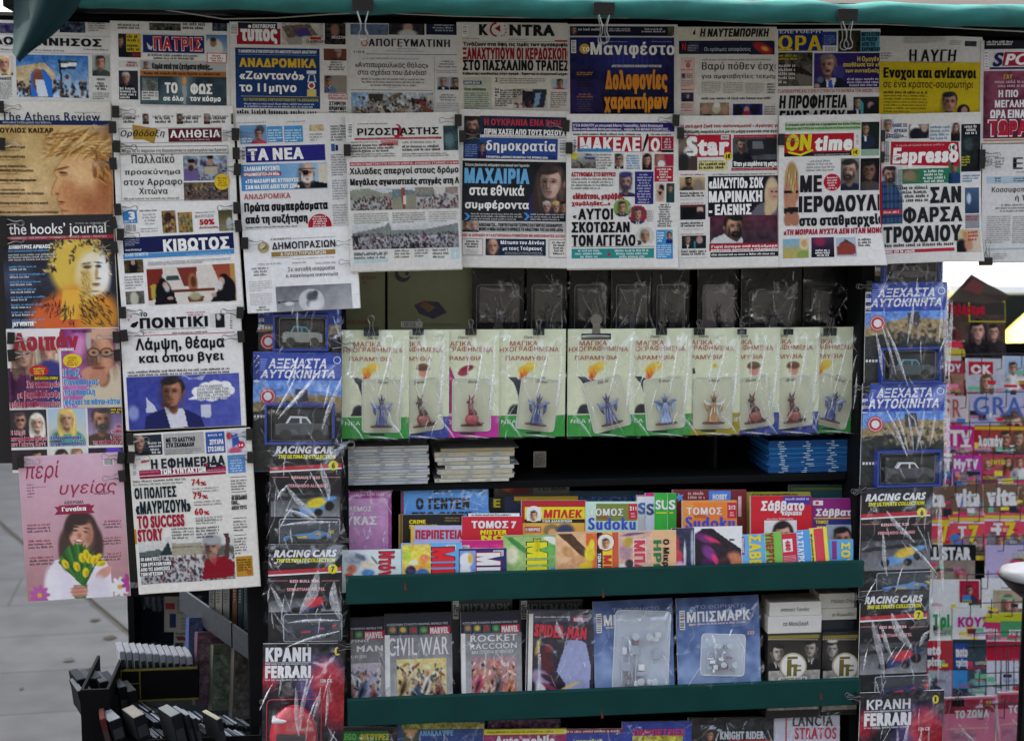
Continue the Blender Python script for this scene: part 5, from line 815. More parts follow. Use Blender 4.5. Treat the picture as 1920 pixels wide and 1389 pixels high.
n.b(1073, 230, 1265, 247, '2c2064').s_('ΥΓΕΙΑ ΘΑΝΑΤΟΥ με υπογραφή Άδωνις Γεωργιάδης, Λαϊκό Νοσοκομείο', 1074, 233, 1243, 238, 'dcd8ea', 'b', sh=.2).s_('Πέντε στη Μονάδα Μεταμοσχεύσεων... νεφρών, ΚΑΙ ΜΙΛΑΕΙ Ο ΠΛΑΝΤΖΗΣ...', 1074, 240, 1256, 245, 'dcd8ea', 'b', sh=.2).l(1075, 250, 1206, 255, 1, '222', 1).l(1220, 250, 1262, 255, 1, '222', 1)
n.b(1075, 256, 1078, 285, 'b01f30').bars(1074, 256, 1081, 284, 9, False).b(1083, 256, 1203, 285, 'b01f30').b(1216, 256, 1240, 285, 'b01f30').m_('ΜΑΚΕΛΕ', 1087, 258, 1200, 283, 'f0eeea', 'x').m_('O', 1220, 259, 1237, 283, 'f0eeea', 'x').poly([(1213, 250), (1216, 254), (1210, 275), (1205, 284), (1207, 270)], '17171a', ly=3).poly([(1203, 285), (1206, 285), (1218, 256), (1214, 256)], 'b01f30', ly=1.4)
n.b(1241, 256, 1263, 280, 'a01c38').l(1243, 259, 1261, 279, 4, 'ddd', .7, al='c').b(1240, 281, 1263, 286, '222').b(1084, 279, 1147, 285, '3a8ac0', ly=3.6)
p = n.p(1071, 288, 1117, 316, '8a8478').g('b8bcbc', '54504a'); p.crowd(1071, 302, 1117, 316, 5, ('333', '665', '998')); n.disc(1077, 293, 6, 'c8c030').s_('Νίνα', 1098, 288, 1109, 292, '226', 'b').s_('Ενεπλάκ', 1096, 294, 1115, 299, '226', 'b').l(1118, 288, 1148, 318, 6, '444', .6)
n.p(1152, 288, 1169, 317, 'b8b8b4').face(1160, 299, 20, 'b08470', '333', '223', 'g', tie='a33'); n.l(1171, 290, 1202, 318, 6, '3a8ac0', .8, al='c').p(1204, 287, 1222, 319, 'c4c0bc').face(1213, 300, 19, 'bb8f78', '1a1616', '1c1c24', 'w'); p = n.p(1227, 289, 1263, 312, '8a5a50').n(.2, 5); p.e(1236, 297, 5, 6, 'a8745c').e(1240, 308, 7, 7, 'ddd').p([(1244, 289), (1263, 289), (1263, 312), (1250, 312)], 'a02440'); n.b(1227, 313, 1262, 341, 'b0243c').l(1229, 315, 1261, 340, 5, 'eed', .8, al='c')
n.h_('ΑΣΤΥΝΟΜΙΑ ΣΤΟ ΒΟΥΡΚΟ', 1071, 323, 1154, 331, 'a02430', 'x').l(1071, 333, 1152, 356, 4, '555', .5)
p = n.p(1160, 322, 1190, 369, 'c8ccc4').face(1173, 342, 32, 'a88478', '3c3a52', '302c50', 'd').e(1173, 327, 12, 5, '3a3c70', .3); n.b(1190, 322, 1225, 383, '2e2a74').l(1192, 325, 1223, 382, 11, 'c4c4dc', .6, al='c')
n.h_('«Μπάτσοι, μπράβοι,', 1073, 362, 1170, 373, 'a02430', 'x').h_('χαμάληδες...»', 1071, 377, 1144, 385, 'a02430', 'x').h_('«', 1073, 404, 1080, 409, K_, 'b').h_('ΑΥΤΟΙ', 1083, 391, 1149, 411, K_, 'x').h_('ΣΚΟΤΩΣΑΝ', 1071, 416, 1180, 435, K_, 'x').h_('ΤΟΝ ΑΓΓΕΛΟ', 1071, 440, 1191, 460, K_, 'x').h_('»', 1194, 451, 1202, 459, K_, 'b')
def roundpic(n, cx, cy, r, bg, **k):
    p = n.p(cx - r, cy - r, cx + r, cy + r, bg, 2.1); p.face(cx, cy - r * .1, r * 1.15, **k); P = np.hypot(p.X - cx, p.Y - cy) > r; p.A[P] = lin0('dedcd6'); return p
roundpic(n, 1166, 390, 17, '7a9a50', skin='b88c74', hair='3a302c', shirt='222838', tie='223'); roundpic(n, 1195, 403, 18, '8a3040', skin='b88a78', hair='4a3a34', shirt='2a3054', tie='333'); roundpic(n, 1209, 443, 18, 'c8c4b8', skin='b08468', hair='8a8680', shirt='d8d4d0')
n.l(1212, 394, 1225, 416, 6, '555', .4).b(1071, 466, 1226, 484, '2a8c88').l(1074, 467, 1132, 484, 3, 'd8ecec', .8, al='c').l(1144, 467, 1224, 484, 3, 'd8ecec', .8, al='c').disc(1141, 477, 3, R_).b(1071, 462, 1226, 463, '777')
n.p(1229, 344, 1246, 378, 'c8b8a8').e(1240, 353, 5, 7, '2a2020').e(1238, 366, 6, 12, 'b8907a', .4).p([(1232, 358), (1242, 360), (1238, 368)], '1c1c22'); n.p(1249, 344, 1264, 380, '2c4a44').face(1256, 353, 12, 'b08a74', '222', '244'); n.l(1230, 382, 1262, 426, 10, '333', .9, al='c').b(1230, 431, 1260, 485, '3a8cc4').l(1232, 434, 1246, 454, 4, 'e8f4fa', .8).p(1248, 433, 1260, 456, '8ab').face(1254, 441, 12, 'b08a74', '333', '226'); n.l(1232, 458, 1258, 483, 6, 'd8ecf8', .7); n.done()
n = news('business newspaper with cream title strip, navy banner and pink side column', (1267, 51, 1455, 265), .002, page='d0cdc6')
n.b(1268, 52, 1452, 76, 'cdc7b0').poly([(1299, 62), (1304, 54), (1303, 66), (1299, 66)], K_).m_('Η ΝΑΥΤΕΜΠΟΡΙΚΗ', 1312, 54, 1442, 69, '26262a', 'b', sh=.22).l(1356, 74, 1388, 77, 1, 'a05040', .4).b(1273, 77, 1450, 102, '1c2236').b(1275, 80, 1290, 97, '10141e', ly=1.4).s_('Ν', 1278, 81, 1286, 95, 'a03038', 'S').b(1292, 80, 1310, 98, '30384a', ly=1.5).l(1289, 84, 1310, 97, 3, 'aab', .6).h_('Οι κρίσιμες αποφάσεις', 1320, 89, 1407, 96, 'b8bcc4', 'r')
p = n.p(1405, 78, 1452, 103, '1c2236').e(1430, 91, 20, 9, 'a02830', .3, 25).e(1434, 92, 7, 4, 'd8a040', .6, 20)
n.b(1276, 109, 1302, 214, 'd2b8ae').s_('ΤΗΣ', 1283, 114, 1296, 118, '9a4038', 's').s_('0', 1286, 119, 1293, 127, 'a03038', 'S').l(1276, 129, 1300, 133, 1, '9a4038', .5).p(1277, 138, 1285, 148, '889').e(1281, 142, 3, 4, '333'); n.l(1287, 138, 1299, 147, 3, '333', .8).l(1277, 150, 1300, 163, 4, '777', .5).l(1277, 167, 1300, 170, 1, '733', .8).p(1277, 174, 1300, 191, '22305c').face(1289, 179, 10, 'b89080', '222', '223'); n.l(1277, 194, 1300, 204, 3, '555', .7).l(1277, 206, 1298, 209, 1, '822', .9)
n.l(1316, 110, 1446, 115, 1, '777', .5).h_('Βαρύ πόθεν έσχες', 1316, 117, 1470, 131, '2a2a2e', 's').h_('για αμφισβητίες τεκμηρίων', 1315, 139, 1480, 147, '2a2a2e', 's').l(1315, 153, 1352, 175, 7, '777', .4).l(1356, 154, 1394, 176, 7, '777', .4).l(1397, 155, 1434, 176, 7, '777', .4).l(1438, 156, 1456, 176, 4, '444', .8).l(1315, 182, 1454, 188, 1, '333', .9)
p = n.p(1312, 193, 1367, 225, '8a7a60').n(.15, 6); p.e(1322, 206, 7, 9, 'b08a78').e(1343, 204, 8, 10, 'c8c0a8').e(1344, 197, 6, 5, 'd8d8d0').e(1360, 208, 6, 8, 'b89078').p([(1314, 216), (1334, 214), (1334, 225), (1314, 225)], '222'); p = n.p(1374, 195, 1430, 225, '2c3070').n(.1, 6); p.e(1384, 208, 8, 12, '1c1c28').e(1400, 206, 5, 6, 'c08a78').e(1400, 216, 7, 8, 'b03038').e(1416, 204, 9, 12, '1c1c34'); n.l(1434, 198, 1456, 216, 4, '666', .5); n.done()
n = news('tabloid with red title box, a masked face and a white on black divorce headline', ((1270, 217), (1457, 217), (1459, 500), (1271, 503)), -.022, page='dcdad4')
n.h_('Η σκληρή ζωή του αστυνομικού - Αγώνας για', 1276, 233, 1466, 239, 'a02434', 'b', sh=.2).h_('επιβίωση παράλληλα με τη μάχη εναντία στο έγκλημα', 1278, 244, 1476, 249, '222', 'b', sh=.2).b(1288, 253, 1370, 295, 'b01f34').m_('Star', 1287, 256, 1366, 290, 'f0eeea', 'x').bars(1351, 254, 1366, 262).p(1272, 258, 1307, 320, '6a5a50').n(.2, 8).e(1290, 268, 16, 16, '7a6a5c', .4).e(1294, 288, 13, 14, 'dcdcda', .2).e(1282, 305, 12, 18, '2c2a2a', .4).e(1300, 306, 10, 16, '4a3a38', .4)
n.s_('ΑΘΗΝΑ', 1287, 283, 1300, 287, K_, 'b', ly=4).disc(1364, 293, 7.5, 'dcc820', ly=4).s_('1€', 1360, 289, 1368, 297, K_, 'x', ly=4.6).b(1309, 302, 1363, 320, 'd4cc88').l(1310, 300, 1356, 304, 1, '776', .5).l(1310, 305, 1361, 318, 2, '222', 1.1)
n.b(1375, 253, 1457, 259, 'a01c38').l(1378, 254, 1452, 258, 1, 'c88', .5); p = n.p(1373, 259, 1457, 300, '4a4e52').n(.08, 9); p.p([(1400, 262), (1457, 260), (1457, 290), (1402, 292)], '26282c').p([(1410, 266), (1430, 265), (1432, 280), (1410, 280)], '6a7074').face(1389, 272, 22, 'b08a78', '3a302c', '20222a', 'd', 1); n.b(1372, 300, 1457, 314, '1c1c20').h_('Ήταν με κορδόνια τη μαχαιριά', 1374, 302, 1468, 311, W_, 'b').b(1370, 315, 1457, 320, 'a01c38').l(1372, 316, 1452, 319, 1, 'daa', .8)
n.l(1276, 325, 1322, 330, 1, 'a05060', .5).p(1274, 332, 1321, 357, 'b09a70').g('c8b080', '8a7a60').face(1291, 340, 16, 'a87a60', '1c1818', '3a3430', 'd').e(1308, 350, 10, 14, '8a7a6a', .4); n.l(1275, 360, 1320, 370, 2, '222', 1.1).l(1275, 372, 1318, 375, 1, '999', .4).l(1275, 379, 1320, 383, 1, 'a05060', .5).p(1275, 384, 1322, 412, '22222a').p([(1278, 390), (1304, 388), (1304, 408), (1278, 410)], '121216').e(1312, 394, 6, 8, 'c8a890').e(1312, 406, 8, 10, '1c1c22').p([(1275, 384), (1322, 384), (1322, 388), (1275, 388)], '5a2c34'); n.l(1276, 416, 1320, 426, 2, '222', 1.2).l(1277, 428, 1320, 431, 1, '999', .4).l(1276, 437, 1322, 441, 1, 'a05060', .4)
n.p(1278, 442, 1323, 466, '1c2428').face(1289, 449, 14, 'b08a74', '333', '223', tie='ddd'); n.pics[-1][0].e(1311, 450, 6, 7, 'b08a8a').p([(1300, 452), (1305, 452), (1305, 466), (1300, 466)], '3a7a7c'); n.l(1277, 469, 1324, 479, 2, '222', 1.2).l(1277, 481, 1326, 484, 1, '999', .4)
n.l(1336, 324, 1454, 329, 1, '666', .5).b(1327, 330, 1458, 406, '1a1a1f'); p = n.p(1330, 404, 1458, 456, '4a2c38').g('582c3a', '342a34').n(.08, 14); p.face(1374, 425, 44, 'b08a74', '1c1a1a', None, 'd', 1); p.p([(1330, 456), (1336, 446), (1356, 438), (1366, 446), (1380, 454), (1390, 444), (1392, 456)], 'c8cac8')
p = n.p(1403, 331, 1458, 456, '1f1f2c', 1.5); p.mix(np.clip((p.Y - 400) / 20, 0, 1), lin0('3c2a38')); p.p([(1407, 400), (1420, 384), (1440, 378), (1458, 384), (1458, 440), (1430, 446), (1424, 424), (1416, 444), (1410, 430)], '6a6470').p([(1428, 436), (1458, 432), (1458, 456), (1426, 456)], '3a383c').e(1447, 366, 14, 34, 'c8b490', .2).e(1450, 362, 10, 15, 'c49a84', .25).e(1447, 360, 3, 1.4, '3a2824').e(1455, 360, 3, 1.4, '3a2824').e(1452, 369, 4, 1.4, '8a4040').e(1448, 348, 10, 5, 'd0bc98', .4).e(1433, 440, 8, 5, 'c49a84', .3).e(1440, 392, 7, 20, 'c4b088', .5)
n.h_('«ΔΙΑΖΥΓΙΟ» ΣΟΚ', 1328, 333, 1431, 352, 'f0eeea', 'b').h_('ΜΑΡΙΝΑΚΗ', 1328, 358, 1429, 378, 'f0eeea', 'b').h_('- ΕΛΕΝΗΣ', 1328, 383, 1408, 402, 'f0eeea', 'b').b(1329, 456, 1458, 470, 'a81c34').s_('Γιατί ύστερα από πολυήμερο', 1333, 459, 1456, 463.5, W_, 'b').s_('απάντησε αρνητικά η τηλεπερσόνα', 1332, 465, 1462, 469.5, W_, 'b').b(1331, 472, 1458, 481, '1c1c20').l(1333, 474, 1456, 479, 1, 'eee', .8); n.done()
n = news('newspaper with huge yellow serif word on navy above a man at a microphone', (1454, 55, 1649, 264), .0, page='d2d1cc')
n.b(1459, 58, 1542, 96, '202a70').m_('ΕΛΕΥΘΕΡΗ', 1462, 56, 1538, 63, 'd8d8e0', 's').m_('ΩΡΑ', 1459, 67, 1540, 95, 'd8b81e', 'S').b(1542, 60, 1568, 86, '24387c').l(1544, 66, 1566, 85, 5, '8a9ac8', .5).bars(1544, 87, 1568, 98).p(1571, 58, 1613, 98, '22241c').n(.12, 6).p([(1590, 64), (1602, 66), (1606, 98), (1592, 98)], '3a3424'); n.b(1613, 60, 1649, 98, '4a8ca0')
for i, s1 in enumerate(('ΜΕΤΑ Ο ΠΟΥ', 'ΟΙ ΡΩΣΟΙ', 'ΑΠΟ ΤΟ', 'ΚΑΡΑΜΠΑΧ')): n.h_(s1, 1615, 61 + i * 9.3, (1652, 1644, 1640, 1651)[i], 68 + i * 9.3, '1c2428', 'b')
p = n.p(1459, 99, 1523, 162, '34322c').g('3a382c', '54504a').n(.2, 8); p.p([(1490, 140), (1523, 136), (1523, 160), (1500, 162)], '6a645c').p([(1459, 118), (1500, 126), (1523, 140), (1523, 144), (1459, 130)], '22201c'); n.l(1461, 102, 1496, 114, 2, 'a8a030', .9).l(1460, 120, 1494, 158, 5, 'ccc', .8)
p = n.p(1526, 100, 1649, 165, '2c2468').g('32286c', '241c58', 0).n(.04, 14); p.e(1573, 136, 10, 14, '3a3a80', .6); p.p([(1526, 165), (1534, 156), (1550, 144), (1575, 146), (1592, 160), (1594, 165)], '1c1e2c').p([(1548, 146), (1568, 146), (1562, 165), (1550, 165)], 'd4d8e4').p([(1554, 150), (1560, 150), (1561, 165), (1552, 165)], '3c50b0').face(1552, 122, 38, 'b0887a', '6a6462', None, 'm', -1).e(1538, 150, 6, 6, '5a6478', .3).p([(1536, 155), (1540, 155), (1540, 165), (1536, 165)], '222').e(1532, 161, 5, 4, 'b08a78').e(1552, 133, 5, 2.6, '5a2c2a')
n.h_('Η Ομογένεια', 1607, 106, 1662, 115, 'd0b838', 'b').h_('αποθέωσε τον «Αη»', 1580, 117, 1660, 125, 'd0b838', 'b').h_('των συνταξιούχων', 1584, 129, 1660, 136, 'd0b838', 'b').l(1580, 146, 1648, 163, 3, 'ccd', .8, al='r')
n.s_('ΤΙ ΑΠΟΚΑΛΥΨΕ ΚΑΙ ΤΙ ΟΧΙ Ο ΣΤΕΦΙ ΓΙΑ ΤΟ ΘΑΥΜΑ & ΤΟΝ ΙΑΚΩΒΟ ΤΣΑΛΙΚΗ', 1459, 167, 1664, 174, 'a02838', 's').h_('Η ΠΡΟΦΗΤΕΙΑ', 1461, 178, 1588, 202, K_, 'x', sh=.12).h_('ΕΝΟΣ ΑΓΙΟΥ', 1461, 207, 1584, 231, K_, 'x', sh=.12); p = n.p(1600, 182, 1649, 216, '1c2428').face(1608, 192, 18, 'b08a74', '333', '20222c', tie='ddd'); p.p([(1612, 190), (1618, 190), (1619, 214), (1613, 214)], '4a9aa0').e(1633, 198, 6, 7, 'a87a7a').e(1640, 206, 10, 10, '181c22'); n.b(1588, 207, 1640, 216, '1c1c20', ly=1.2); n.done()
n = news('tabloid with yellow and white title on red whose lower right corner curls up', ((1463, 217), (1649, 214), (1649, 493), (1458, 502)), -.030, page='dedcd8', curl=((1, 0, .62, .06),), pages=3)
n.b(1471, 228, 1614, 246, 'b8ccac', ly=.8).s_('Ο σταυρός από το λάδι και η προφητεία του Αγίου Παΐσιου', 1472, 230, 1612, 235.5, '222c20', 'b').s_('Βγαλμένος από ΣΥΡΙΖΑ για τα εθνικά θέματα του Κόσμου του καταλόγου', 1472, 238, 1612, 242.5, '4a8a3c', 'r').p(1614, 229, 1648, 280, '1a2420').face(1622, 242, 18, 'a8806c', '333', '222c40', tie='ddd'); n.b(1614, 280, 1648, 292, '8aa890', ly=2)
n.b(1470, 251, 1600, 286, 'b01c2c').b(1470, 286, 1596, 293, '1c1c20').m_('ON', 1473, 252, 1521, 281, 'd8cc24', 'x', sh=.12).m_('time', 1526, 255, 1597, 281, 'f2f0ea', 'x', sh=.1).poly([(1476, 284), (1500, 289), (1522, 280), (1524, 283), (1500, 293), (1478, 288)], 'd8cc24', ly=2.6).s_('ΤΟ ΕΓΚΥΡΟ ΑΜΕΡΟΛΗΠΤΟ ΤΑΜΠΛΟΪΝΤ', 1525, 288, 1592, 291.6, 'ccc', 'r').bars(1603, 252, 1610, 274, 8, False).disc(1603, 286, 8, 'd8cc24', ly=3).s_('1€', 1599, 282, 1607, 289, K_, 'x', ly=4)
p = n.p(1469, 298, 1500, 424, 'dcdad6'); p.e(1484, 340, 13, 36, 'a88a58', .2).e(1482, 372, 12, 40, 'b98468', .25).e(1474, 360, 4, 18, 'b07a60', .4).e(1494, 360, 4, 18, 'b07a60', .4).p([(1470, 357), (1497, 357), (1497, 363), (1470, 362)], '16161a').p([(1470, 390), (1498, 388), (1496, 402), (1471, 402)], '1a1a1e').e(1478, 412, 8, 14, 'a8745c', .3).e(1491, 412, 8, 14, 'a8745c', .3)
for i in range(14): p.e(1476 + i * 1.3, 326 + (i * 37 % 34), 1.4, 12, ('d8c090', '7a5c34', 'c4a468')[i % 3], .6, 4, .8)
n.l(1504, 299, 1570, 322, 4, '888', .5, al='c').h_('ΜΕ', 1500, 329, 1540, 359, '222026', 'x').disc(1559, 342, 16, 'b01c34', ly=2.4).l(1548, 331, 1570, 355, 5, 'f0dcdc', .8, al='c').h_('ΙΕΡΟΔΟΥΛΗ', 1498, 366, 1664, 395, '222026', 'x').h_('στο σταθμαρχείο', 1499, 402, 1656, 421, '222026', 'x').h_('«ΤΗ ΜΟΙΡΑΙΑ ΝΥΧΤΑ ΔΕΝ ΗΤΑΝ ΜΟΝΟΣ»', 1470, 428, 1664, 438, 'a01c38', 'b', sh=.15)
n.p(1575, 297, 1611, 357, '7a7e7c').g('8a8e88', '5a5c60').face(1592, 320, 40, 'b8988a', '2c2826', '22263c', 'd', -1); n.p(1613, 297, 1649, 357, '15151a').face(1630, 320, 34, '7a5c50', '1c1a1a', '4a4446')
p = n.p(1468, 448, 1516, 484, 'a8b8c0').g('7ab0d0', 'c0a868').e(1508, 457, 9, 14, 'd8c888', .3).e(1508, 457, 5, 7, 'c89a80').e(1506, 478, 12, 9, '8aa050', .4); n.l(1470, 464, 1498, 484, 4, 'c8b820', 1).p(1521, 445, 1561, 482, '2a2434').g('4a3458', '15161a').e(1536, 452, 10, 9, '8a2c4c', .7); n.l(1524, 467, 1558, 481, 3, 'eee', 1, al='c').p(1565, 445, 1600, 480, 'a8b4c4').p([(1566, 462), (1582, 450), (1600, 462), (1600, 476), (1566, 478)], '8a3c34').p([(1566, 460), (1582, 448), (1600, 460), (1582, 454)], '4a3c38'); n.l(1604, 446, 1628, 462, 3, '333', .9); n.done()
n = news('newspaper with creased white top and a yellow panel with two bold lines', ((1648, 62), (1838, 76), (1838, 265), (1648, 262)), .004, page='c9c7c0', wave=.003, curl=((.7, 1, .35, .02),))
n.l(1694, 70, 1772, 82, 5, '777', .4).l(1776, 77, 1800, 86, 3, '777', .4).p(1806, 78, 1830, 88, '3a3a44').n(.1, 5); n.m_('Η ΑΥΓΗ', 1704, 94, 1790, 115, '18181c', 'S').l(1706, 114, 1788, 119, 1, '666', .5).l(1651, 98, 1672, 112, 3, '666', .5)
n.b(1648, 117, 1838, 262, 'c2ac1e').h_('Ενοχοι και ανίκανοι', 1656, 127, 1830, 146, '1c1a12', 'x').h_('σε ένα κράτος-σουρωτήρι', 1656, 151, 1824, 165, '2c2818', 'r').l(1656, 171, 1742, 177, 1, '222', 1).l(1656, 177, 1742, 212, 6, '5a5020', .5)
p = n.p(1752, 172, 1830, 240, 'c2ac1e', 1.4); p.face(1780, 192, 36, 'a87c6c', '22242a', 'c8c4b8', 'm').e(1806, 208, 12, 12, '1a181c', .2).e(1808, 208, 6, 8, 'b08474', .3); n.done()
n = news('tabloid with white title on red, a bearded man in plaid and a three line headline', ((1649, 213), (1838, 212), (1838, 487), (1647, 496)), -.010, page='dcdad5', curl=((1, 0, .4, .025),))
n.b(1648, 225, 1653, 285, 'b01c30').b(1647, 300, 1652, 478, 'b01c30').p(1655, 224, 1677, 248, 'c8ccd0').face(1665, 234, 20, 'b08870', '6a6660', 'dcc', 'm'); n.h_('ΟΠΩΣ ΣΕ', 1673, 232, 1701, 238, '3a5c80', 'x').h_('ΑΡΧΑΙΑ', 1676, 242, 1701, 248, '3a5c80', 'x').h_('ΒΑΣΙΛΕΙΑ...', 1661, 253, 1701, 258, '3a5c80', 'x').p(1704, 233, 1742, 260, '8a8a88').e(1715, 240, 8, 9, 'e0dedc').e(1718, 252, 12, 12, '1c1c20').e(1732, 250, 9, 14, '22222a').e(1733, 240, 6, 8, 'b8a090'); n.l(1744, 235, 1784, 263, 4, '5a8cb0', .7).p(1783, 230, 1800, 265, 'd0d0d0').face(1792, 239, 14, 'c8a898', '4a302a', '1c1c22', 'wg')
n.b(1802, 233, 1838, 322, '1a1e22').l(1805, 235, 1836, 253, 3, 'ddd', 1.2, al='c').p(1802, 256, 1836, 310, '20282a').e(1815, 270, 9, 12, '3a4a4c', .5).n(.06, 5); n.l(1802, 292, 1820, 312, 4, 'c8c030', .8).bars(1656, 264, 1668, 306, 12).l(1804, 327, 1836, 342, 3, '4a88b8', .9)
n.poly([(1671, 266), (1797, 266), (1800, 312), (1669, 309)], 'b01c30').l(1680, 269, 1776, 275, 1, 'd8a0a0', .5).m_('Espresso', 1673, 276, 1797, 304, 'f2f0ec', 'x', sh=.12).disc(1786, 277, 8, 'f0eee8', ly=4).s_('1€', 1780, 272, 1791, 281, K_, 'b', ly=5)
p = n.p(1652, 312, 1692, 420, 'b8c0c8').g('c8ccd0', '3a4a64'); p.p([(1652, 340), (1664, 336), (1678, 346), (1692, 372), (1692, 420), (1652, 420)], '2c4468').face(1667, 328, 32, 'a88474', '2a2624', None, 'd', 1)
for i in range(5): p.p([(1654 + i * 8, 342), (1657 + i * 8, 342), (1657 + i * 8, 420), (1654 + i * 8, 420)], '54708c', .5).p([(1652, 348 + i * 14), (1692, 348 + i * 14), (1692, 352 + i * 14), (1652, 352 + i * 14)], '1c2c48', .6)
n.b(1680, 316, 1799, 344, '2a7858').p(1684, 317, 1724, 341, '4a6a44').n(.15, 6).e(1706, 330, 12, 10, '8a7a60', .6); n.l(1725, 318, 1778, 343, 4, 'e4eee8', .9, al='c').p(1778, 304, 1800, 344, '2a7858').face(1789, 314, 16, 'a87a66', '2a2220', '22406c'); n.l(1671, 349, 1740, 380, 4, '333', 1, al='r')
n.h_('ΣΑΝ', 1743, 350, 1801, 379, '25262b', 'x').b(1653, 393, 1690, 402, 'b03040', ly=2.3).l(1655, 395, 1688, 401, 1, 'ecc', .9).h_('ΦΑΡΣΑ', 1693, 387, 1803, 415, '25262b', 'x').h_('ΤΡΟΧΑΙΟΥ', 1655, 423, 1801, 452, '25262b', 'x').l(1654, 455, 1792, 463, 1, '222', .9).poly([(1655, 470), (1788, 464), (1788, 470), (1655, 476)], 'b03040').l(1658, 468, 1716, 475, 1, 'eee', .9)
n.p(1808, 352, 1834, 400, '3a5070').g('4a6484', '2c3c58').e(1815, 372, 4, 10, 'b8c8d8', .5); n.b(1808, 402, 1834, 428, '8a8e94', ly=1.4).l(1809, 404, 1832, 414, 2, R_, .7).p(1792, 430, 1834, 472, 'c4b8a0').e(1808, 440, 8, 12, 'c8a868', .4).e(1807, 440, 4, 6, 'b8846c').e(1800, 462, 10, 14, '1c1c20', .4).e(1812, 458, 7, 12, 'b8846c', .5); n.l(1812, 432, 1832, 452, 3, R_, 1); n.done()
n = news('sports newspaper with slanted blue and red title over a wine coloured page', ((1838, 74), (2040, 78), (2040, 268), (1838, 266)), .0, page='cfcac8')
n.b(1846, 76, 2040, 92, '1c1a1e').l(1850, 77, 1900, 86, 2, 'ccc', 1.2).bars(1846, 96, 1853, 128, 10, False).m_('S', 1861, 99, 1882, 124, '1c2458', 'b', sh=.2).poly([(1884, 98), (2000, 98), (1996, 124), (1879, 124)], 'a01c30').m_('PORT', 1884, 101, 1976, 121, 'ece8e8', 'b', sh=.2).b(1856, 126, 1990, 130, '2c305c')
p = n.p(1844, 133, 2036, 259, '6a2c40').g('7a3a50', '54283c').n(.12, 16); p.e(1870, 190, 16, 70, '8a4a5c', .9, op=.6); n.s_('ΓΑΥ', 1882, 140, 1898, 148, 'c8a830', 'b').l(1850, 150, 1960, 165, 2, 'c8a8b0', .8, al='c')
n.h_('Η ΠΙΟ', 1872, 169, 1909, 182, 'e4e0e0', 'x').h_('ΜΕΓΑΛΗ', 1865, 188, 1920, 201, 'e4e0e0', 'x').h_('ΩΡΑ ΕΙΝΑΙ', 1856, 206, 1926, 221, 'e4e0e0', 'x').h_('ΤΩΡΑ!', 1851, 224, 1936, 255, 'e8e0e0', 'x', ly=3).h_('ΤΩΡΑ!', 1853, 226, 1934, 253, 'b02038', 'x', ly=3.8).b(1844, 261, 2036, 264, 'b08050'); n.done()
n = news('plain broadsheet with a light blue rule and black serif title cut by the frame', ((1842, 272), (2044, 268), (2044, 492), (1838, 488)), -.006, page='d4d4d2')
n.bars(1850, 296, 1862, 312, 8).l(1866, 294, 1884, 316, 4, '777', .5).m_('ΕΣΤΙΑ', 1899, 295, 2010, 316, '222226', 'S').l(1905, 320, 1990, 324, 1, '888', .5).b(1850, 330, 2030, 343, 'a8bcca').l(1862, 332, 1880, 342, 2, '345', .6, al='c').l(1900, 332, 1960, 341, 2, '345', .6).h_('Κοσσυφοπέδιον', 1859, 350, 1952, 360, '333', 's').h_('ή Έ...', 1902, 366, 1936, 376, '333', 's').l(1860, 381, 1960, 398, 3, '666', .5, al='c').l(1850, 404, 1895, 456, 13, '777', .4).l(1898, 404, 1943, 456, 13, '777', .4).b(1850, 464, 2030, 467, 'a0b8c8').l(1862, 474, 1890, 486, 3, '888', .4); n.done()
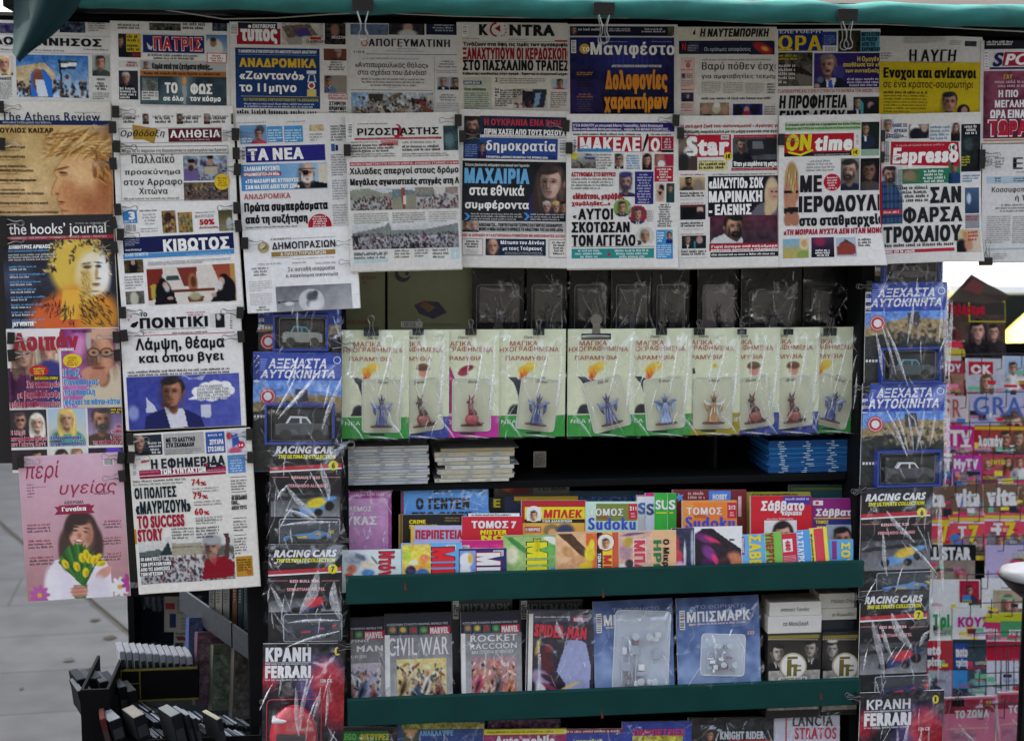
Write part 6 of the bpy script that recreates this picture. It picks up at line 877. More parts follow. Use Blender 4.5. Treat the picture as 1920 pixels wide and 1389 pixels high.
# ---------------------------------------------------------------- goods: packs, comics, books, stacks
mat('toy_paint', attr=True, rough=.3, coat=.4); mat('toy_black', '0e0e10', .5); mat('film_edge', 'c8ccd2', .3)
def film(s, x0, y0, x1, y1, d=.012, n=5, seed=1, folds=(), parent=None):
    """crinkled clear wrap over a pack, with standing folds"""
    a = s.R4(x0, y0, x1, y1); rg = np.random.default_rng(s.seed + seed); nx, nz = 26, 34
    X, Z = np.meshgrid(np.linspace(a[0], a[2], nx), np.linspace(a[1], a[3], nz)); u = (X - a[0]) / (a[2] - a[0]); v = (Z - a[1]) / (a[3] - a[1])
    H = d * (.35 + .65 * np.clip(np.minimum(np.minimum(u, 1 - u) * 6, np.minimum(v, 1 - v) * 6), 0, 1))
    for _ in range(9):
        an = rg.uniform(0, 3.14); ph = rg.uniform(0, 1); w = rg.uniform(3, 9); t = (X * math.cos(an) + Z * math.sin(an)) / .12 * w / 3 + ph
        H = H + .0022 * np.clip(1 - np.abs((t % 1) - .5) * 5, 0, 1) * rg.uniform(.4, 1)
    ed = .004 * np.sin(v * 23 + rg.uniform(0, 6)) * (np.abs(u - .5) > .49)
    H = H + .003 * np.sin(u * 7 + v * 3 + rg.uniform(0, 6)) * np.sin(v * 5 + rg.uniform(0, 6))
    V = np.stack([(X + ed).ravel(), -H.ravel() - .003, Z.ravel()], 1); mb = MB()
    mb.add(V, [(j * nx + i, j * nx + i + 1, (j + 1) * nx + i + 1, (j + 1) * nx + i) for j in range(nz - 1) for i in range(nx - 1)], lin('fff')); mb.build('plastic_wrap', 'film', s.e)
    mb = MB(); fs = [(*q[:4], q[4] * 1.5) for q in folds]
    for _ in range(n):
        L = rg.uniform(18, 60); x = rg.uniform(x0 + 8, x1 - 8); y = rg.uniform(y0, max(y0 + 4, y1 - L)); an = rg.uniform(.9, 2.2); fs.append((x, y, x + L * math.cos(an), y + L * math.sin(an), rg.uniform(1.2, 3.4)))
    for (xa, ya, xb, yb, w) in fs:
        xa, xb = (min(x1, max(x0, q)) for q in (xa, xb)); ya, yb = (min(y1, max(y0, q)) for q in (ya, yb))
        p, q = s.L(xa, ya), s.L(xb, yb); dx, dz = q[0] - p[0], q[1] - p[1]; ll = math.hypot(dx, dz) or 1; nxx, nzz = -dz / ll * w * .0008, dx / ll * w * .0008; y = -d - .005; k = 7; v = []
        for i in range(k):
            t = i / (k - 1); ww = math.sin(math.pi * (t * .9 + .05)); cx = p[0] + dx * t + nxx * .4 * math.sin(t * 5 + w); cz = p[1] + dz * t + nzz * .4 * math.sin(t * 5 + w)
            v += [(cx - nxx * ww, y, cz - nzz * ww), (cx, y - .003 * ww, cz), (cx + nxx * ww, y, cz + nzz * ww)]
        mb.add(v, [(i * 3 + j, i * 3 + j + 1, i * 3 + j + 4, i * 3 + j + 3) for i in range(k - 1) for j in range(2)], lin('fff'))
    if fs: mb.build('wrap_fold', 'film_fold', s.e)
def blister(s, x0, y0, x1, y1, d=.03, tilt=0, back=None, rim='d6dcdc'):
    """clear moulded box on a card; returns its centre, half sizes and a matrix"""
    a = s.R4(x0, y0, x1, y1); cx, cz, w, h = (a[0] + a[2]) / 2, (a[1] + a[3]) / 2, (a[2] - a[0]) / 2, (a[3] - a[1]) / 2
    M = Matrix.Translation((cx, 0, cz)) @ Matrix.Rotation(-R(tilt), 4, 'Y'); mb = MB(); r = min(w, h) * .16
    def ring(w, h, r, y): return [(sx * (w - r) + r * math.cos(t), y, sz * (h - r) + r * math.sin(t)) for sx, sz, t0 in ((1, 1, 0), (-1, 1, 90), (-1, -1, 180), (1, -1, 270)) for t in (R(t0), R(t0 + 45), R(t0 + 90))]
    rs = [ring(w, h, r, -.002), ring(w * .97, h * .97, r, -d * .85), ring(w * .9, h * .9, r, -d)]; n = 12; v = [M @ Vector(p) for q in rs for p in q]
    mb.add([tuple(p) for p in v], [(i * n + j, i * n + (j + 1) % n, (i + 1) * n + (j + 1) % n, (i + 1) * n + j) for i in range(2) for j in range(n)] + [tuple(range(2 * n, 3 * n))], lin('fff')); bl = mb.build('blister', 'blister', s.e)
    mb = MB(); mb.tube([M @ Vector(p) for p in ring(w, h, r, -.003)], .0013, rim, 5, closed=True); mb.build('blister_rim', 'toy_paint', bl)
    if back: mb = MB(); mb.add([tuple(M @ Vector(p)) for p in ring(w, h, r, -.0022)], [tuple(range(12))], lin(back)); mb.build('blister_tray', 'toy_paint', bl)
    return M, w, h, d
def toycar(s, fr, c1='e4e4e0', c2='16181a', win='20282c'):
    M, w, h, d = fr; w *= .86; h *= .74; mb = MB()
    mb.prism([(-w, -h * .8), (w, -h * .8), (w, -h * .1), (w * .8, h * .1), (-w * .85, h * .15), (-w, 0)], -d * .62, -d * .12, c2, M); b = mb.build('toy_car', 'toy_paint', s.e, bevel=.002)
    mb = MB(); mb.prism([(-w * .62, h * .1), (w * .38, h * .08), (w * .2, h * .62), (-w * .45, h * .66)], -d * .58, -d * .16, c1, M); mb.build('cabin', 'toy_paint', b, bevel=.0015)
    mb = MB(); mb.prism([(-w * .52, h * .14), (-w * .08, h * .14), (-w * .08, h * .54), (-w * .4, h * .56)], -d * .6, -d * .3, win, M); mb.prism([(0, h * .14), (w * .3, h * .12), (w * .15, h * .52), (0, h * .54)], -d * .6, -d * .3, win, M); mb.build('window', 'toy_paint', b)
    for x in (-.6, .58): mb = MB(); mb.lathe([(h * .1, -.002), (h * .42, -.002), (h * .42, .003), (h * .1, .003)], '0a0a0a', 14, M @ Matrix.Translation((w * x, -d * .63, -h * .75)) @ Matrix.Rotation(R(90), 4, 'X')); mb.build('wheel', 'toy_paint', b)
def racer(s, fr, c1, c2):
    M, w, h, d = fr; w *= .82; h *= .6; mb = MB()
    mb.prism([(-w, -h * .35), (-w * .3, -h * .42), (w * .8, -h * .4), (w * .86, h * .1), (w * .3, h * .5), (w * .05, h * .2), (-w * .3, h * .12), (-w, -h * .2)], -d * .6, -d * .3, c1, M); b = mb.build('toy_racing_car', 'toy_paint', s.e, bevel=.001)
    mb = MB(); mb.prism([(-w * .7, -h * .34), (-w * .1, -h * .3), (-w * .1, -h * .02), (-w * .7, -h * .2)], -d * .62, -d * .28, c2, M); mb.prism([(w * .2, h * .1), (w * .5, h * .1), (w * .4, h * .42)], -d * .62, -d * .28, c2, M); mb.build('livery_panel', 'toy_paint', b)
    mb = MB(); mb.box(-w * 1.05, -w * .86, -d * .75, -d * .2, -h * .5, -h * .42, c1, M); mb.box(w * .82, w * .98, -d * .75, -d * .2, h * .3, h * .42, c2, M); mb.build('wing', 'toy_paint', b)
    for x in (-.62, .62): mb = MB(); mb.lathe([(h * .15, -.004), (h * .42, -.004), (h * .42, .005), (h * .15, .005)], '0a0a0c', 14, M @ Matrix.Translation((w * x, -d * .66, -h * .42)) @ Matrix.Rotation(R(90), 4, 'X')); mb.build('wheel', 'toy_paint', b)
def figurine(s, fr, c1, c2, base='4a0c1a', pose=0):
    """small painted figure standing on a round base inside its clear box"""
    M, w, h, d = fr; w *= .78; y = -d * .45; mb = MB(); T = lambda *p: M @ Vector(p); z0 = -h * .78; H = h * 1.25
    mb.lathe([(w * .75, 0), (w * .75, .003), (w * .5, .005)], base, 16, M @ Matrix.Translation((0, y, z0)) @ Matrix.Diagonal((1, .5, 1, 1))); mb.build('figurine_base', 'toy_paint', s.e); mb = MB()
    def ball(x, z, rx, rz, c): p = T(x, y, z0 + z * H); mb.ball(p.x, p.y, p.z, rx * w, rx * w * .8, rz * w, c)
    def limb(pts, r, c): mb.tube([T(x * w, y - .004 * i, z0 + z * H) for i, (x, z) in enumerate(pts)], [q * w for q in r], c, 7)
    if pose < 2:           # robed, sleeves spread, spiked crown
        mb.lathe([(w * .46, .004), (w * .4, H * .08), (w * .3, H * .3), (w * .2, H * .5), (w * .24, H * .6), (w * .1, H * .68)], c1, 9, M @ Matrix.Translation((0, y, z0)) @ Matrix.Diagonal((1, .6, 1, 1)))
        for q in (-1, 1): limb([(q * .18, .6), (q * .5, .62 + .1 * pose), (q * .72, .74)], [.12, .13, .05], c2); limb([(q * .5, .62), (q * .46, .46), (q * .4, .36)], [.12, .1, .02], c1)
        for q in (-.26, .05, .3): limb([(q, .05), (q * .8, .3), (q * .5, .52)], [.07, .06, .02], c2)
        ball(0, .74, .15, .18, '3a3c4c'); limb([(.0, .78), (.02, 1.0)], [.1, .01], c1); limb([(-.1, .77), (-.22, .92)], [.07, .01], c1); limb([(.1, .77), (.24, .9)], [.07, .01], c1)
    elif 'a' > c1[0] or c1[0] < '7':   # slender top over a round body, long ears
        ball(.0, .2, .46, .42, c2); limb([(.0, .3), (-.06, .5), (-.14, .66)], [.24, .2, .16], c1); ball(-.003, .74, .2, .22, c1); limb([(-.1, .8), (-.2, .95)], [.08, .03], c1); limb([(.0, .8), (.16, .96)], [.08, .03], c2); limb([(-.1, .56), (.2, .46), (.3, .36)], [.09, .08, .06], c1); limb([(.3, .12), (.6, .06), (.78, .1)], [.1, .07, .03], c1); ball(-.012, .72, .07, .08, '1a1010')
    else:                  # stout, horned, with a tail
        ball(.0, .25, .52, .6, c1); ball(.002, .28, .34, .44, c2); ball(.0, .62, .3, .3, c1); limb([(-.2, .7), (-.3, .88)], [.1, .02], c2); limb([(.2, .7), (.3, .88)], [.1, .02], c2); limb([(-.4, .12), (-.7, .2), (-.74, .4)], [.16, .14, .06], '4a1018'); ball(-.004, .6, .1, .06, '14080a')
    mb.build('figurine', 'toy_paint', s.e, smooth=True)
def book(name, label, cat, quad, Y, page, group=None, lean=8, thick=.012, m='glossy_print', **k):
    k.setdefault('wave', 0); k.setdefault('pages', 0); k.setdefault('gain', 1.5); return Item(name, label, cat, quad, Y, group, lean=R(lean), thick=thick, page=page, m=m, pagepart='cover', **k)
def Q(x0, y0, x1, y1, dx=0): return ((x0, y0), (x1, y0), (x1 + dx, y1), (x0 + dx, y1))
# ---- ten fairy tale packs in a row
GF = 'fairy tale audio book packs hung in a row'
spec = [(767, 'g', 'blue', 0), (842, 'b', 'brown', 8), (936, 'm', 'red', 0), (1060, 'g', 'blue', -7), (1190, 'g', 'blue', 14), (1297, 'g', 'pale', 5), (1388, 'o', 'tan', 0), (1462, 'b', 'brown', 8), (1536, 'b', 'brown', 6), (1613, 'g', 'blue', -14)]
lab = ['green footed story pack at the left end of the fairy tale row', 'blue footed story pack with brown figure, second from the left end of the row', 'magenta footed story pack with a red figure', 'green footed story pack between the magenta one and the metal bulldog clip', 'green footed story pack hung under the silver bulldog clip', 'green footed story pack with a pale blue figure, left of the olive one', 'olive footed story pack with a tan and white figure', 'blue footed story pack just right of the olive one', 'blue footed story pack beside the last green one', 'green footed story pack at the right end of the row, its blister tilted']
for i, ((xr, kd, fc, tl), lb) in enumerate(zip(spec, lab)):
    x0 = xr - 126; y0 = 619 - i * .6; foot = {'g': '2c8a34', 'b': '2c3c8c', 'm': 'b0288c', 'o': '94881c'}[kd]; yb = 822 - i * 1.2
    s = Item('story_pack', lb, 'story pack', Q(x0, y0, xr, yb), .045 + .007 * i, GF, thick=.004, m='glossy_print', page='c6ccae', wave=.0006, pages=0, pagepart='card', gain=1.35)
    s.b(x0, yb - 40, xr, yb, foot).m_('ΜΑΓΙΚΑ', x0 + 22, y0 + 22, x0 + 74, y0 + 31, '9a3c34', 'r').m_('ΗΧΟΓΡΑΦΗΜΕΝΑ', x0 + 3, y0 + 34, x0 + 114, y0 + 43, '9a3c34', 'r', arc=.25).m_('ΠΑΡΑΜΥΘΙΑ', x0 + 14, y0 + 50, x0 + 94, y0 + 58, '9a3c34', 'r').s_('Disney', x0 + 48, y0 + 12, x0 + 68, y0 + 17, '445', 'r', sh=.3)
    s.s_({'g': 'ΝΕΑ ΝΕΜΕΣΙΣ', 'b': 'ΜΙΑ ΕΥΧΗ', 'm': 'ΕΡΩΤΑΣ', 'o': 'ΚΡΥΜΜΕΝΟΣ ΘΗΣΑΥΡΟΣ'}[kd], x0 + (6 if kd != 'b' else 50), yb - 32, x0 + {'g': 104, 'b': 98, 'm': 70, 'o': 122}[kd], yb - 25, 'c8d8c8', 'r').b(x0 + 52, yb - 9, x0 + 80, yb - 5, '1c3020', ly=2)
    if kd == 'g':
        P = s.p(x0 + 14, y0 + 60, x0 + 80, yb - 42, 'c6ccae', cell=1.4); x = x0 + 44; y = y0 + 70; P.e(x + 12, y + 2, 13, 8, 'c8a830', .8, -20).e(x + 2, y + 8, 8, 8, 'd0a02c', .7).e(x + 18, y - 3, 8, 5, 'd8b848', .8)
        P.p([(x - 5, y + 24), (x - 3, y + 8), (x + 2, y + 12), (x + 5, y + 2), (x + 8, y + 12), (x + 14, y + 4), (x + 10, y + 16), (x + 4, y + 25)], 'c87828').p([(x - 3, y + 25), (x, y + 14), (x + 4, y + 20), (x + 2, y + 26)], 'a83c24')
        P.p([(x - 26, y + 19), (x - 10, y + 20), (x - 2, y + 26), (x + 8, y + 25), (x + 14, y + 36), (x + 8, y + 60), (x + 2, y + 90), (x - 8, y + 88), (x - 6, y + 56), (x - 14, y + 32)], '2c3440').e(x - 12, y + 84, 12, 13, '1c2026', .3).e(x - 6, y + 98, 16, 9, '22262e', .4).e(x - 20, y + 92, 7, 9, '1c2026', .3).e(x - 2, y + 60, 3, 24, '5a6a84', .8, 8).n(.06, 4)
    elif kd == 'b': P = s.p(x0 + 58, y0 + 60, x0 + 96, y0 + 92, 'c6ccae'); P.e(x0 + 77, y0 + 70, 12, 7, '6a4a34', .2).e(x0 + 78, y0 + 80, 9, 9, 'b8806c', .3).e(x0 + 77, y0 + 73, 12, 4, '5a3c2c', .4)
    elif kd == 'm': P = s.p(x0 + 20, y0 + 64, x0 + 84, yb - 42, 'c6ccae'); P.p([(x0 + 22, y0 + 80), (x0 + 34, y0 + 70), (x0 + 42, y0 + 90), (x0 + 40, yb - 44), (x0 + 22, yb - 44)], '9a2c6a').e(x0 + 64, y0 + 74, 14, 6, '7a1c34', .3, -20).e(x0 + 58, y0 + 82, 10, 5, '8a2440', .3).n(.06, 6)
    else: s.disc(x0 + 78, y0 + 70, 4, 'c8b020').poly([(x0 + 36, y0 + 76), (x0 + 40, y0 + 74), (x0 + 42, y0 + 84), (x0 + 37, y0 + 86)], '22262c')
    s.disc(x0 + 84, y0 + 94, 5, '2c7a4c') if kd == 'g' else None
    bx = xr - 52; fr = blister(s, bx - 36, y0 + 92, bx + 36, yb - 12, .03, tl, 'ced2b4')
    M = fr[0]; mb = MB(); q = typeset('Disney', 'r'); v = np.stack([q[:, [2, 0]], q[:, [3, 0]], q[:, [5, 1]], q[:, [4, 1]]], 1).reshape(-1, 2); mb.add([tuple(M @ Vector((a * .0105 - .012 + b_ * .003, -.0036, fr[2] * .84 + b_ * .0105))) for a, b_ in v], [(4 * j, 4 * j + 1, 4 * j + 2, 4 * j + 3) for j in range(len(q))], lin('333')); mb.build('small_text', 'glossy_print', s.e)
    c = {'blue': ('2a3a74', '7a8cb8'), 'brown': ('4a2018', '8a3c2c'), 'red': ('7c1420', 'a8343c'), 'pale': ('8aa4cc', '5a74a8'), 'tan': ('a8783c', 'd8d4c8')}[fc]; figurine(s, fr, c[0], c[1], pose=(2 if fc in ('brown', 'red') else i % 2))
    s.done(); film(s, x0 + 1, y0 + 1, xr - 1, yb + 3, .034, 12, 3, folds=[(x0 + 20, y0 + 10, x0 + 12, y0 + 90, 2.6), (x0 + 60, y0 + 6, x0 + 66, y0 + 60, 2), (xr - 10, y0 + 10, xr - 16, y0 + 130, 3.4), (x0 + 8, yb - 44, x0 + 40, yb - 2, 3), (bx - 30, yb - 10, bx + 30, yb - 2, 2.4),(bx + 22, y0 + 20, bx - 6 + 5 * (i % 3), y0 + 120, 3.2), (bx - 4, y0 + 26, bx - 12, y0 + 110, 2), (bx + 40, y0 + 70, bx + 30, y0 + 150, 3)])
# ---- dim packs and big books behind them
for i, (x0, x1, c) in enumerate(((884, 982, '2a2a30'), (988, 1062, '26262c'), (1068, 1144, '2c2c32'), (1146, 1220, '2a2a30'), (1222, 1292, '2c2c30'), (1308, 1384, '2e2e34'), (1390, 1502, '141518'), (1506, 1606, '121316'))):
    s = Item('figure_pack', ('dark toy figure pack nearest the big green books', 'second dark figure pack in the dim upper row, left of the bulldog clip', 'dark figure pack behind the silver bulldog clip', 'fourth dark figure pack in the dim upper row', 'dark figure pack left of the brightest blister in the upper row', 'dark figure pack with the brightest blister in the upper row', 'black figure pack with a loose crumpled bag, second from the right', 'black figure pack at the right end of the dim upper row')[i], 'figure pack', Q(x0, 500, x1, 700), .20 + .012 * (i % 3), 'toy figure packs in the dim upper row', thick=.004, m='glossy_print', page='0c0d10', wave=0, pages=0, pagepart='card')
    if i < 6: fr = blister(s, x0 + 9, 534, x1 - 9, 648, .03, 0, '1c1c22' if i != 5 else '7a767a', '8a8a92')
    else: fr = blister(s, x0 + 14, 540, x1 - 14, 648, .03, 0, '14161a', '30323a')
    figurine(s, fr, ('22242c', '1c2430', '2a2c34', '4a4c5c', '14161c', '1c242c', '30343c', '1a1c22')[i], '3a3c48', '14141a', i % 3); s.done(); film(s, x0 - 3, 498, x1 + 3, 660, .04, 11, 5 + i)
s = book('picture_book', 'dim green picture book back with red letters behind the fairy tale row', 'book', Q(640, 480, 722, 700), .22, '7c8264', lean=3, thick=.02)
s.m_('ΕΝΑ', 679, 517, 706, 524, '8a4034', 'r').m_('Α', 679, 528, 688, 533, '8a4034', 'r').m_('ΜΕΝΑ', 652, 600, 690, 608, '8a4034', 'r').done()
s = book('picture_book', 'dim green picture book back with a crescent moon, flying carpet and barcode', 'book', Q(727, 478, 884, 700), .215, '747a5c', lean=3, thick=.02)
s.disc(755, 514, 15, '2c3038').disc(759, 509, 12.5, '747a5c', ly=2.4).poly([(763 + (6 if j % 2 == 0 else 2.6) * math.sin(j * .628), 513 - (6 if j % 2 == 0 else 2.6) * math.cos(j * .628)) for j in range(10)], '30344c', ly=3).poly([(776, 572), (796, 564), (822, 566), (838, 586), (812, 598), (786, 588)], '2a2848').poly([(786, 572), (800, 568), (816, 576), (804, 586)], '6a5428', ly=2.2).disc(796, 568, 5, '7a3430', ly=2.5).bars(752, 603, 792, 613, 16).l(792, 606, 868, 613, 3, '444', .5).done()
# ---- strips of blister packs either side
GS = 'blister packs hung in strips beside the opening'
def carpack(lb, x0, y0, x1, y1, Y, dx, t1, t2, badge, box, cc, folds=()):
    s = Item('toy_car_pack', lb, 'toy car pack', Q(x0, y0, x1, y1, dx), Y, GS, thick=.004, m='glossy_print', page='3c5078', wave=.0006, pages=0, pagepart='card', gain=1.35)
    h = y1 - y0; P = s.p(x0, y0 + 52, x1 + dx, y1 - 2, '6a88b8', cell=1.8); P.g('5a84c8', '9ab0c4'); ym = y0 + h * .40
    P.p([(x0, ym + 6), (x0 + 40, ym - 4), (x0 + 80, ym - 12), (x1, ym - 6), (x1 + dx, y1), (x0, y1)], '8a7a56').n(.18, 9); P.p([(x0 + 78, ym - 20), (x0 + 100, ym - 22), (x0 + 104, ym + 4), (x0 + 80, ym + 4)], '3a3c44'); P.p([(x0, ym + 22), (x0 + 60, ym + 16), (x1, ym + 30), (x1, y1), (x0, y1)], '262c28'); P.crowd(x0 + 40, ym, x1, ym + 34, 7, ('a8946a', '5a5240', 'c8b48a', '3a3e34'), .8); P.n(.06, 5)
    s.b(x0, y0, x1, y0 + 53, '24409a', ly=2).bars(x0 + 1, y0 + 6, x0 + 11, y0 + 56, 12, False)
    for j in range(6): s.b(x0 + 13, y0 + 13 + j * 4, x0 + 26 - j, y0 + 14.4 + j * 4, '8a9cd0', ly=2.4)
    if t1: s.m_('ΑΞΕΧΑΣΤΑ', *t1, 'e8ecf2', 'b', sh=.25, ly=4).m_('ΑΥΤΟΚΙΝΗΤΑ', *t2, 'e8ecf2', 'b', sh=.25, ly=4)
    for q in ((t1, t2) if t1 else ()):
        yy = (q[1] + q[3]) / 2; s.b(q[0], yy + 1, q[2], yy + 1.9, '24409a', ly=4.6)
    s.disc(x1 - 9, y0 + 15, 7, 'c8d0e8', ly=2.6).disc(x1 - 9, y0 + 15, 5.6, '24409a', ly=3).disc(*badge, 15, 'a83038', ly=3).disc(*badge, 13, 'd8cccc', ly=3.3).disc(*badge, 12, 'a83038', ly=3.6).disc(*badge, 7.5, 'd8d0d0', ly=3.9)
    s.l(badge[0] - 5, badge[1] - 3, badge[0] + 5, badge[1] + 4, 2, 'a83038', .9)
    for j in range(7): s.b(x0 + 1 + j * 6, box[1] + 24, x0 + 5 + j * 6, box[1] + 29, 'e0e0e0', ly=2.6)
    a = s.R4(*box); mb = MB(); d = .03; t = .006
    for q in ((a[0], a[2], a[3] - t, a[3]), (a[0], a[2], a[1], a[1] + t), (a[0], a[0] + t, a[1] + t, a[3] - t), (a[2] - t, a[2], a[1] + t, a[3] - t)): mb.box(q[0], q[1], -d, -.002, q[2], q[3], '24409a')
    mb.build('box_frame', 'toy_paint', s.e, bevel=.001); s.b(box[0] + 3, box[1] + 3, box[2] - 3, box[3] - 3, '161c1a', 'box_tray', 4)
    fr = blister(s, box[0] + 12, box[1] + 8, box[2] - 5, box[3] - 4, .04, 0, None, '98a0a4'); toycar(s, fr, *cc); s.done(); film(s, x0 - 2, y0, x1 + dx + 3, y1 + 3, .045, 6, 2, folds); return s
carpack('toy car pack with a turquoise car at the top of the left strip', 484, 556, 640, 668, .035, 0, None, None, (503, 640), (512, 588, 616, 656), ('4a9ab0', '8a9088', '2a3034'))
carpack('blue toy car pack with a white roofed car in the left strip', 475, 660, 641, 884, .015, -1, (503, 672, 612, 690), (488, 693, 628, 708), (502, 743), (497, 754, 628, 830), ('e4e8e8', '3c4448', '202428'), [(556, 700, 520, 770, 4), (584, 706, 524, 780, 4), (640, 700, 604, 800, 5), (560, 664, 540, 720, 4), (600, 690, 540, 765, 4), (620, 712, 606, 760, 3), (575, 668, 560, 720, 2)])
carpack('toy car pack mostly hidden under the newspaper at the top of the right strip', 1640, 450, 1768, 560, .05, 0, None, None, (1650, 470), (1650, 480, 1760, 532), ('8a8c88', '3a3e40', '2a3034'))
carpack('blue toy car pack with a teal car, upper one in the right strip', 1622, 530, 1774, 722, .03, 0, (1645, 540, 1752, 556), (1632, 559, 1765, 574), (1645, 606), (1646, 650, 1758, 716), ('4a98a4', '34464c', '24343a'), [(1764, 540, 1758, 700, 6), (1770, 560, 1766, 712, 5), (1650, 612, 1690, 716, 4), (1700, 560, 1690, 640, 4), (1630, 620, 1644, 700, 4), (1640, 600, 1668, 700, 3), (1752, 570, 1748, 640, 4)])
carpack('blue toy car pack with a white roofed car in the right strip', 1616, 718, 1772, 914, .015, -2, (1643, 727, 1747, 744), (1627, 747, 1760, 764), (1641, 795), (1638, 842, 1757, 909), ('e8ecec', '343c40', '202428'), [(1762, 730, 1758, 900, 7), (1766, 760, 1764, 880, 6), (1650, 764, 1690, 850, 4), (1720, 764, 1706, 842, 4), (1690, 764, 1700, 842, 3), (1668, 764, 1690, 840, 3), (1700, 770, 1716, 842, 2.4), (1742, 770, 1730, 830, 3)])
def racepack(lb, x0, y0, x1, y1, Y, dx, num, l1, l2, box, c1, c2, folds=(), off=0):
    s = Item('racing_car_pack', lb, 'racing car pack', Q(x0, y0, x1, y1, dx), Y, GS, thick=.004, m='glossy_print', page='17171b', wave=.0006, pages=0, pagepart='card', gain=1.35); w = x1 - x0
    s.m_('RACING CARS', x0 + w * .08, y0 + 10, x1 - w * .06, y0 + 23, 'd8dade', 'x', sh=.28).m_('THE ULTIMATE COLLECTION', x0 + w * .12, y0 + 26, x1 - w * .08, y0 + 33, 'c8c41c', 'x', sh=.28)
    s.poly([(x0, y0 + 50), (x1, y0 + 42), (x1, y0 + 50), (x0, y0 + 57)], 'a82434').poly([(x0, y0 + 57), (x1, y0 + 50), (x1, y0 + 52.5), (x0, y0 + 60)], 'd8d4d4', ly=2).disc(x1 - 16, y0 + 46, 9, 'd0c820', ly=3).s_(num, x1 - 19, y0 + 41, x1 - 13, y0 + 51, K_, 'b', ly=4)
    s.s_(l1, x0 + w * .3, y0 + 66, x1 - w * .3, y0 + 71, 'd0a0a4', 'x').b(x0 + 4, y0 + 67.5, x0 + w * .27, y0 + 69, 'a06068').b(x1 - w * .27, y0 + 67.5, x1 - 3, y0 + 69, 'a06068').s_(l2, x0 + w * .26, y0 + 81, x1 - w * .22, y0 + 86.5, 'c88c90', 'x')
    P = s.p(x0 + 2, y0 + 98, x1 + dx - 2, box[1] - 4, '5a5c60'); P.g('3c3e42', '7a7c80'); cx = (x0 + x1) / 2 + 12; cy = (y0 + 98 + box[1]) / 2; P.p([(x0, cy - 16), (x1, cy - 26), (x1, cy - 20), (x0, cy - 8)], '24262a'); P.e(cx, cy + 4, 40, 9, c1, .3, -14).e(cx + 8, cy - 6, 20, 9, c2, .4, -14).e(cx - 30, cy + 12, 8, 8, '0c0c0e', .3).e(cx + 32, cy, 9, 9, '0c0c0e', .3).e(cx + 12, cy + 12, 8, 7, '0c0c0e', .3).e(cx + 34, cy - 14, 12, 4, c1, .4, -10).n(.08, 6)
    s.b(box[0], box[1], box[2], box[3], '3a4046', 'box_tray', 2.2); fr = blister(s, *box, .045, 0, None, 'a8b0b4'); racer(s, fr, c1, c2); s.done(); film(s, x0 - 6, y0 - 2, x1 + dx + 8, y1 + 4, .05, 16, 4, folds); return s
racepack('black racing car pack with a pale blue car in the left strip', 506, 826, 641, 1030, -.004, -2, '6', 'RENAULT R25', 'FERNANDO ALONSO', (524, 972, 637, 1026), '5a8cc0', 'c8b42c', [(536, 902, 594, 966, 6), (594, 966, 536, 948, 5), (520, 930, 540, 900, 4), (604, 860, 616, 930, 7), (528, 976, 632, 968, 4)])
racepack('black racing car pack with a dark blue car in the left strip', 502, 1020, 640, 1206, -.018, 2, '7', 'RED BULL RB6', 'SEBASTIAN VETTEL', (532, 1150, 641, 1201), '1e2850', 'b82c34', [(600, 1060, 566, 1140, 12), (624, 1080, 634, 1150, 10), (508, 1090, 540, 1140, 5), (540, 1156, 636, 1150, 4), (540, 1200, 636, 1170, 4)])
racepack('black racing car pack with a pale blue car in the right strip', 1612, 914, 1744, 1118, -.002, 2, '6', 'RENAULT R25', 'FERNANDO ALONSO', (1643, 1072, 1748, 1116), '5a8cc0', 'c8a83c', [(1648, 950, 1700, 1010, 6), (1690, 1010, 1744, 1066, 4), (1748, 920, 1752, 1100, 6), (1640, 990, 1650, 1070, 5)])
racepack('black racing car pack with a dark blue car in the right strip', 1610, 1106, 1738, 1308, -.016, 2, '7', 'RED BULL RB6', 'SEBASTIAN VETTEL', (1640, 1266, 1742, 1307), '222a58', 'b83440', [(1624, 1150, 1644, 1260, 7), (1656, 1140, 1694, 1206, 10), (1636, 1160, 1660, 1220, 5), (1728, 1170, 1708, 1200, 6), (1744, 1130, 1746, 1260, 4)])
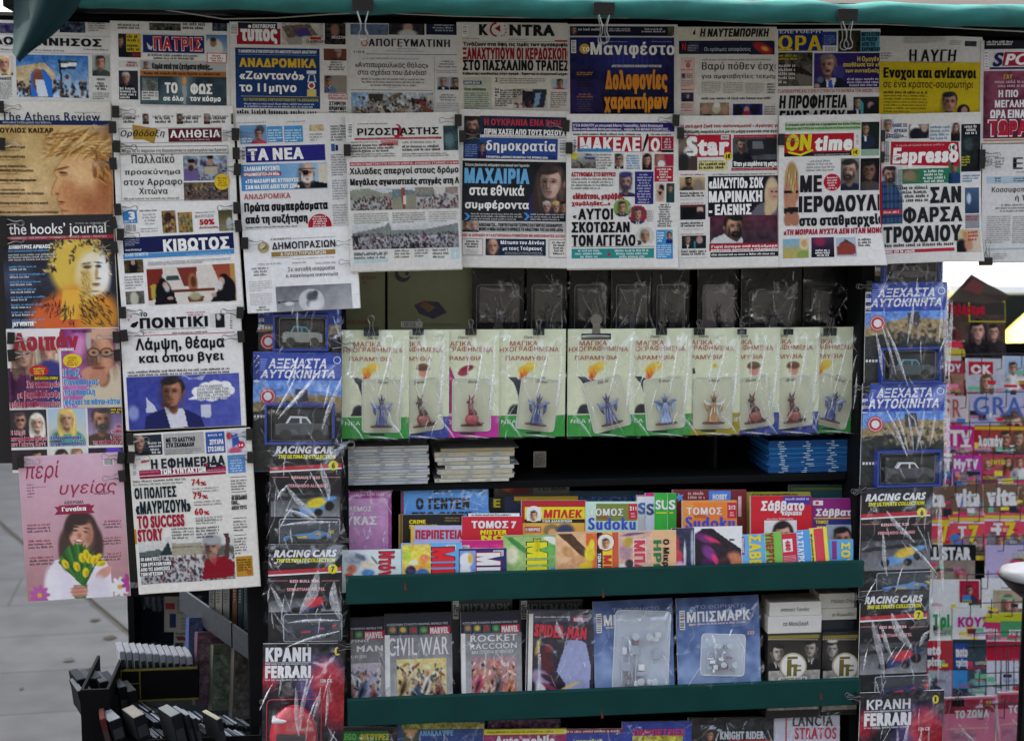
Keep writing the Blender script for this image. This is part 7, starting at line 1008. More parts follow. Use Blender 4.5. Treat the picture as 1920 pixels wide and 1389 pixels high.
def helmet(lb, x0, y0, x1, y1, Y, k1, f1, model):
    s = Item('helmet_pack', lb, 'helmet pack', Q(x0, y0, x1, y1), Y, GS, thick=.004, m='glossy_print', page='1c1a20', wave=.0006, pages=0, pagepart='card', gain=1.35)
    P = s.p(x0, y0, x1, y1, '1c1a22'); P.e(x0 + (x1 - x0) * .72, y0 + 78, 46, 54, '4a3c6c', .5).e(x0 + (x1 - x0) * .78, y0 + 66, 30, 34, 'a83848', .6).e(x1 - 10, y0 + 110, 40, 50, '8a1824', .6).e(x0 + 10, y0 + 60, 20, 26, '8a1c2c', .8).n(.14, 10)
    s.m_('ΚΡΑΝΗ', *k1, 'ccced2', 'b').m_('FERRARI', *f1, 'd4d6da', 'b').b(f1[0], k1[3] + 3, f1[2], k1[3] + 4, 'b8b8bc', ly=2.4).l(f1[0], k1[3] + 4, f1[2], f1[1] - 1, 1, 'b8b8bc', .9).l(f1[0], f1[3] + 2, f1[2], f1[3] + 7, 1, 'b8b8bc', .9).s_('126 CK', x1 - 44, y0 + 66, x1 - 22, y0 + 72, 'ccc', 'b')
    s.disc(x1 - 12, y0 + 14, 6, 'd0b81c', ly=3, ry=8).poly([(x1 - 14, y0 + 9), (x1 - 10, y0 + 10), (x1 - 11, y0 + 18), (x1 - 14, y0 + 19)], '222', ly=3.6)
    if model:
        a = s.R4(*model); cx, cz = (a[0] + a[2]) / 2, (a[1] + a[3]) / 2; w = (a[2] - a[0]) / 2; h = (a[3] - a[1]) / 2; mb = MB(); mb.ball(cx, -.035, cz, w, .034, h, 'b01428', 20); hm = mb.build('model_helmet', 'toy_paint', s.e, smooth=True)
        mb = MB(); mb.box(cx - w * .7, cx + w * .5, -.074, -.05, cz - h * .25, cz + h * .2, '241c20'); mb.build('visor', 'toy_paint', hm, bevel=.004); mb = MB(); mb.box(cx - w * .9, cx + w * .2, -.06, -.02, cz + h * .5, cz + h * .62, 'd8d8dc'); mb.build('white_band', 'toy_paint', hm, bevel=.004)
        blister(s, model[0] - 6, model[1] - 2, model[2] + 6, model[3], .085, 0, None, 'c04050')
    s.done(); film(s, x0 - 3, y0, x1 + 3, y1, .09 if model else .03, 14, 6, [(x0 + 62, y0 + 60, x0 + 70, y0 + 150, 5), (x0 + 84, y0 + 40, x0 + 72, y0 + 140, 5), (x0 + 110, y0 + 60, x0 + 96, y0 + 120, 4), (x0 + 124, y0 + 60, x0 + 118, y0 + 130, 3)])
helmet('red model helmet pack at the foot of the left strip', 492, 1206, 645, 1440, -.03, (498, 1213, 583, 1238), (497, 1247, 583, 1269), (506, 1312, 596, 1430))
helmet('dark helmet pack at the foot of the right strip', 1610, 1296, 1766, 1500, -.03, (1625, 1310, 1707, 1328), (1620, 1335, 1708, 1358), None)
# ---- stacks on the shelf
def stack(lb, gr, x0, x1, py, n, hh, cols, Y, nm='magazine', jx=.004, taper=0, dep=.2):
    p0 = at(x0, py, Y); p1 = at(x1, py, Y); z = zs + .001; rg = random.Random(n * 31 + x0); W = p1.x - p0.x
    for i in range(n):
        t = hh / n * rg.uniform(.75, 1.25); j = rg.uniform(-jx, jx); c = cols[rg.randrange(len(cols))]; sh = taper * rg.uniform(0, .03)
        o = empty(nm, (p0.x + W / 2 + j, Y, z), lb, nm, gr); k = MB(); k.box(-W / 2 + sh, W / 2 - sh * rg.random(), .001, dep, .0006, t - .0006, c); k.build('pages', 'newsprint', o, bevel=.0006)
        k = MB(); k.box(-W / 2 + sh - .0006, W / 2 + .0006, .0, dep, t - .0006, t, 'c8ccce' if cols[0][0] > '9' else '2c5c9c'); k.build('cover', 'glossy_print', o)
        k = MB()
        for q in range(3): a = -W / 2 + W * (.12 + .3 * q) + rg.uniform(-.01, .01); k.box(a, a + W * rg.uniform(.03, .09), -.0008, .0005, t * .3, t * .7, 'a8aeb8' if cols[0][0] > '9' else 'b8d0e4')
        k.build('spine_text', 'newsprint', o); z += t
stack('white spined magazine in the neat tall stack at the left end of the shelf', 'magazines in the tall white stack', 640, 803, 905, 13, .105, ('d8dad6', 'c8ccd0', 'd2d2c8', 'bcc4cc'), .10)
stack('cream edged magazine in the loose sloping stack beside the tall white one', 'magazines in the loose cream stack', 810, 966, 903, 8, .092, ('d4d2c2', 'c8c2a8', 'd8d8d0', 'b8a878'), .11, jx=.012, taper=1)
stack('blue spined magazine in the stack at the right end of the shelf', 'magazines in the blue stack', 1440, 1598, 884, 15, .092, ('1c5c94', '2468a8', '2a74b0', '20508c'), .13, jx=.006)
s = book('tag', 'pale paper tag stuck inside the dark shelf', 'tag', Q(1000, 846, 1024, 876), .3, 'b8b4b0', lean=0, thick=.001); s.l(1003, 850, 1022, 872, 6, '555', .6).done()
# ---------------------------------------------------------------- comics, puzzle books and novels on the two display shelves
GC = 'comics and puzzle books on the upper display shelf'
def low_q(q, Y, c, m): return tuple(q[:2]) + tuple((x, min(y, c - (x - 1127) * m - 150 * Y)) for x, y in q[2:])
def bk(label, q, Y, page, cat='comic book', nm='comic_book', gr=GC, lean=9, thick=.01, **k): return book(nm, label, cat, low_q(q, Y, 1100, .026), Y, page, gr, lean, thick, **k)
# back rows
s = bk('wrapped magenta book with white letters at the left end of the upper display', Q(630, 918, 734, 1110), .08, '8a3c78', 'book', 'hardback_book', thick=.03); s.p(632, 934, 728, 1090, 'b07aa8').g('b486b0', 'a06a98').n(.06, 12); s.m_('ΠΟΛΕΜΟΣ', 636, 949, 697, 958, 'dcd0dc', 'b').m_('ΤΟΥ', 648, 960, 664, 965, 'dcd0dc', 'b').m_('ΛΥΚΑΣ', 632, 968, 706, 983, 'e0d4e0', 'x').l(668, 922, 724, 930, 1, 'c8a0b8', .5).done(); film(s, 632, 918, 734, 1060, .02, 8, 2)
s = bk('wrapped light blue comic album with black hand lettering', Q(752, 915, 916, 1110), .10, '4a86c4', thick=.02); s.m_('Ο ΤΕΝΤΕΝ', 780, 933, 880, 953, '14181c', 'x').m_('ΣΤΟ ΘΙΒΕΤ', 772, 959, 884, 976, '14181c', 'b').l(814, 918, 846, 924, 1, '223', .9).b(752, 915, 757, 1110, '6a2848', ly=2).done(); film(s, 754, 916, 916, 1060, .014, 12, 2, [(776, 944, 900, 938, 2), (856, 948, 910, 958, 2), (866, 930, 910, 952, 2)])
s = bk('grey book back with a dark red picture under the cream stack', Q(926, 905, 1068, 1100), .16, '6a6c68', 'book', 'paperback_book'); s.p(934, 906, 1000, 926, '5a4a40').e(955, 916, 20, 6, 'b0642c', .6, 20).e(975, 920, 18, 5, '7a1c24', .6); s.m_('ΓΕΡΜΑΝ', 1010, 906, 1060, 918, '3a3c3c', 'b').done()
s = bk('black and yellow comic peeping above the red one', Q(918, 932, 946, 1100), .135, '1a1a1c'); s.m_('Ε', 925, 935, 938, 950, 'c8b820', 'x').done()
s = bk('yellow edged comic behind the bandit one', Q(945, 928, 1086, 1100), .14, '26304a'); s.b(964, 930, 1084, 938, 'c8a82c').l(970, 938, 1050, 943, 1, '7a6414', .8).done()
s = bk('dark blue pattern backed puzzle book in the rear row', Q(1070, 920, 1208, 1100), .15, '1e4a60', 'puzzle book', 'puzzle_book'); s.p(1080, 930, 1196, 942, '22406c').n(.3, 4); s.b(1132, 932, 1139, 940, 'c8b430').b(1158, 935, 1164, 940, 'c8b430').done()
s = bk('black crime comic with small yellow title', Q(748, 964, 868, 1110), .07, '15151a', thick=.016); s.b(748, 964, 751, 1110, '8a6a20').b(753, 964, 755, 1110, '8a6a20').m_('CRIME', 767, 974, 798, 981, 'd0b41c', 'x').m_('SUSPENSE', 767, 983, 820, 990, 'c8b41c', 'x').l(834, 968, 862, 978, 2, '8a7a40', .5).done()
s = bk('lilac comic with red adventure title', Q(770, 985, 872, 1100), .05, 'a8a4cc', thick=.012); s.m_('ΠΕΡΙΠΕΤΕΙΑ', 779, 993, 867, 1009, 'a01c2c', 'b').b(768, 986, 776, 1100, 'c8a820').done()
s = bk('white edged comic behind the red volume', Q(878, 962, 974, 1090), .062, 'c4c8cc'); s.l(884, 963, 960, 967, 1, '233', 1).done()
s = bk('red comic volume with white and yellow lettering', Q(866, 968, 979, 1090), .05, 'b01c30', thick=.016); s.m_('ΤΟΜΟΣ 7', 884, 976, 968, 989, 'eeeae8', 'x').m_('MISTER', 900, 993, 950, 1001, 'd8c41c', 'x', sh=.1).m_('ΝΟ', 902, 1003, 946, 1012, 'd8c41c', 'x').done()
s = bk('comic with yellow band, red brush title and round portrait badge', Q(978, 938, 1100, 1090), .06, '9a2028', thick=.02); s.b(984, 950, 1097, 973, 'd8c020').m_('ΜΠΛΕΚ', 1019, 955, 1092, 970, 'b02028', 'x', sh=.1).b(984, 973, 1096, 980, '1a1a1c').s_('ΤΩΝ ΔΙΑΚΟΠΩΝ', 1016, 974, 1072, 978.5, 'e8e4dc', 'x').disc(1001, 963, 15, 'f0e8d8', ly=2.6).p(988, 951, 1014, 976, 'e8e0cc', 3).face(1001, 966, 17, 'c8986c', '2a2420', None, 'm').n(.02, 4); s.p(980, 980, 1096, 1060, 'c87a30').g('d8a040', 'b05028').e(1034, 994, 15, 12, '7a6a4c', .3).e(1036, 1000, 9, 9, 'c8986c', .3).e(1060, 994, 16, 12, '33405a', .5); s.b(984, 987, 1014, 997, '9a2028', ly=3).s_('Ο ΜΙΚΡΟΣ', 985, 989, 1013, 995, 'eee', 'b', ly=4).done()
def sud(lb, x0, x1, bg, c2, num, dy):
    s = bk(lb, Q(x0, 940 + dy, x1, 1090), .05, bg, 'puzzle book', 'puzzle_book', thick=.014); w = x1 - x0; s.b(x0 + w * .2, 944 + dy, x1 - w * .02, 976 + dy, c2).b(x1 - w * .18, 944 + dy, x1 - 1, 973 + dy, 'a81c34', ly=2).s_(num, x1 - w * .16, 949 + dy, x1 - w * .03, 956 + dy, 'eee', 'b').l(x1 - w * .14, 960 + dy, x1 - w * .05, 970 + dy, 2, 'daa', .8, al='c')
    s.m_('ΤΟΜΟΣ', x0 + w * .07, 953 + dy, x0 + w * .72, 966 + dy, 'ece8e4', 'S', ly=4).s_('ΚΟΥΙΖ', x0 + w * .22, 967 + dy, x0 + w * .42, 972 + dy, 'a03028', 'b').m_('Sudoku', x0 + w * .05, 970 + dy, x1 - w * .04, 992 + dy, '3444a8', 'S', ly=4).done()
sud('sudoku puzzle book with an olive and pale mint cover, number 211', 1098, 1196, 'a8c4b4', '6a7434', '211', 0); sud('orange sudoku puzzle book, number 212', 1280, 1382, 'd0803c', 'c8702c', '212', -2)
for i, (x0, x1, c, t, tc, lb) in enumerate(((1194, 1214, 'c8ccd4', 'S', '3a64a0', 'white spined puzzle book with a blue curled letter beside the olive one'), (1210, 1228, 'b8bcc8', 'S', '24466c', 'white and magenta topped puzzle book second from the green ones'), (1227, 1256, '2c9a34', 'SU', 'e8ece8', 'green puzzle book with white letters'), (1252, 1268, '2a8a30', 'S', 'e8ece8', 'second green puzzle book, its right side tucked behind dark red ones'))):
    s = bk(lb, Q(x0, 924 + (i < 1) * 4, x1, 1080), .085 - .006 * i, c, 'puzzle book', 'puzzle_book', thick=.014); s.b(x0, 924 + (i < 1) * 4, x1, 930, ('b0246c', 'b0246c', c, c)[i]); s.m_(t, x0 + 2, (942, 944, 937, 937)[i], x1 - 2, (962, 964, 954, 954)[i], tc, 'b').b(x0 + 3, 960, x1 - 6, 962, 'c8c030', ly=2).done()
s = bk('dark red puzzle book with a blue hobby label', Q(1262, 918, 1400, 1080), .09, '6a1c24', 'puzzle book', 'puzzle_book', thick=.02); s.b(1329, 920, 1370, 938, '3a74c0').s_('HOBBY', 1336, 926, 1363, 936, 'e0e8f0', 'b').poly([(1264 + 9 * math.cos(j * .628) * (1 if j % 2 else .5) + 10, 932 + 9 * math.sin(j * .628) * (1 if j % 2 else .5)) for j in range(10)], '4a90d0').l(1290, 921, 1324, 936, 2, 'c0a0a0', .9).b(1384, 930, 1390, 968, 'c8a8a8').done()
s = bk('lime edged puzzle book behind the red crossword one', Q(1400, 922, 1520, 1080), .10, '8a8c24', 'puzzle book', 'puzzle_book'); s.l(1410, 924, 1500, 929, 1, '222', .9).done()
s = bk('teal edged puzzle book at the back right of the upper display', Q(1480, 908, 1600, 1080), .13, '1c4a50', 'puzzle book', 'puzzle_book'); s.b(1482, 914, 1600, 918, '6a6a20').done()
s = bk('red crossword magazine with white script title and a photo of a dark haired person', Q(1408, 929, 1522, 1100), .05, 'b01828', 'puzzle magazine', 'puzzle_magazine', thick=.012); s.b(1468, 930, 1520, 946, '3a2c80').l(1472, 932, 1518, 938, 1, 'b8b4d8', .8).m_('Σάββατο', 1426, 938, 1508, 956, 'f0ecea', 'x', sh=.12).m_('κύριακο', 1466, 956, 1503, 965, 'f0ecea', 'x', sh=.12).l(1438, 970, 1490, 974, 1, 'e0b0b0', .7).p(1433, 975, 1494, 1050, 'd8dadc').face(1468, 1002, 42, 'c89a84', '1c1818', 'a83040', 'w'); s.done()
s = bk('purple crossword magazine with a photo of dark hair at the far right', Q(1516, 934, 1612, 1100), .06, '7a1c68', 'puzzle magazine', 'puzzle_magazine', thick=.012); s.b(1524, 938, 1543, 947, 'e8e4e4').b(1529, 940, 1535, 945, 'b02030', ly=2).m_('Σάββατο', 1529, 953, 1606, 966, 'dcd4dc', 'x', sh=.1).b(1526, 970, 1610, 972, 'c8b020').b(1527, 973, 1610, 984, '22286c').m_('ΤΟΜΟΣ', 1529, 975, 1553, 981, 'd0b81c', 'x').m_('595', 1531, 986, 1547, 997, 'd0b81c', 'x', ly=4).p(1549, 983, 1610, 1060, '8a98a8').face(1580, 1010, 42, 'b88a74', '17151a', '222', 'm'); s.done()
# front row, laid sideways so the titles read downwards
def fr_(label, x0, y0, x1, Y, page, paint=None, tx=(), slant=0, **k):
    s = bk(label, ((x0, y0), (x1, y0 - (x1 - x0) * .03), (x1 + slant, 1112), (x0 + slant, 1114)), Y, page, lean=7, thick=.006, **k)
    if paint: paint(s)
    for t, a, b, c, d, cc, oc in tx:
        if oc: s.t('masthead', t, a - 1.6, b - 1.6, c + 1.6, d + 1.6, oc, 'x', ly=3, rot=90)
        s.t('masthead', t, a, b, c, d, cc, 'x', ly=4, rot=90)
    s.done(); return s
def blobs(s, box, bg, items, noise=.08, sc=6):
    P = s.p(*box, bg)
    for q in items: (P.e(*q) if not hasattr(q[0], '__len__') else P.p(*q))
    P.n(noise, sc); return P
fr_('pale blue comic with pencil sketches and a red sideways title, leftmost of the front row', 638, 1032, 760, .012, 'b8cce0', lambda s: blobs(s, (642, 1034, 712, 1100), 'c0d0e0', [(668, 1050, 20, 12, '8a94a0', .7), (690, 1060, 14, 10, 'c8bca8', .6), (660, 1066, 10, 8, 'b06a50', .6), (690, 1074, 12, 7, '4a84b8', .4), (676, 1044, 10, 5, '5a6470', .6, 30), (702, 1050, 10, 2, '5a7058', .5, 50), (654, 1078, 8, 5, 'c05a40', .5)], .12), [('Ντόναλντ', 713, 1034, 740, 1130, 'b02034', '22242c')])
fr_('light blue comic with a yellow burst and a big jagged red title', 752, 1019, 866, .006, '5a98cc', lambda s: (blobs(s, (754, 1020, 808, 1100), 'c8a850', [(780, 1040, 22, 14, 'e0c04a', .5), (786, 1062, 18, 12, 'd09038', .5), (770, 1070, 10, 10, '24284a', .3), (792, 1074, 12, 8, '3a64a8', .3), (764, 1040, 9, 16, 'a8b840', .5), (796, 1046, 9, 7, 'd8744c', .4), (776, 1054, 8, 5, 'f0e0b0', .4)], .16, 5), s.bars(836, 1021, 855, 1032)), [('ΜΙΚΥ', 812, 1026, 852, 1110, 'c01c28', '18181c')])
fr_('magenta and purple comic behind the navy one', 862, 1014, 1000, .010, 'a81c68', lambda s: (blobs(s, (866, 1020, 992, 1090), 'b0246c', [([(930, 1020), (992, 1030), (990, 1085), (960, 1060)], 'c0306c'), (970, 1044, 30, 5, '7a1040', .5, 50), (920, 1032, 30, 3, 'd88ab0', .5, 10), (975, 1076, 14, 8, 'e8e8ec', .4), (966, 1082, 8, 5, '3a64c0', .4)]), s.bars(864, 1022, 880, 1033)))
fr_('navy comic with a red and white jagged title', 860, 1029, 950, .000, '22285c', lambda s: (blobs(s, (862, 1032, 892, 1100), '6a84b8', [(874, 1050, 12, 14, 'dcdce4', .3), (882, 1046, 5, 10, 'c0a040', .4), (872, 1070, 10, 14, 'c8ccd8', .3)]), s.bars(925, 1031, 944, 1042)), [('ΜΙΚΥ', 896, 1036, 938, 1112, 'e0dcdc', 'b01c30')])
fr_('green comic with a large yellow sideways title', 944, 1004, 1046, .008, '7a9c58', lambda s: blobs(s, (946, 1006, 1044, 1090), '8aa868', [(970, 1020, 30, 5, '3c7a40', .5, 40), (1030, 1030, 20, 12, '5a9a4a', .6), (1034, 1012, 18, 6, 'd8e0c8', .5, 30), (1030, 1060, 14, 20, '6a9c58', .5), (1036, 1076, 8, 12, '4a74b0', .4), (960, 1040, 12, 16, 'c8c8a8', .6)]), [('ΜΙΚΥ', 990, 1016, 1026, 1112, 'd4c020', '17171a'), ('ΣΟΥΠΕΡ', 1002, 1010, 1012, 1034, 'd4c020', '17171a')])
fr_('tan comic with a brown diagonal strap and yellow curls on orange', 1042, 998, 1122, .004, 'c0946c', lambda s: blobs(s, (1043, 1000, 1121, 1090), 'c8a078', [([(1046, 1000), (1070, 998), (1106, 1036), (1094, 1046)], '4a3424'), ([(1098, 1000), (1121, 998), (1121, 1090), (1104, 1090)], 'c05a30'), (1064, 1034, 14, 9, 'b08458', .4, 30), (1084, 1050, 14, 10, 'b88a60', .3), (1106, 1038, 10, 16, 'd0b42c', .4), (1098, 1062, 14, 8, 'c8a828', .4, -20), (1060, 1066, 16, 12, 'ba8e64', .4), (1110, 1020, 5, 9, 'd8c038', .4)], .08, 8))
fr_('comic strip cover with a round badge over yellow and red stripes', 1119, 998, 1164, .000, 'c8742c', lambda s: (s.b(1119, 998, 1130, 1112, '1a1a1e').b(1130, 998, 1148, 1112, 'd0bc24').b(1148, 998, 1164, 1112, 'b05034').disc(1136, 1016, 17, 'b02c28', ly=2).disc(1136, 1016, 15, 'e8dcc0', ly=2.4), s.p(1124, 1005, 1148, 1028, 'e0d4b8', 2.8).face(1136, 1018, 17, 'c08c64', '2a2420', None, 'm')), [('ΜΠΛΕΚ', 1132, 1040, 1147, 1120, 'b02430', None), ('ΤΩΝ ΔΙΑΚΟΠΩΝ', 1121, 1036, 1127, 1100, 'e8e4dc', None)])
fr_('dusty pink comic with a white outlined red sideways title', 1160, 996, 1226, -.003, 'b8988c', lambda s: blobs(s, (1161, 998, 1225, 1090), 'bf9c88', [(1172, 1034, 12, 16, '9a7a84', .5), (1178, 1016, 8, 10, 'a8903c', .5, 30), (1170, 1066, 12, 10, 'd8d4cc', .4), (1180, 1056, 8, 8, '33302c', .4), (1190, 1000, 24, 3, '5a4a6a', .5, -8)]), [('ΜΠΛΕΚ', 1190, 1012, 1210, 1110, 'b0384a', 'e0d0d0')])
fr_('peach comic with green block letters and black brush lettering', 1222, 994, 1268, -.005, 'd0a078', None, [('ΗΡΩΣ', 1226, 1012, 1240, 1100, '1c6a44', None), ('Ο Μικρός', 1244, 1010, 1255, 1080, '17171a', None)])
fr_('wrapped navy and pink comic with a torn red pattern', 1260, 990, 1308, -.002, '2c2c44', lambda s: blobs(s, (1261, 992, 1307, 1090), '2c2e44', [(1266, 1020, 8, 18, 'a82c3c', .4), (1270, 1044, 10, 14, 'b03444', .4), (1274, 1066, 14, 14, 'c89ac0', .4), (1284, 1040, 2, 26, 'c8ccd8', .5), (1298, 1030, 3, 40, '8a94a8', .6)]), [])
fr_('manga comic with swirling black, purple and crimson hair on white', 1302, 988, 1392, -.004, 'd8d8d4', lambda s: blobs(s, (1303, 990, 1391, 1090), 'd8d8d2', [([(1303, 1000), (1318, 989), (1336, 990), (1362, 1010), (1391, 1030), (1391, 1090), (1303, 1090)], '1c1620'), (1322, 1008, 20, 8, '5a2860', .5, 20), (1336, 1012, 16, 4, 'b02c58', .5, 25), (1330, 1036, 18, 10, '6a2c74', .5, 50), (1342, 1050, 14, 5, 'c03060', .5, 60), (1326, 1060, 12, 14, '481c50', .5), (1350, 1026, 16, 6, '2a1c28', .4, 30), (1376, 1056, 18, 22, 'a8684c', .4), (1366, 1020, 10, 3, '2a1a20', .5, 50), (1358, 1060, 12, 20, '3a2028', .4), (1372, 1012, 5, 2, '1c1a1c', .4)], .05, 5))
GP2 = dict(cat='puzzle book', nm='puzzle_book')
fr_('sky blue puzzle book with yellow sideways title and purple label', 1386, 1002, 1438, -.004, '5a98c8', lambda s: s.b(1388, 1006, 1396, 1040, '7a2a6c'), [('ΣΑΒΒΑΤΟ', 1406, 1002, 1428, 1110, 'c8b42c', None), ('ΣΕΛΙΔΕΣ', 1389.5, 1008, 1394.5, 1036, 'e0c8dc', None)], 4, **GP2)
fr_('green puzzle book with dark red sideways title', 1431, 998, 1462, -.006, '6aa848', None, [('ΥΠΕΡΤΟΜΟΣ', 1438, 998, 1452, 1090, '8a1c28', None)], 10, **GP2)
fr_('red puzzle book with a white 480 panel', 1462, 1000, 1500, -.007, 'b02438', lambda s: s.b(1468, 1010, 1486, 1034, 'e8e4e0').l(1470, 1040, 1494, 1062, 8, 'd8a8b0', .6), [('480', 1473, 1012, 1482, 1032, 'b02438', None)], 12, **GP2)
fr_('mid blue puzzle book with white sideways title', 1490, 994, 1520, -.009, '4a8cc4', None, [('ΤΑ ΣΤΑΥΡΟΛΕΞΑ', 1497, 996, 1508, 1084, 'e8ecf0', None)], 12, **GP2)
fr_('yellow and red edged puzzle book next to the mid blue one', 1514, 990, 1546, -.011, 'c8c040', lambda s: s.b(1530, 990, 1548, 1112, 'b83848', ly=.8), [('ΣΟΥΠΕΡ ΠΑΖΛ', 1518, 1000, 1526, 1090, '3a3418', None)], 16, **GP2)
fr_('small sky blue puzzle book with yellow letters at the right end of the front row', 1552, 1012, 1600, -.003, '4a90c4', lambda s: s.b(1560, 1014, 1569, 1048, '7a2a6c'), [('ΣΟΥ', 1578, 1016, 1594, 1060, 'c8b42c', None)], 0, **GP2)
# ---- lower display: novels, model parts, film boxes
GN = 'books and model parts on the lower display shelf'
def low(label, q, Y, page, cat='graphic novel', nm='graphic_novel', lean=7, thick=.014, **k): return book(nm, label, cat, low_q(q, Y, 1324, .034), Y, page, GN, lean, thick, **k)
def novel(label, x0, x1, y0, Y, lines, art, seed):
    s = low(label, Q(x0, y0, x1, 1345, 6), Y, '8a8c8e', thick=.02); w = x1 - x0; s.b(x0, y0, x1 + 3, y0 + 39, '14182c', ly=1.2)
    s.s_('Η ΕΠΙΣΗΜΗ ΣΥΛΛΟΓΗ GRAPHIC NOVELS ΤΗΣ', x0 + w * .05, y0 + 17, x1 - w * .04, y0 + 21, 'b8bcc8', 's')
    for i in range(4): x = x0 + w * (.07 + .155 * i); s.p(x, y0 + 23, x + w * .13, y0 + 38, '3a4a4c', 2.2).e(x + w * .065, y0 + 30, w * .045, 5, ('a87858', 'c0a040', 'a03038', '5a9a4a')[i], .4).n(.06, 4)
    s.b(x1 - w * .32, y0 + 23, x1 - w * .01, y0 + 38, 'b01c34', ly=2.4).m_('MARVEL', x1 - w * .305, y0 + 25, x1 - w * .03, y0 + 36, 'eee8e8', 'b')
    P = s.p(x0, y0 + 39, x1 + 6, 1330, '9a9ca0', 1.5); P.g('6a6c70', 'a8a8a8').n(.07, 14)
    for t, a, b, c, d, st in lines: s.m_(t, x0 + w * a, y0 + b, x0 + w * c, y0 + d, 'e4e4e4', st)
    P = s.p(x0 + w * .2, y0 + 84, x1 - w * .06, 1322, art[0], 2.2); P.g(art[0], art[1]); rg = np.random.default_rng(seed)
    for i in range(120):
        x, y = rg.uniform(*P.b[0::2]), rg.uniform(y0 + 92, 1325); k_ = 1.25 - .8 * abs(x - (P.b[0] + P.b[2]) / 2) / (P.b[2] - P.b[0]); P.e(x, y, rg.uniform(2, 9) * k_, rg.uniform(.8, 3.4), ('1c1a20', art[2 + i % (len(art) - 2)], art[2 + (i * 3) % (len(art) - 2)], 'd8d0c0')[i % 4], .5, rg.uniform(20, 160), .75)
    for i in range(4): x = P.b[0] + (P.b[2] - P.b[0]) * (.15 + .23 * i); y = y0 + 112 + 16 * (i % 2); P.e(x, y + 22, 8, 18, art[2 + i % (len(art) - 2)], .4, rg.uniform(-25, 25), .8).e(x, y, 4.5, 6, '9a7058', .4, op=.8).e(x - 2, y + 26, 3, 14, '201c24', .6, 20, .7)
    P.n(.12, 5); s.b(x0 + 1, y0 + 40, x0 + w * .1, 1340, 'd4d0c8', ly=2); s.done(); film(s, x0, y0 + 36, x1 + 6, 1318, .022, 8, seed); return s
novel('grey graphic novel half hidden by the racing car packs', 600, 722, 1159, .06, [('AMAZING', .2, 40, .75, 45, 's'), ('SPIDER-MAN', -.15, 52, .97, 63, 'S'), ('SPIDER-VERSE', -.05, 70, .72, 75, 's')], ('b0a8b4', '8a94a8', 'd8d4d8', 'a86a70', '4a5a7a', '8a4a50'), 3)
novel('grey graphic novel about a war with a crowded yellow cover picture', 719, 845, 1150, .045, [('CIVIL WAR', .07, 44, .97, 77, 's')], ('c8b878', 'b8a888', '8a6a3c', '3a4a6a', 'd0c8b8', '7a3c38', '4a5a48'), 8)
novel('grey graphic novel with a red cosmic cover picture', 862, 975, 1147, .045, [('ROCKET', .17, 42, .95, 54, 's'), ('RACCOON', .17, 58, .95, 68, 's'), ('ΜΙΑ ΙΣΤΟΡΙΑ ΚΥΝΗΓΙΟΥ', .2, 71, .9, 77, 's')], ('9a7a80', 'b8684c', 'a83c54', 'd8a890', '6a5a60', 'c87a58', 'e0d8d8'), 5)
s = low('wrapped graphic novel with a red title over a crouching figure and a pale shadow', ((989, 1140), (1112, 1148), (1114, 1340), (986, 1344)), .03, '3a3c4a', thick=.02); s.l(1004, 1154, 1070, 1158, 1, 'ccc', .9).b(1074, 1156, 1096, 1165, 'c02034').s_('MARVEL', 1076, 1157.5, 1094, 1163.5, 'eee', 'b')
P = s.p(992, 1166, 1112, 1330, '22202c'); P.g('30303c', '1a1822').p([(1052, 1230), (1064, 1200), (1080, 1194), (1098, 1206), (1108, 1250), (1104, 1330), (1066, 1330), (1060, 1280), (1044, 1258)], '8a90b4').e(1022, 1240, 14, 26, '4a1c28', .4, -20).e(1028, 1214, 7, 9, '6a2028', .3).e(1014, 1270, 20, 14, '8a7a9a', .4, 40).e(1030, 1272, 18, 5, '3a1a2c', .4, 30).e(1070, 1285, 20, 3, 'c0a868', .4, -24).e(1016, 1300, 10, 26, 'c8c4cc', .4, -10).e(1036, 1290, 22, 4, '7a3040', .5, 28).e(1008, 1212, 4, 16, 'a88a40', .5, 14).n(.05, 6)
s.m_('SPIDER-MAN', 1001, 1172, 1101, 1196, '1a1a20', 'x', ly=4, rot=-4).m_('SPIDER-MAN', 1002, 1172, 1100, 1194, 'b83040', 'x', ly=5, rot=-4).b(990, 1150, 998, 1330, 'c8c4bc', ly=2).done(); film(s, 988, 1140, 1113, 1316, .024, 6, 4, [(1006, 1196, 1010, 1290, 4), (1040, 1160, 1052, 1196, 6)])
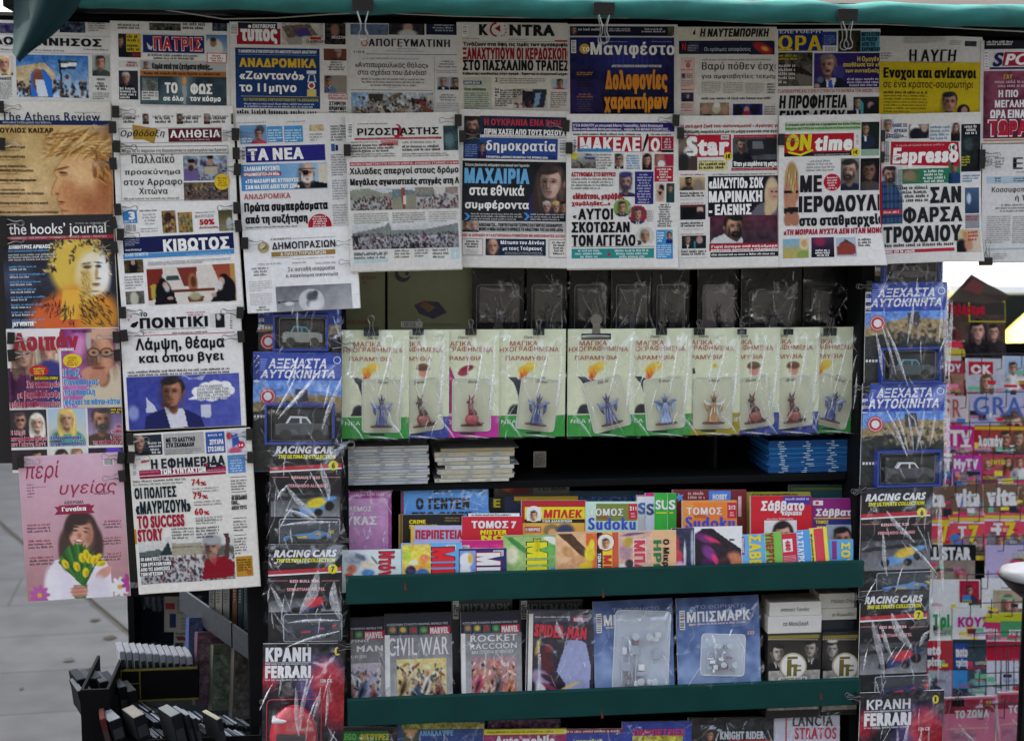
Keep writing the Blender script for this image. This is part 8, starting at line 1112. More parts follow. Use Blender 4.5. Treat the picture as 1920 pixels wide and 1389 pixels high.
def ship(label, x0, y0, x1, Y, tray, num, seed, bl):
    s = low(label, ((x0, y0), (x1 - 2, y0 - 8), (x1 + 4, 1325), (x0 + 8, 1330)), Y, '4a6490', 'model kit magazine', 'model_kit_pack', thick=.006); P = s.p(x0, y0 - 8, x1 + 4, 1330, '4a6490', 1.2); P.g('2c4474', '7a90b4').n(.14, 24); P.e(x0 + 50, 1260, 50, 20, '8a9cbc', .9, 10, .5)
    s.bars(x0 + 8, y0 + 22, x0 + 18, y0 + 58, 10, False).b(x0 + 8, y0 + 58, x0 + 18, y0 + 88, 'd8d8dc').s_('ΤΟ ΘΩΡΗΚΤΟ', x0 + 38, y0 + 10, x1 - 26, y0 + 17, '8a94b0', 'r').m_('ΜΠΙΣΜΑΡΚ', x0 + 22, y0 + 22, x1 - 18, y0 + 41, 'd8dce6', 'b').b(x0 + 24, y0 + 43, x1 - 16, y0 + 48, 'a83844').l(x0 + 26, y0 + 43, x1 - 20, y0 + 48, 1, 'e0b8b8', .9).s_(num, x1 - 22, y0 + 60, x1 - 10, y0 + 66, 'd8a0a0', 'b')
    fr = blister(s, *bl, .04, -4, 'c4d0de', 'eef2f6'); M, w, h, d = fr; rg = random.Random(seed); mb = MB()
    for i in range(16):
        x = rg.uniform(-.8, .5) * w; z = rg.uniform(-.8, .7) * h; ww = rg.uniform(.1, .3) * w; hh = rg.uniform(.06, .2) * h; mb.box(x, x + ww, -d * .6, -d * .2, z, z + hh, ('dce0e6', 'a4aebc', 'e8eaec', '8a7078')[i % 4], M)
    for i in range(4): mb.lathe([(w * .06, 0), (w * .13, 0), (w * .13, .008), (w * .06, .008)], 'c4ccd4', 12, M @ Matrix.Translation((w * (-.3 + .25 * i), -d * .6, h * (.5 - .9 * (i % 2)))) @ Matrix.Rotation(R(90), 4, 'X'))
    for i in range(3): mb.box(-w * .75 + i * .02, -w * .75 + i * .02 + .004, -d * .5, -d * .3, -h * .6, h * .5, 'b0b8c4', M)
    mb.build('model_part', 'toy_paint', s.e, bevel=.001); s.done(); film(s, x0, y0 - 4, x1 + 2, 1312, .046, 6, seed, [(x0 + 60, y0 + 60, x0 + 70, y0 + 100, 4)])
ship('blue battleship kit pack with a tall clear tray of grey parts', 1110, 1128, 1262, .03, 1, '122', 4, (1150, 1144, 1254, 1330)); ship('blue battleship kit pack with a square clear tray, nearest the film boxes', 1266, 1122, 1424, .02, 0, '123', 9, (1314, 1188, 1396, 1266))
for x0, x1, lb in ((846, 960, 'dark pack top with faint white title behind the red cosmic novel'), (974, 1092, 'dark pack top with faint white title behind the wrapped novel')):
    s = low(lb, Q(x0, 1124, x1, 1330), .10, '20242a', 'model kit magazine', 'model_kit_pack', lean=4, thick=.006); s.m_('ΜΠΙΣΜΑΡΚ', x0 + 4, 1131, x1 - 4, 1146, '5a626c', 'b').bars(x0 + 3, 1126, x0 + 14, 1160, 8, False).done()
def fbox(label, x0, y0, x1, y1, Y, page, paint=None, th=.09, nm='film_box', cat='film box'):
    s = Item(nm, label, cat, Q(x0, y0, x1, y1), Y, 'film boxes on the lower display shelf', thick=th, m='glossy_print', page=page, edge='c8c4b8' if page[0] > '9' else page, wave=0, pages=0, pagepart='front')
    if paint: paint(s)
    s.done()
fbox('small white film box with handwriting, topmost of the left pair', 1443, 1128, 1540, 1153, .03, 'dcdad4', lambda s: s.m_('σπάνιες Ταινίες', 1464, 1138, 1518, 1145, '333', 'l', sh=.25))
fbox('white film box with handwriting between the small one and the film photograph box', 1440, 1154, 1540, 1186, .026, 'dedcd6', lambda s: s.m_('τα Μιούζικαλ', 1468, 1164, 1516, 1172, '333', 'l', sh=.25))
fbox('white film box with handwriting at the right, upper one', 1536, 1112, 1606, 1139, .05, 'd4d2ca', lambda s: s.m_('Υπέροχες Στιγμές', 1558, 1122, 1608, 1129, '333', 'l', sh=.25))
fbox('white film box with handwriting at the right, second from the top', 1538, 1140, 1606, 1161, .046, 'd0cec4', lambda s: s.m_('οι Κωμωδίες', 1560, 1147, 1604, 1154, '333', 'l', sh=.25))
def ff(two):
    def f(s):
        a, b = (1440, 1536) if two else (1542, 1608); s.b(a, 1190, b, 1197, '8a7c3c'); P = s.p(a, 1199, b, 1255, '33302e'); P.g('2c2826', '44403c')
        if two: P.face(1458, 1222, 30, 'b8b0a8', '1c1a1a', '1a1a1c', 'm', 1, tie='222'); P.face(1520, 1216, 30, 'a8a098', '1a1818', '1c1c1e', 'm', -1, tie='222')
        else: P.face(1560, 1216, 28, 'b8b4ac', '2c2a28', '3a3a3c', 'w').e(1560, 1200, 10, 4, 'd8d4cc', .4)
        P = s.p(a, 1256, b, 1330, 'b0aca4'); P.n(.2, 8)
        for x in range(a, b - 2, 5): s.b(x, 1197.4, x + 2.4, 1199, 'd8d4c8', ly=2.4)
        cx = 1487 if two else 1585; s.disc(cx, 1248, 26, '8a7c3c', ly=2.4).disc(cx, 1248, 24.4, 'eeece6', ly=2.7).disc(cx, 1248, 23.4, '8a7c3c', ly=3).disc(cx, 1248, 22.6, 'eeece6', ly=3.3).m_('F', cx - 12, 1230, cx + 8, 1266, '7a6e30', 'S', ly=4).m_('F', cx, 1246, cx + 15, 1266, '7a6e30', 'S', ly=4.6).b(cx - 28, 1268, cx + 26, 1277, 'e4e2dc', ly=4.4).s_('FINOS FILM', cx - 23, 1269.5, cx + 22, 1275.5, '6a6030', 'S', ly=5)
    return f
fbox('film box with two black and white portraits and a gold double letter badge', 1438, 1188, 1538, 1345, .02, '2a2826', ff(1)); fbox('film box with a woman in black and white and a gold double letter badge', 1540, 1184, 1608, 1340, .035, '2c2a28', ff(0)); fbox('dark blue box wedged between two white boxes and the woman film box', 1541, 1162, 1604, 1182, .05, '1c2430')
# ---- bottom row, cut by the frame
GB = 'wrapped magazines on the lowest shelf'
def bot(label, q, Y, page, tx, extra=None, sd=1):
    s = book('wrapped_magazine', label, 'magazine', q, Y, page, GB, 8, .01)
    if extra: extra(s)
    for t, a, b, c, d, cc, st in tx: s.m_(t, a, b, c, d, cc, st)
    s.done(); film(s, q[0][0], q[0][1], q[1][0], q[2][1] - 20, .02, 9, sd)
bot('green lettered black comic at the left of the lowest shelf', Q(630, 1362, 745, 1480), .02, '14181a', [('ΦΙΓΟΥΡΕΣ', 674, 1374, 730, 1386, 'b0a820', 'x'), ('LEGO', 640, 1374, 668, 1386, '5ab04a', 'x')], lambda s: s.b(630, 1370, 728, 1389, '1c6a34', ly=.9), 2)
bot('blue and yellow wrapped magazine with a straw hat picture', Q(742, 1352, 908, 1480), .03, '24407c', [('ΑΝΑΚΑΛΥΨΕ', 786, 1368, 850, 1378, '6a9cd8', 'x')], lambda s: (s.p(754, 1354, 908, 1366, '8a8a38').n(.3, 6), s.p(756, 1364, 784, 1389, '3a4a34').e(770, 1368, 14, 7, 'b8a050', .4).e(770, 1376, 8, 8, 'c09070', .4)), 3)
bot('yellow banded magenta magazine on the lowest shelf', Q(906, 1366, 1062, 1480), .02, '8a2458', [('Auto mobile', 928, 1378, 1040, 1396, 'e0d8dc', 'x')], lambda s: s.b(908, 1366, 1062, 1376, 'c8bc2c').l(914, 1368, 1040, 1374, 1, '7a7420', .6), 4)
bot('dull purple wrapped magazine behind the yellow banded one', Q(914, 1348, 1050, 1480), .06, '4a3048', [], lambda s: s.p(914, 1349, 1048, 1366, '5a3c58').n(.3, 6), 9)
bot('red banded blue magazine on the lowest shelf', Q(1058, 1366, 1168, 1480), .02, '2c3c8a', [('περιοδικό', 1080, 1384, 1130, 1392, 'b8b860', 'x')], lambda s: s.b(1058, 1366, 1168, 1374, '7a1c28').l(1062, 1367, 1160, 1373, 1, 'd8c8c8', .9), 5)
bot('blue wrapped magazine with red and yellow ragged letters', Q(1166, 1352, 1296, 1480), .02, '2a3c94', [('ΠΕΡΙΠΕΤΕΙΕΣ', 1188, 1366, 1284, 1378, 'b83048', 'x')], lambda s: s.p(1186, 1378, 1280, 1389, 'a8a030').n(.35, 5), 6)
bot('crumpled black wrapped car pack on the lowest shelf', Q(1290, 1345, 1452, 1480), .02, '15171a', [('KNIGHT RIDER', 1350, 1370, 1432, 1384, 'a8acb0', 'x')], lambda s: (s.b(1368, 1386, 1446, 1389, '8a1c24'), s.p(1316, 1366, 1346, 1389, '2a2624').face(1331, 1378, 18, 'a87a60', '222', '222')), 7)
bot('silver wrapped rally car magazine with black and red letters', Q(1452, 1328, 1574, 1480), .01, 'a8a8b4', [('LANCIA', 1486, 1342, 1562, 1360, '22222a', 'S'), ('STRATOS', 1490, 1363, 1568, 1384, 'a02434', 'S')], lambda s: s.b(1472, 1336, 1475, 1480, 'a04048'), 8)
# ---------------------------------------------------------------- lower left: glass case, book crates, disc cases
mat('tinted_glass', '1c2a34', .05, spec=.8); mat('crate_black', '0a0a0c', .75, spec=.1, grain=.3, gscale=30)
p0 = at(246, 1389, .5); p1 = at(470, 1389, .5); ztop = at(350, 1100, .5).z
e = empty('glass_showcase', ((p0.x + p1.x) / 2, .62, 0), 'dark glass showcase at the left foot of the kiosk, below the fist newspaper', 'showcase'); W = (p1.x - p0.x) / 2
def part(name, m, *q, par=None, bevel=.002):
    mb = MB()
    for b_ in q: mb.box(*b_)
    return mb.build(name, m, par or e, bevel=bevel)
part('frame', 'dark_board', (-W, -W + .02, -.11, .1, 0, ztop), (W - .02, W, -.11, .1, 0, ztop), (-W + .021, W - .021, -.11, .1, ztop - .03, ztop), bevel=.002); part('pane', 'tinted_glass', (-W + .021, W - .021, .0, .006, .02, ztop - .031)); part('back_panel', 'black_board', (-W + .021, W - .021, .08, .095, .02, ztop - .031))
def notice(label, q, Y, fn):
    s = Item('notice', label, 'notice', q, Y, 'paper notices on the dark glass', thick=.001, page='a8a8a0', wave=.0006, pages=0, pagepart='sheet'); fn(s); s.done()
notice('white notice with a red word and blue stripes on the dark glass', Q(308, 1118, 364, 1184), .59, lambda s: s.b(310, 1130, 328, 1142, 'a03c44').l(332, 1122, 362, 1150, 6, '555', .5).b(318, 1150, 330, 1176, '2c3c64').l(340, 1156, 360, 1180, 4, '777', .4))
notice('white notice with a red line, lower one on the dark glass', Q(326, 1180, 366, 1236), .585, lambda s: s.l(330, 1184, 362, 1196, 2, '444', 1).b(332, 1194, 358, 1200, '8a3038').p(328, 1204, 344, 1224, '33403c').n(.1, 5))
# slanting metal rail of the side shelf and the books behind it
a, b = at(338, 1100, .42), at(470, 1192, .22); c = (a + b) / 2; k = MB(); dx = (b - a).normalized(); up = Vector((0, 0, 1)); nn = dx.cross(up).normalized() * .004
for q0, q1 in ((0, .74), (.76, 1.0)):
    s0 = a + (b - a) * q0 - c; s1 = a + (b - a) * q1 - c; h = up * .07; v = [s0, s1, s1 - h, s0 - h]; k.add([tuple(p + nn) for p in v] + [tuple(p - nn) for p in v], [(0, 1, 2, 3), (7, 6, 5, 4), (0, 4, 5, 1), (2, 6, 7, 3), (1, 5, 6, 2), (0, 3, 7, 4)], lin('888'))
o = k.build('shelf_rail', 'dull_metal'); o.location = c; tag(o, 'slanting grey metal shelf rail below the fist newspaper', 'rail')
for i, (x, w, cl) in enumerate(((392, 10, '8a8c8c'), (404, 12, 'b0b0a8'), (418, 12, '9a9c98'), (436, 8, '7a4a34'), (446, 9, '2c4450'), (457, 14, '5a6a70'), (472, 8, '2a2c30'))):
    s = Item('paperback_book', ('grey spined book', 'pale spined book', 'second pale spined book', 'brown spined book', 'dark teal spined book', 'grey blue spined book', 'black spined book')[i] + ' standing behind the slanting rail', 'book', Q(x, 1092, x + w, 1160 + i * 4), .34, 'books behind the slanting rail', thick=.12, page=cl, edge=cl, m='glossy_print', wave=0, pages=0, pagepart='spine', lean=R(4)); s.l(x + 2, 1104, x + w - 2, 1130, 5, 'ccc' if i in (3, 4, 6) else '333', .5).done()
def boxat(name, label, cat, gr, px, py, Y, w, d, h, c, rz=0, tilt=0, m='glossy_print', extra=None):
    p = at(px, py, Y); o = empty(name, p, label, cat, gr); o.rotation_euler = (0, R(tilt), R(rz)); k = MB(); k.box(-w / 2, w / 2, 0, d, 0, h, c); k.build('case', 'newsprint', o, bevel=.001)
    if extra: extra(o, w, d, h)
    return o
def casepic(c, dark='1a1c20'):
    def f(o, w, d, h):
        k = MB(); k.box(-w * .38, w * .38, -.0012, .0004, h * .12, h * .6, dark); k.build('spine_label', 'glossy_print', o); k = MB(); k.box(-w * .44, w * .44, .004, d - .004, h - .0004, h + .0008, c); k.build('top_edge', 'newsprint', o)
    return f
# boxed volumes in a yellow edged crate
def crate(label, x0, x1, y0, y1, Y, dep, m='crate_black', edge=None):
    a, b = at(x0, y1, Y), at(x1, y1, Y); z1 = at((x0 + x1) / 2, y0, Y).z; w = (b.x - a.x) / 2; h = z1 - a.z; o = empty('crate', ((a.x + b.x) / 2, Y, a.z), label, 'crate', 'book crates at the left foot of the kiosk')
    k = MB(); k.box(-w, w, 0, .008, 0, h); k.build('front_board', m, o); k = MB(); k.box(-w, -w + .008, .0085, dep, 0, h); k.build('side_board', m, o); k = MB(); k.box(w - .008, w, .0085, dep, 0, h); k.build('side_board', m, o); k = MB(); k.box(-w + .0085, w - .0085, .0085, dep, 0, .008); k.build('bottom_board', m, o)
    if edge:
        k = MB()
        for q in ((-w, w, h - .006, h), (-w, w, 0, .005), (-w, -w + .005, .006, h - .007), (-w * .5, -w * .5 + .003, .006, h - .007), (-w + .006, -w * .51, h * .55, h * .57)): k.box(q[0], q[1], -.0015, -.0002, q[2], q[3], edge)
        k.build('printed_border', 'glossy_print', o)
    return o
crate('black crate with a thin yellow border holding the boxed volumes', 226, 372, 1252, 1316, .24, .16, edge='6a6224')
for i in range(11): boxat('boxed_volume', 'white and black spined boxed volume standing in the yellow bordered crate', 'boxed volume', 'boxed volumes in the yellow bordered crate', 233 + i * 12.6, 1258 + i * .9, .26, .0155, .1, .058, ('8a8e96', '7a828e')[i % 2], 14, -4, extra=casepic('787c84', '0c0d10'))
for i, (px, py, w, h, cl, lb) in enumerate(((366, 1300, .04, .21, '3a4a74', 'blue and red edged book leaning at the right of the boxed volumes'), (398, 1320, .09, .2, '5a4450', 'faded pink book standing in plastic by the strip of packs'), (428, 1330, .09, .18, '50584c', 'grey green book standing beside the faded pink one'), (462, 1350, .075, .2, '585450', 'worn grey magazine bundle next to the helmet pack'))):
    s = Item('hardback_book', lb, 'book', Q(px - w * 330, py - h * 680, px + w * 330, py), .3 - i * .02, 'books standing at the left foot of the kiosk', thick=.03, page=cl, edge=cl, m='glossy_print', wave=.001, pages=0, pagepart='cover', lean=R(12), yaw=R(24)); s.p(px - w * 300, py - h * 640, px + w * 300, py - 10, cl).n(.2, 7); s.done()
crate('grey and black crate at the lower left corner of the display', 154, 208, 1292, 1400, .02, .3); crate('black crate of disc cases at the foot of the left display', 212, 492, 1384, 1430, -.03, .3)
rg = random.Random(4); CL = ('14181c', '1c2024', '24282c', '101214', '30343a', '161c1a')
for r_, (ty, x0, x1, Y, n) in enumerate(((1322, 212, 372, .17, 30), (1352, 300, 352, .08, 11), (1346, 372, 486, .15, 20), (1378, 292, 336, .02, 9), (1372, 394, 486, .06, 15))):
    for i in range(n):
        x = x0 + (x1 - x0) * i / n; boxat('disc_case', 'thin dark disc case packed in the rows at the foot of the left display', 'disc case', 'disc cases packed in rows', x, ty + (x - x0) * .13 + 40 + rg.uniform(-2, 2), Y + rg.uniform(-.008, .008), .0062, .09, .056 + rg.uniform(0, .008), CL[rg.randrange(6)], 28 + rg.uniform(-4, 4), -10, extra=casepic(('5a6270', '343c42', '7c848e', '22282c', '4a5056')[rg.randrange(5)]))
for i, (px, py, Y, w, d, h, cl, tc, rz, lb) in enumerate(((166, 1352, .06, .016, .12, .09, '101114', '50565c', 20, 'black disc box with a grey top edge in the lower left crate'), (184, 1354, .07, .016, .12, .09, '15171b', '666c74', 20, 'black disc box with a pale top edge in the lower left crate'), (226, 1388, -.05, .034, .09, .06, '0c0d10', '6a7076', 26, 'grey topped video case tipped over the black crate'), (272, 1384, -.05, .034, .09, .065, '0e1214', '74706a', 28, 'pale topped video case beside the grey topped one'), (206, 1400, -.06, .014, .09, .08, '4a1c18', '4a2a24', 10, 'rust red video case at the edge of the black crate'), (346, 1404, -.06, .03, .09, .1, '14171a', '6a7070', 30, 'grey video case leaning in the middle of the crate'), (368, 1404, -.06, .01, .09, .1, '15181c', '6c747c', 30, 'slim black case leaning on the grey one'), (380, 1404, -.065, .01, .09, .09, '15181c', '70787c', 30, 'slim black case third in the leaning row'), (424, 1402, -.06, .014, .09, .085, '181b1e', '8a8674', 32, 'black case with a cream top edge near the helmet pack'))):
    boxat('video_case', lb, 'video case', 'loose video cases on the crate', px, py, Y, w, d, h, cl, rz, -12, extra=casepic(tc))
for i, (px, py, Y, h) in enumerate(((162, 1372, .12, .10), (178, 1378, .14, .11), (194, 1382, .15, .12), (206, 1386, .12, .115), (220, 1376, .13, .10), (238, 1380, .12, .09), (256, 1384, .11, .085))): boxat('disc_box', 'plain black disc box standing in the dark heap behind the corner crate', 'disc box', 'black disc boxes in the corner heap', px, py - 34, Y, .024, .1, h, '0b0c0e', 22, -6, extra=casepic(('2c3036', '3c4248')[i % 2]))
# ---------------------------------------------------------------- the wire rack on the right and its magazines
YR = .95; GR = 'magazines in the wire rack'
def rk(label, q, tx=(), bg='c8c8d0', paint=None, Y=YR, cat='magazine', nm='magazine', **k):
    s = Item(nm, label, cat, q, Y, k.pop('group', GR), thick=.006, m='newsprint', page=bg, wave=.0006, pages=0, pagepart='cover', lean=R(10), gain=1.3, **k)
    if paint: paint(s)
    for t, a, b, c, d, cc, st in tx: s.m_(t, a, b, c, d, cc, st)
    s.done(); return s
def ppl(box, bg, *fs, noise=.06):
    def f(s):
        P = s.p(*box, bg)
        for a in fs: P.face(*a)
        P.n(noise, 6)
    return f
rk('bent programme guide with a red title sticking out at the top of the rack', ((1778, 566), (1884, 566), (1888, 720), (1778, 720)), [('Τηλέραμα', 1778, 569, 1846, 588, 'a81c34', 'b')], '33302c', lambda s: (ppl((1778, 590, 1886, 700), '4a3a34', (1834, 620, 34, 'c8988c', '17141a', '26222a', 'w'), (1864, 622, 26, 'c09488', '221c1c', '2a2428', 'm'))(s), s.fr(1816, 562, 1886, 604, 'b0a820', 2), s.b(1816, 648, 1886, 668, 'b08a4c')), seed=3)
c = at(1830, 545, YR - .03); k = MB(); v = [tuple(at(x, y, YR - d) - c) for x, y, d in ((1774, 566, .03), (1798, 540, .036), (1821, 514, .05), (1852, 532, .056), (1894, 554, .07), (1880, 566, .04), (1846, 570, .034), (1812, 566, .034), (1836, 550, .044))]
k.add(v, [(8, i, (i + 1) % 8) for i in range(8)], lin('5c5048')); k.add([tuple(at(x, y, YR - .06) - c) for x, y in ((1804, 543), (1824, 522), (1846, 536), (1838, 552))], [(0, 1, 2, 3)], lin('7a3438')); o = k.build('loose_cover', 'glossy_print'); o.location = c; tag(o, 'dark folded over cover of the bent programme guide', 'cover')
rk('celebrity magazine with small photos left of the programme guide', Q(1756, 580, 1812, 720), [], 'b8b0b0', lambda s: (ppl((1758, 590, 1810, 640), 'b0a8a8', (1776, 606, 16, 'b88a78', '222', '244'), (1796, 606, 16, 'c09484', '443', '633'))(s), s.b(1758, 640, 1810, 652, 'c03048'), s.b(1758, 654, 1810, 668, 'b8a838')))
rows = [
 ((1752, 676, 1808, 768), [('ΜΟΥ', 1762, 682, 1802, 696, 'd8d0d4', 'x')], 'a82c44', ((1760, 700, 1806, 764), '8a6a58', (1776, 716, 20, 'c09880', '332', '522', 'w')), 'red topped magazine beside the white one with two big red letters'),
 ((1812, 672, 1884, 768), [('OK', 1820, 684, 1858, 700, 'f0ecec', 'x')], 'b8bac4', ((1820, 702, 1882, 766), 'b0b2c0', (1850, 716, 26, 'c8a08c', '5a4030', 'd0d0d8', 'w')), 'pale magazine with big white letters in a red box'),
 ((1882, 668, 1990, 768), [], 'a8b4c8', ((1884, 672, 1988, 766), '9ab0c8', (1900, 690, 20, 'c09880', '222', 'e0e0e0', 'm'), (1930, 690, 20, 'c8a08c', '643', 'a44', 'w')), 'pale blue magazine of celebrity photos at the right edge, second row'),
 ((1750, 742, 1816, 824), [('GR', 1764, 748, 1802, 782, 'a85848', 's')], 'c4b8bc', None, 'pale pink magazine with tall thin reddish letters'),
 ((1818, 740, 1990, 826), [('GRACE', 1826, 744, 1972, 778, '4a64a8', 's')], 'a8a8c4', ((1860, 764, 1990, 824), 'b0acc4', (1900, 800, 50, 'c8a494', '5a4a44', '222', 'wg')), 'lilac fashion magazine with tall thin blue letters and sunglasses'),
 ((1762, 798, 1826, 880), [('TV', 1780, 806, 1822, 834, 'f0e4ec', 'x')], 'b8287c', ((1776, 838, 1824, 876), 'a86080', (1788, 852, 16, 'c09078', '222', '333'), (1806, 852, 16, 'c09880', '443', '444', 'w')), 'magenta television guide with large white letters, upper left'),
 ((1826, 798, 1990, 880), [('λοιπόν', 1834, 816, 1880, 836, 'ecdcdc', 'x')], 'a02434', ((1840, 806, 1990, 872), '9a3c3c', (1850, 840, 20, 'c09078', '222', '233'), (1886, 822, 26, 'b88870', '332', '244'), (1910, 822, 26, 'c09880', '543', '444', 'w')), 'red gossip magazine under a yellow strip'),
 ((1740, 856, 1784, 936), [('T', 1770, 860, 1784, 880, 'f0e4ec', 'x')], '5a3c6c', None, 'violet television guide showing one white letter'),
 ((1786, 853, 1840, 936), [('MyTV', 1788, 860, 1834, 878, 'f0e8f0', 'x')], 'b8349c', ((1788, 882, 1838, 930), '4a6a94', (1796, 896, 16, 'b88870', '222', '226'), (1824, 896, 16, 'b88870', '222', '226', 'g')), 'pink and blue television guide with white script letters'),
 ((1838, 852, 1990, 936), [('ΖΗΤΩ', 1856, 862, 1884, 870, 'c8c030', 'x')], 'a84050', ((1842, 858, 1990, 930), 'a85058', (1852, 872, 18, 'c8a088', '888', '744', 'b'), (1890, 866, 18, 'c09880', '332', 'b44', 'w'), (1912, 866, 18, 'c09880', '432', 'ccc')), 'red gossip magazine with yellow lettering below the red one with the yellow strip'),
 ((1700, 912, 1784, 984), [('vita', 1716, 920, 1772, 948, 'e8e2da', 'x')], '6a5444', None, 'brown health magazine with a white word, leftmost of three'),
 ((1784, 910, 1842, 984), [('vita', 1790, 916, 1838, 948, 'f0ece6', 'x')], '6c5646', None, 'brown health magazine with a white word, middle of three'),
 ((1844, 908, 1990, 984), [('vita', 1850, 914, 1906, 946, 'f0ece6', 'x')], '705a48', ((1906, 912, 1990, 980), 'a88c78', (1924, 930, 30, 'c09880', '654', '446', 'w')), 'brown health magazine with a white word, rightmost of three'),
 ((1720, 970, 1780, 1050), [('7', 1764, 978, 1778, 1014, 'd0bc24', 'x')], 'c83a50', ((1724, 1010, 1778, 1048), '9a7a6c', (1740, 1024, 16, 'b88870', '222', '333')), 'television weekly with a yellow numeral, leftmost of three'),
 ((1780, 966, 1846, 1050), [('7', 1816, 984, 1834, 1014, 'd0bc24', 'x'), ('Τ', 1796, 986, 1812, 1008, 'e8e0e0', 'x')], 'd04a58', ((1782, 1004, 1844, 1048), '8a7a74', (1796, 1020, 18, 'c09880', '332', '445'), (1826, 1020, 18, 'c8a08c', '543', '644', 'w')), 'television weekly with a yellow numeral, middle of three'),
 ((1846, 962, 1990, 1050), [('7', 1884, 978, 1904, 1006, 'd0bc24', 'x'), ('Τ', 1862, 980, 1880, 1002, 'e8e0e0', 'x')], 'c8445c', ((1850, 1000, 1990, 1048), '7a7a80', (1876, 1014, 22, 'b88870', '222', '223'), (1910, 1000, 24, 'b88870', '222', '568')), 'television weekly with a yellow numeral, rightmost of three'),
 ((1716, 1020, 1830, 1102), [('ALL STAR', 1722, 1025, 1820, 1048, 'e8e8e8', 'x')], '1a1a20', ((1730, 1050, 1828, 1100), '8a7a70', (1762, 1076, 20, 'b88870', '222', 'ddd'), (1800, 1076, 20, 'b08068', '222', 'a33')), 'black basketball magazine with big white capitals'),
 ((1848, 1022, 1990, 1110), [('ΓΟΝΕΙΣ', 1898, 1036, 1960, 1046, 'a0b850', 's')], 'b0a4c8', ((1880, 1046, 1990, 1100), 'b8a0b8', (1910, 1070, 40, 'c89a88', '643', 'ccc', 'w')), 'lilac parenting magazine near the round stool'),
 ((1716, 1086, 1838, 1170), [], 'e4e2e4', ((1799, 1088, 1836, 1134), 'a8203c', (1818, 1106, 16, 'b88a78', '222', '334')), 'white book with a red panel and a man in blue'),
 ((1842, 1084, 1990, 1170), [], 'e0dee0', ((1862, 1106, 1990, 1166), 'a89880', (1890, 1130, 26, 'c09880', '654', '7a8', 'w')), 'white magazine with a green plant picture'),
 ((1744, 1142, 1784, 1230), [('ΤρΙ', 1749, 1151, 1780, 1174, '2a8a4c', 'x')], 'd0dcd0', None, 'white recipe leaflet with big green letters'),
 ((1786, 1140, 1848, 1230), [('ΚΟΥΖ', 1796, 1156, 1854, 1174, 'b0288c', 'x')], 'd8d4d8', None, 'white cookery magazine with big magenta letters'),
 ((1842, 1150, 1876, 1230), [('PISTOL', 1844, 1178, 1872, 1188, 'f0dce4', 'x')], 'b83468', None, 'pink magazine with a yellow top and small white capitals'),
 ((1874, 1148, 1990, 1230), [('PISTOL', 1892, 1180, 1930, 1190, 'e8f0e8', 'x')], '4a9060', None, 'green magazine with a yellow top at the right edge'),
 ((1724, 1200, 1786, 1330), [('auto', 1730, 1212, 1764, 1226, 'e8e4e4', 'x'), ('τρίτη', 1732, 1232, 1764, 1247, 'e8e4e4', 'x')], 'a8343c', ((1740, 1256, 1784, 1310), '9a9cac', (1752, 1276, 14, '445', '223', '334')), 'grey car magazine with white letters on red'),
 ((1786, 1198, 1850, 1330), [('moto', 1792, 1214, 1814, 1230, 'e8ecf0', 'x'), ('τρίτη', 1792, 1234, 1814, 1248, 'e8ecf0', 'x')], '2a3a44', ((1814, 1208, 1848, 1310), '3a4a54', (1832, 1260, 20, '8ab', '234', '7aa')), 'dark motorcycle magazine with white letters on blue'),
 ((1850, 1200, 1990, 1330), [], 'c4c4d0', None, 'bundle topped by a white magazine with a red head band')]
for i, (q, tx, bg, pc, lb) in enumerate(rows):
    def paint(s, q=q, bg=bg, pc=pc, i=i):
        if i == 1: s.b(1816, 678, 1862, 704, 'b01c34')
        if i == 6: s.b(1828, 800, 1990, 806, 'c8a820')
        if i in (13, 14, 15): s.b(q[0], q[1] + 4, q[2], q[1] + 10, 'c8b838').b(q[0], q[1] + 11, q[2], q[1] + 15, 'd8c8d0')
        if i == 24: s.b(1726, 1204, 1766, 1252, 'b01c30')
        if i == 25: s.b(1790, 1206, 1816, 1252, '2c4a94').b(1786, 1256, 1814, 1290, '3a84c0')
        if i in (22, 23): s.b(q[0], q[1], q[2], q[1] + 16, 'b8bc2c')
        if i == 26:
            s.b(1850, 1202, 1990, 1238, 'b01c38')
            for j in range(8): s.b(1866 + j * 8 + (j % 3) * 2, 1214, 1868 + j * 8 + (j % 3) * 2, 1300, '4a4450', ly=2.2)
        rg2 = random.Random(i * 5 + 1); pal = ('c8386c', 'b8283c', 'd8c43c', 'e8e6e4', '3a78b8', '2c2c38', 'd87a9c', '6ab08c')
        for j in range(11):
            x = rg2.uniform(q[0], min(q[2], 1920) - 10); y = rg2.uniform(q[1] + 26, q[3] - 8); s.b(x, y, x + rg2.uniform(8, 26), y + rg2.uniform(4, 13), pal[rg2.randrange(8)], ly=1.2 + .1 * j).l(x, y + 9, x + rg2.uniform(14, 34), y + 15, 2, pal[rg2.randrange(8)], 1)
        if pc: ppl(*pc)(s)
    rk(lb, Q(*q), tx, bg, paint, Y=YR - .036 * round((q[1] - 580) / 56))
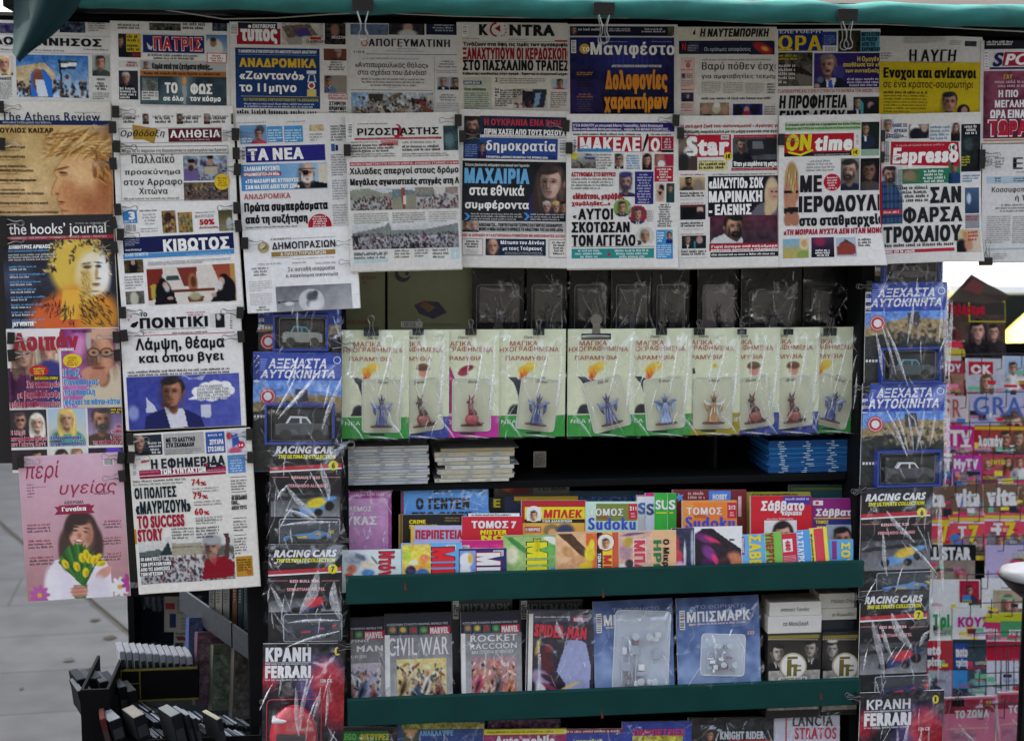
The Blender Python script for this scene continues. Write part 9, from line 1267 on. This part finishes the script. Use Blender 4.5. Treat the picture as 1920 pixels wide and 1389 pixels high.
def pinkbag(label, x0, y0, x1, y1, num):
    s = Item('wrapped_magazine', label, 'magazine', Q(x0, y0, x1, y1), .48, 'pink wrapped magazines at the lower right', thick=.008, m='glossy_print', page='c8708c', wave=.003, pages=0, pagepart='cover', gain=1.4); s.b(x0, y0 + 4, x1, y0 + 30, '8a1c34').m_('ΤΟ ΖΩΜΑ', x0 + 22, y0 + 24, x1 - 12, y0 + 38, 'd8d8dc', 'x', ly=4)
    if num: s.s_(num, x1 - 18, y0 + 7, x1 - 8, y0 + 15, 'c8b030', 'x', ly=4)
    s.b(x0 + 6, y0 + 58, x1 - 12, y0 + 60, 'c8a878').p(x0 + 10, y0 + 62, x0 + 60, y1, 'b07088').n(.1, 12); s.done(); film(s, x0 - 4, y0 - 12, x1 + 4, y1, .03, 16, 3, [(x0 + 20, y0 + 44, x0 + 60, y0 + 90, 6), (x1 - 6, y0 + 6, x1 - 2, y0 + 80, 6)])
pinkbag('pink wrapped magazine numbered 23 under the black binder clip', 1768, 1306, 1866, 1460, '23'); pinkbag('pink wrapped magazine at the lower right corner', 1868, 1296, 1976, 1460, '')
# the rack's own wires
a = at(1752, 1389, YR); e = empty('magazine_rack', (a.x + .3, YR, 0), 'black wire magazine rack standing right of the kiosk', 'rack'); mat('black_wire', '141416', .4)
zz = [(at(1840, y, YR - .075 - .036 * max(0, (y - 650) / 56)).z, -.075 - .036 * max(0, (y - 650) / 56)) for y in (664, 736, 792, 848, 902, 950, 1006, 1076, 1130, 1186, 1262, 1320)]; x0, x1 = at(1752, 900, YR - .06).x - e.location.x, at(2010, 900, YR - .06).x - e.location.x
k = MB()
for x in (x0, x1): k.tube([(x, .12, 0), (x, .12, zz[0][0] + .2)], .007)
k.build('upright', 'black_wire', e); k = MB(); k.box(x0, x1, .06, .07, .1, zz[0][0] + .02); k.build('back_panel', 'black_board', e); mb = MB(); mb.box(x0 - .03, x0 + .03, -.25, .3, .001, .02); mb.box(x1 - .03, x1 + .03, -.25, .3, .001, .02); mb.build('foot', 'black_wire', e)
for z, yo in zz:
    k = MB(); k.tube([(x0, yo, z), (x1, yo, z)], .0018, k=5); k.tube([(x0, yo + .05, z - .06), (x1, yo + .05, z - .06)], .003, k=5)
    n = 7
    for i in range(n + 1): x = x0 + (x1 - x0) * i / n; k.tube([(x, yo, z + .012 * (i % 2)), (x, yo, z - .05), (x, yo + .05, z - .062)], .0016, k=5)
    k.build('wire_pocket', 'black_wire', e)
# round stool seat cut by the right edge
c = at(1930, 1085, .35); e = empty('bar_stool', (c.x, .35, 0), 'white topped round stool cut off by the right edge', 'stool'); mat('white_vinyl', 'd8d8d8', .4)
k = MB(); k.lathe([(.02, c.z - .012), (.07, c.z - .01), (.09, c.z + .01), (.085, c.z + .03), (.05, c.z + .042), (.01, c.z + .044)], k=28); k.build('seat', 'white_vinyl', e, smooth=True); k = MB(); k.lathe([(.02, c.z - .06), (.06, c.z - .03), (.092, c.z + .006), (.088, c.z + .0)], k=28); k.build('seat_shell', 'black_wire', e, smooth=True); k = MB(); k.lathe([(.018, .03), (.018, c.z - .05)], k=14); k.build('stem', 'black_wire', e); k = MB(); k.lathe([(.16, .002), (.16, .012), (.03, .035)], k=24); k.build('foot_plate', 'black_wire', e)
# ---------------------------------------------------------------- binder clips: one built, the rest copied
mat('clip_black', '101012', .35, spec=.5); mat('clip_steel', '8a8a86', .3, metal=1)
def clip_proto(out):
    """lies in the x,z plane; the clipped edge runs along x at z = 0, the sheet is below it"""
    e = empty('binder_clip', (0, 0, 0)); k = MB(); w = .016
    k.add([(-w, -.006, .011), (w, -.006, .011), (w, .004, .011), (-w, .004, .011), (-w, -.0035, -.008), (w, -.0035, -.008), (w, .0015, -.008), (-w, .0015, -.008)], [(0, 1, 2, 3), (4, 7, 6, 5), (0, 4, 5, 1), (2, 6, 7, 3), (0, 3, 7, 4), (1, 5, 6, 2)], lin('111')); k.build('clip_body', 'clip_black', e, bevel=.0008)
    s = 1 if out else -1; b = -.008 if not out else -.006; P = [(-w * .5, -.0045, b), (-w * .22, -.0085, b + s * .016), (-w * .2, -.009, b + s * .026), (-w * .42, -.009, b + s * .033), (-w * .4, -.009, b + s * .039), (-w * .15, -.009, b + s * .042)]; P = P + [(-x, y, z) for x, y, z in P[::-1]]
    k = MB(); k.tube(P, .0009, k=6); k.build('handle', 'clip_steel', e); k = MB(); k.tube([(x, .006 - (y + .006), z if not out else z) for x, y, z in P], .0009, k=6); k.build('handle', 'clip_steel', e); return e
PR = {0: clip_proto(False), 1: clip_proto(True)}; used = set()
def clip(px, py, ang, Y, label, kind=0, sc=1, rz=0):
    o = PR[kind] if kind not in used else copy_tree(PR[kind]); used.add(kind); o.location = at(px, py, Y); o.rotation_euler = (0, R({'T': 0, 'R': 90, 'B': 180, 'L': -90}[ang] + rz), 0); o.scale = (sc,) * 3
    tag(o, label, 'binder clip', 'binder clips holding the papers')
names = [('the sepia portrait magazine', -.012, [(2, 201, 'L', 0), (4, 270, 'L', 4), (210, 239, 'R', 0), (211, 307, 'R', -3)]), ('the black books magazine', -.018, [(8, 416, 'L', 5), (9, 452, 'L', -4), (211, 418, 'R', -10), (213, 464, 'R', -6)]), ('the gossip magazine', -.024, [(22, 634, 'L', 4), (23, 666, 'L', -3), (217, 632, 'R', 0), (219, 666, 'R', -4)]), ('the pink health magazine', -.032, [(40, 866, 'L', 0), (226, 858, 'R', 8), (228, 892, 'R', -6)]),
 ('the religious newspaper', -.014, [(218, 210, 'L', 0), (220, 275, 'L', 3), (440, 252, 'R', 0), (444, 318, 'R', 5)]), ('the church newspaper', -.020, [(222, 393, 'L', -4), (227, 440, 'L', 2), (443, 390, 'R', 0), (446, 424, 'R', -5)]), ('the satirical newspaper', -.026, [(231, 586, 'L', 0), (234, 629, 'L', -6), (449, 586, 'R', 4), (451, 631, 'R', -3)]), ('the fist newspaper', -.034, [(245, 823, 'L', 0), (247, 857, 'L', 4), (467, 814, 'R', 0), (469, 857, 'R', 3)]),
 ('the violet titled newspaper', -.016, [(444, 288, 'L', 0), (443, 252, 'L', 4)]), ('the auction newspaper', -.024, [(460, 456, 'L', 0), (664, 454, 'R', -4), (670, 491, 'R', 0)]), ('the strikers newspaper', -.032, [(652, 282, 'L', 0), (858, 226, 'R', 0)]), ('the pale blue headline newspaper', -.020, [(868, 256, 'L', 0), (1060, 236, 'R', 3)]), ('the black bladed title newspaper', -.026, [(1068, 278, 'L', 0), (1266, 226, 'R', 2)]), ('the divorce headline tabloid', -.030, [(1277, 250, 'L', 0)]), ('the curled corner tabloid', -.038, [(1466, 262, 'L', 0)]), ('the hoax headline tabloid', -.018, [(1654, 255, 'L', 0), (1653, 295, 'L', 4)]), ('the plain broadsheet', -.014, [(1842, 291, 'L', 0), (1842, 306, 'L', 6)])]
for nm, Y, L in names:
    for sd in 'LR':
        g = [q for q in L if q[2] == sd]
        for i, (px, py, a, rz) in enumerate(g): clip(px, py, a, Y, 'black binder clip on the %s edge of %s%s' % ('left' if sd == 'L' else 'right', nm, '' if len(g) == 1 else ', ' + ('upper', 'lower')[i]), 0, .95, rz)
clip(1848, 489, 'B', -.012, 'black binder clip on the bottom edge of the plain broadsheet', 0, 1.15)
for i, (px, py) in enumerate(((680, 6), (1132, 13), (1588, 25))): clip(px, py + 6, 'T', HY - .034, ('black binder clip on the awning hem, left one of three', 'black binder clip on the awning hem, middle one of three', 'black binder clip on the awning hem, right one of three')[i], 0, 1.6)
for i, (px, lb) in enumerate(((696, 'leftmost story pack'), (784, 'brown figure story pack second in the row'), (883, 'magenta footed story pack'), (1010, 'green story pack left of the bulldog clip'), (1240, 'story pack with the pale blue figure'), (1311, 'olive footed story pack'), (1391, 'blue story pack beside the olive one'), (1478, 'blue story pack beside the last green one'), (1556, 'story pack at the row’s right end'))): clip(px, 623, 'T', .035 + .0068 * i, 'black binder clip standing on top of the ' + lb, 1, (1.25, .95, .95, .95, .95, .95, .8, .85, 1.15)[i])
for i, (px, py, Y, lb) in enumerate(((630, 646, .01, 'right of the left blue toy car pack'), (630, 836, -.012, 'right of the upper racing pack in the left strip'), (640, 1010, -.012, 'right of the lower racing pack in the left strip'), (640, 1212, -.03, 'beside the red helmet pack'))): clip(px, py, 'R', Y, 'large black binder clip ' + lb, 1, (1.35, 1.35, 1.0, 1.1)[i], (8, -4, 14, 0)[i])
for i, (px, py, Y, lb) in enumerate(((1630, 537, .025, 'beside the upper blue car pack of the right strip'), (1626, 728, .01, 'beside the lower blue car pack of the right strip'), (1620, 918, -.006, 'beside the upper racing pack of the right strip'), (1618, 1120, -.02, 'beside the lower racing pack of the right strip'), (1608, 1308, -.035, 'beside the dark helmet pack'))): clip(px, py, 'L', Y, 'black binder clip ' + lb, 1, .95, (0, 6, -10, 6, 14)[i])
clip(1796, 1318, 'T', .44, 'black binder clip holding the pink wrapped magazine', 1, 1.2)
c = at(1116, 622, .03); e = empty('bulldog_clip', c, 'silver bulldog clip with a round thumb loop over the story packs', 'bulldog clip'); k = MB(); k.tube([(-.04, -.014, -.012), (.04, -.014, -.012)], .0085, k=12); k.build('jaw', 'clip_steel', e, smooth=True); k = MB(); k.prism([(-.012, -.004), (.012, -.004), (.009, .022), (-.009, .022)], -.018, -.013); k.build('tab', 'clip_steel', e, bevel=.001); k = MB(); k.lathe([(.004, 0), (.0155, 0), (.0155, .003), (.004, .003)], k=22, M=Matrix.Translation((0, -.014, .034)) @ Matrix.Rotation(R(90), 4, 'X')); k.build('thumb_loop', 'clip_steel', e)
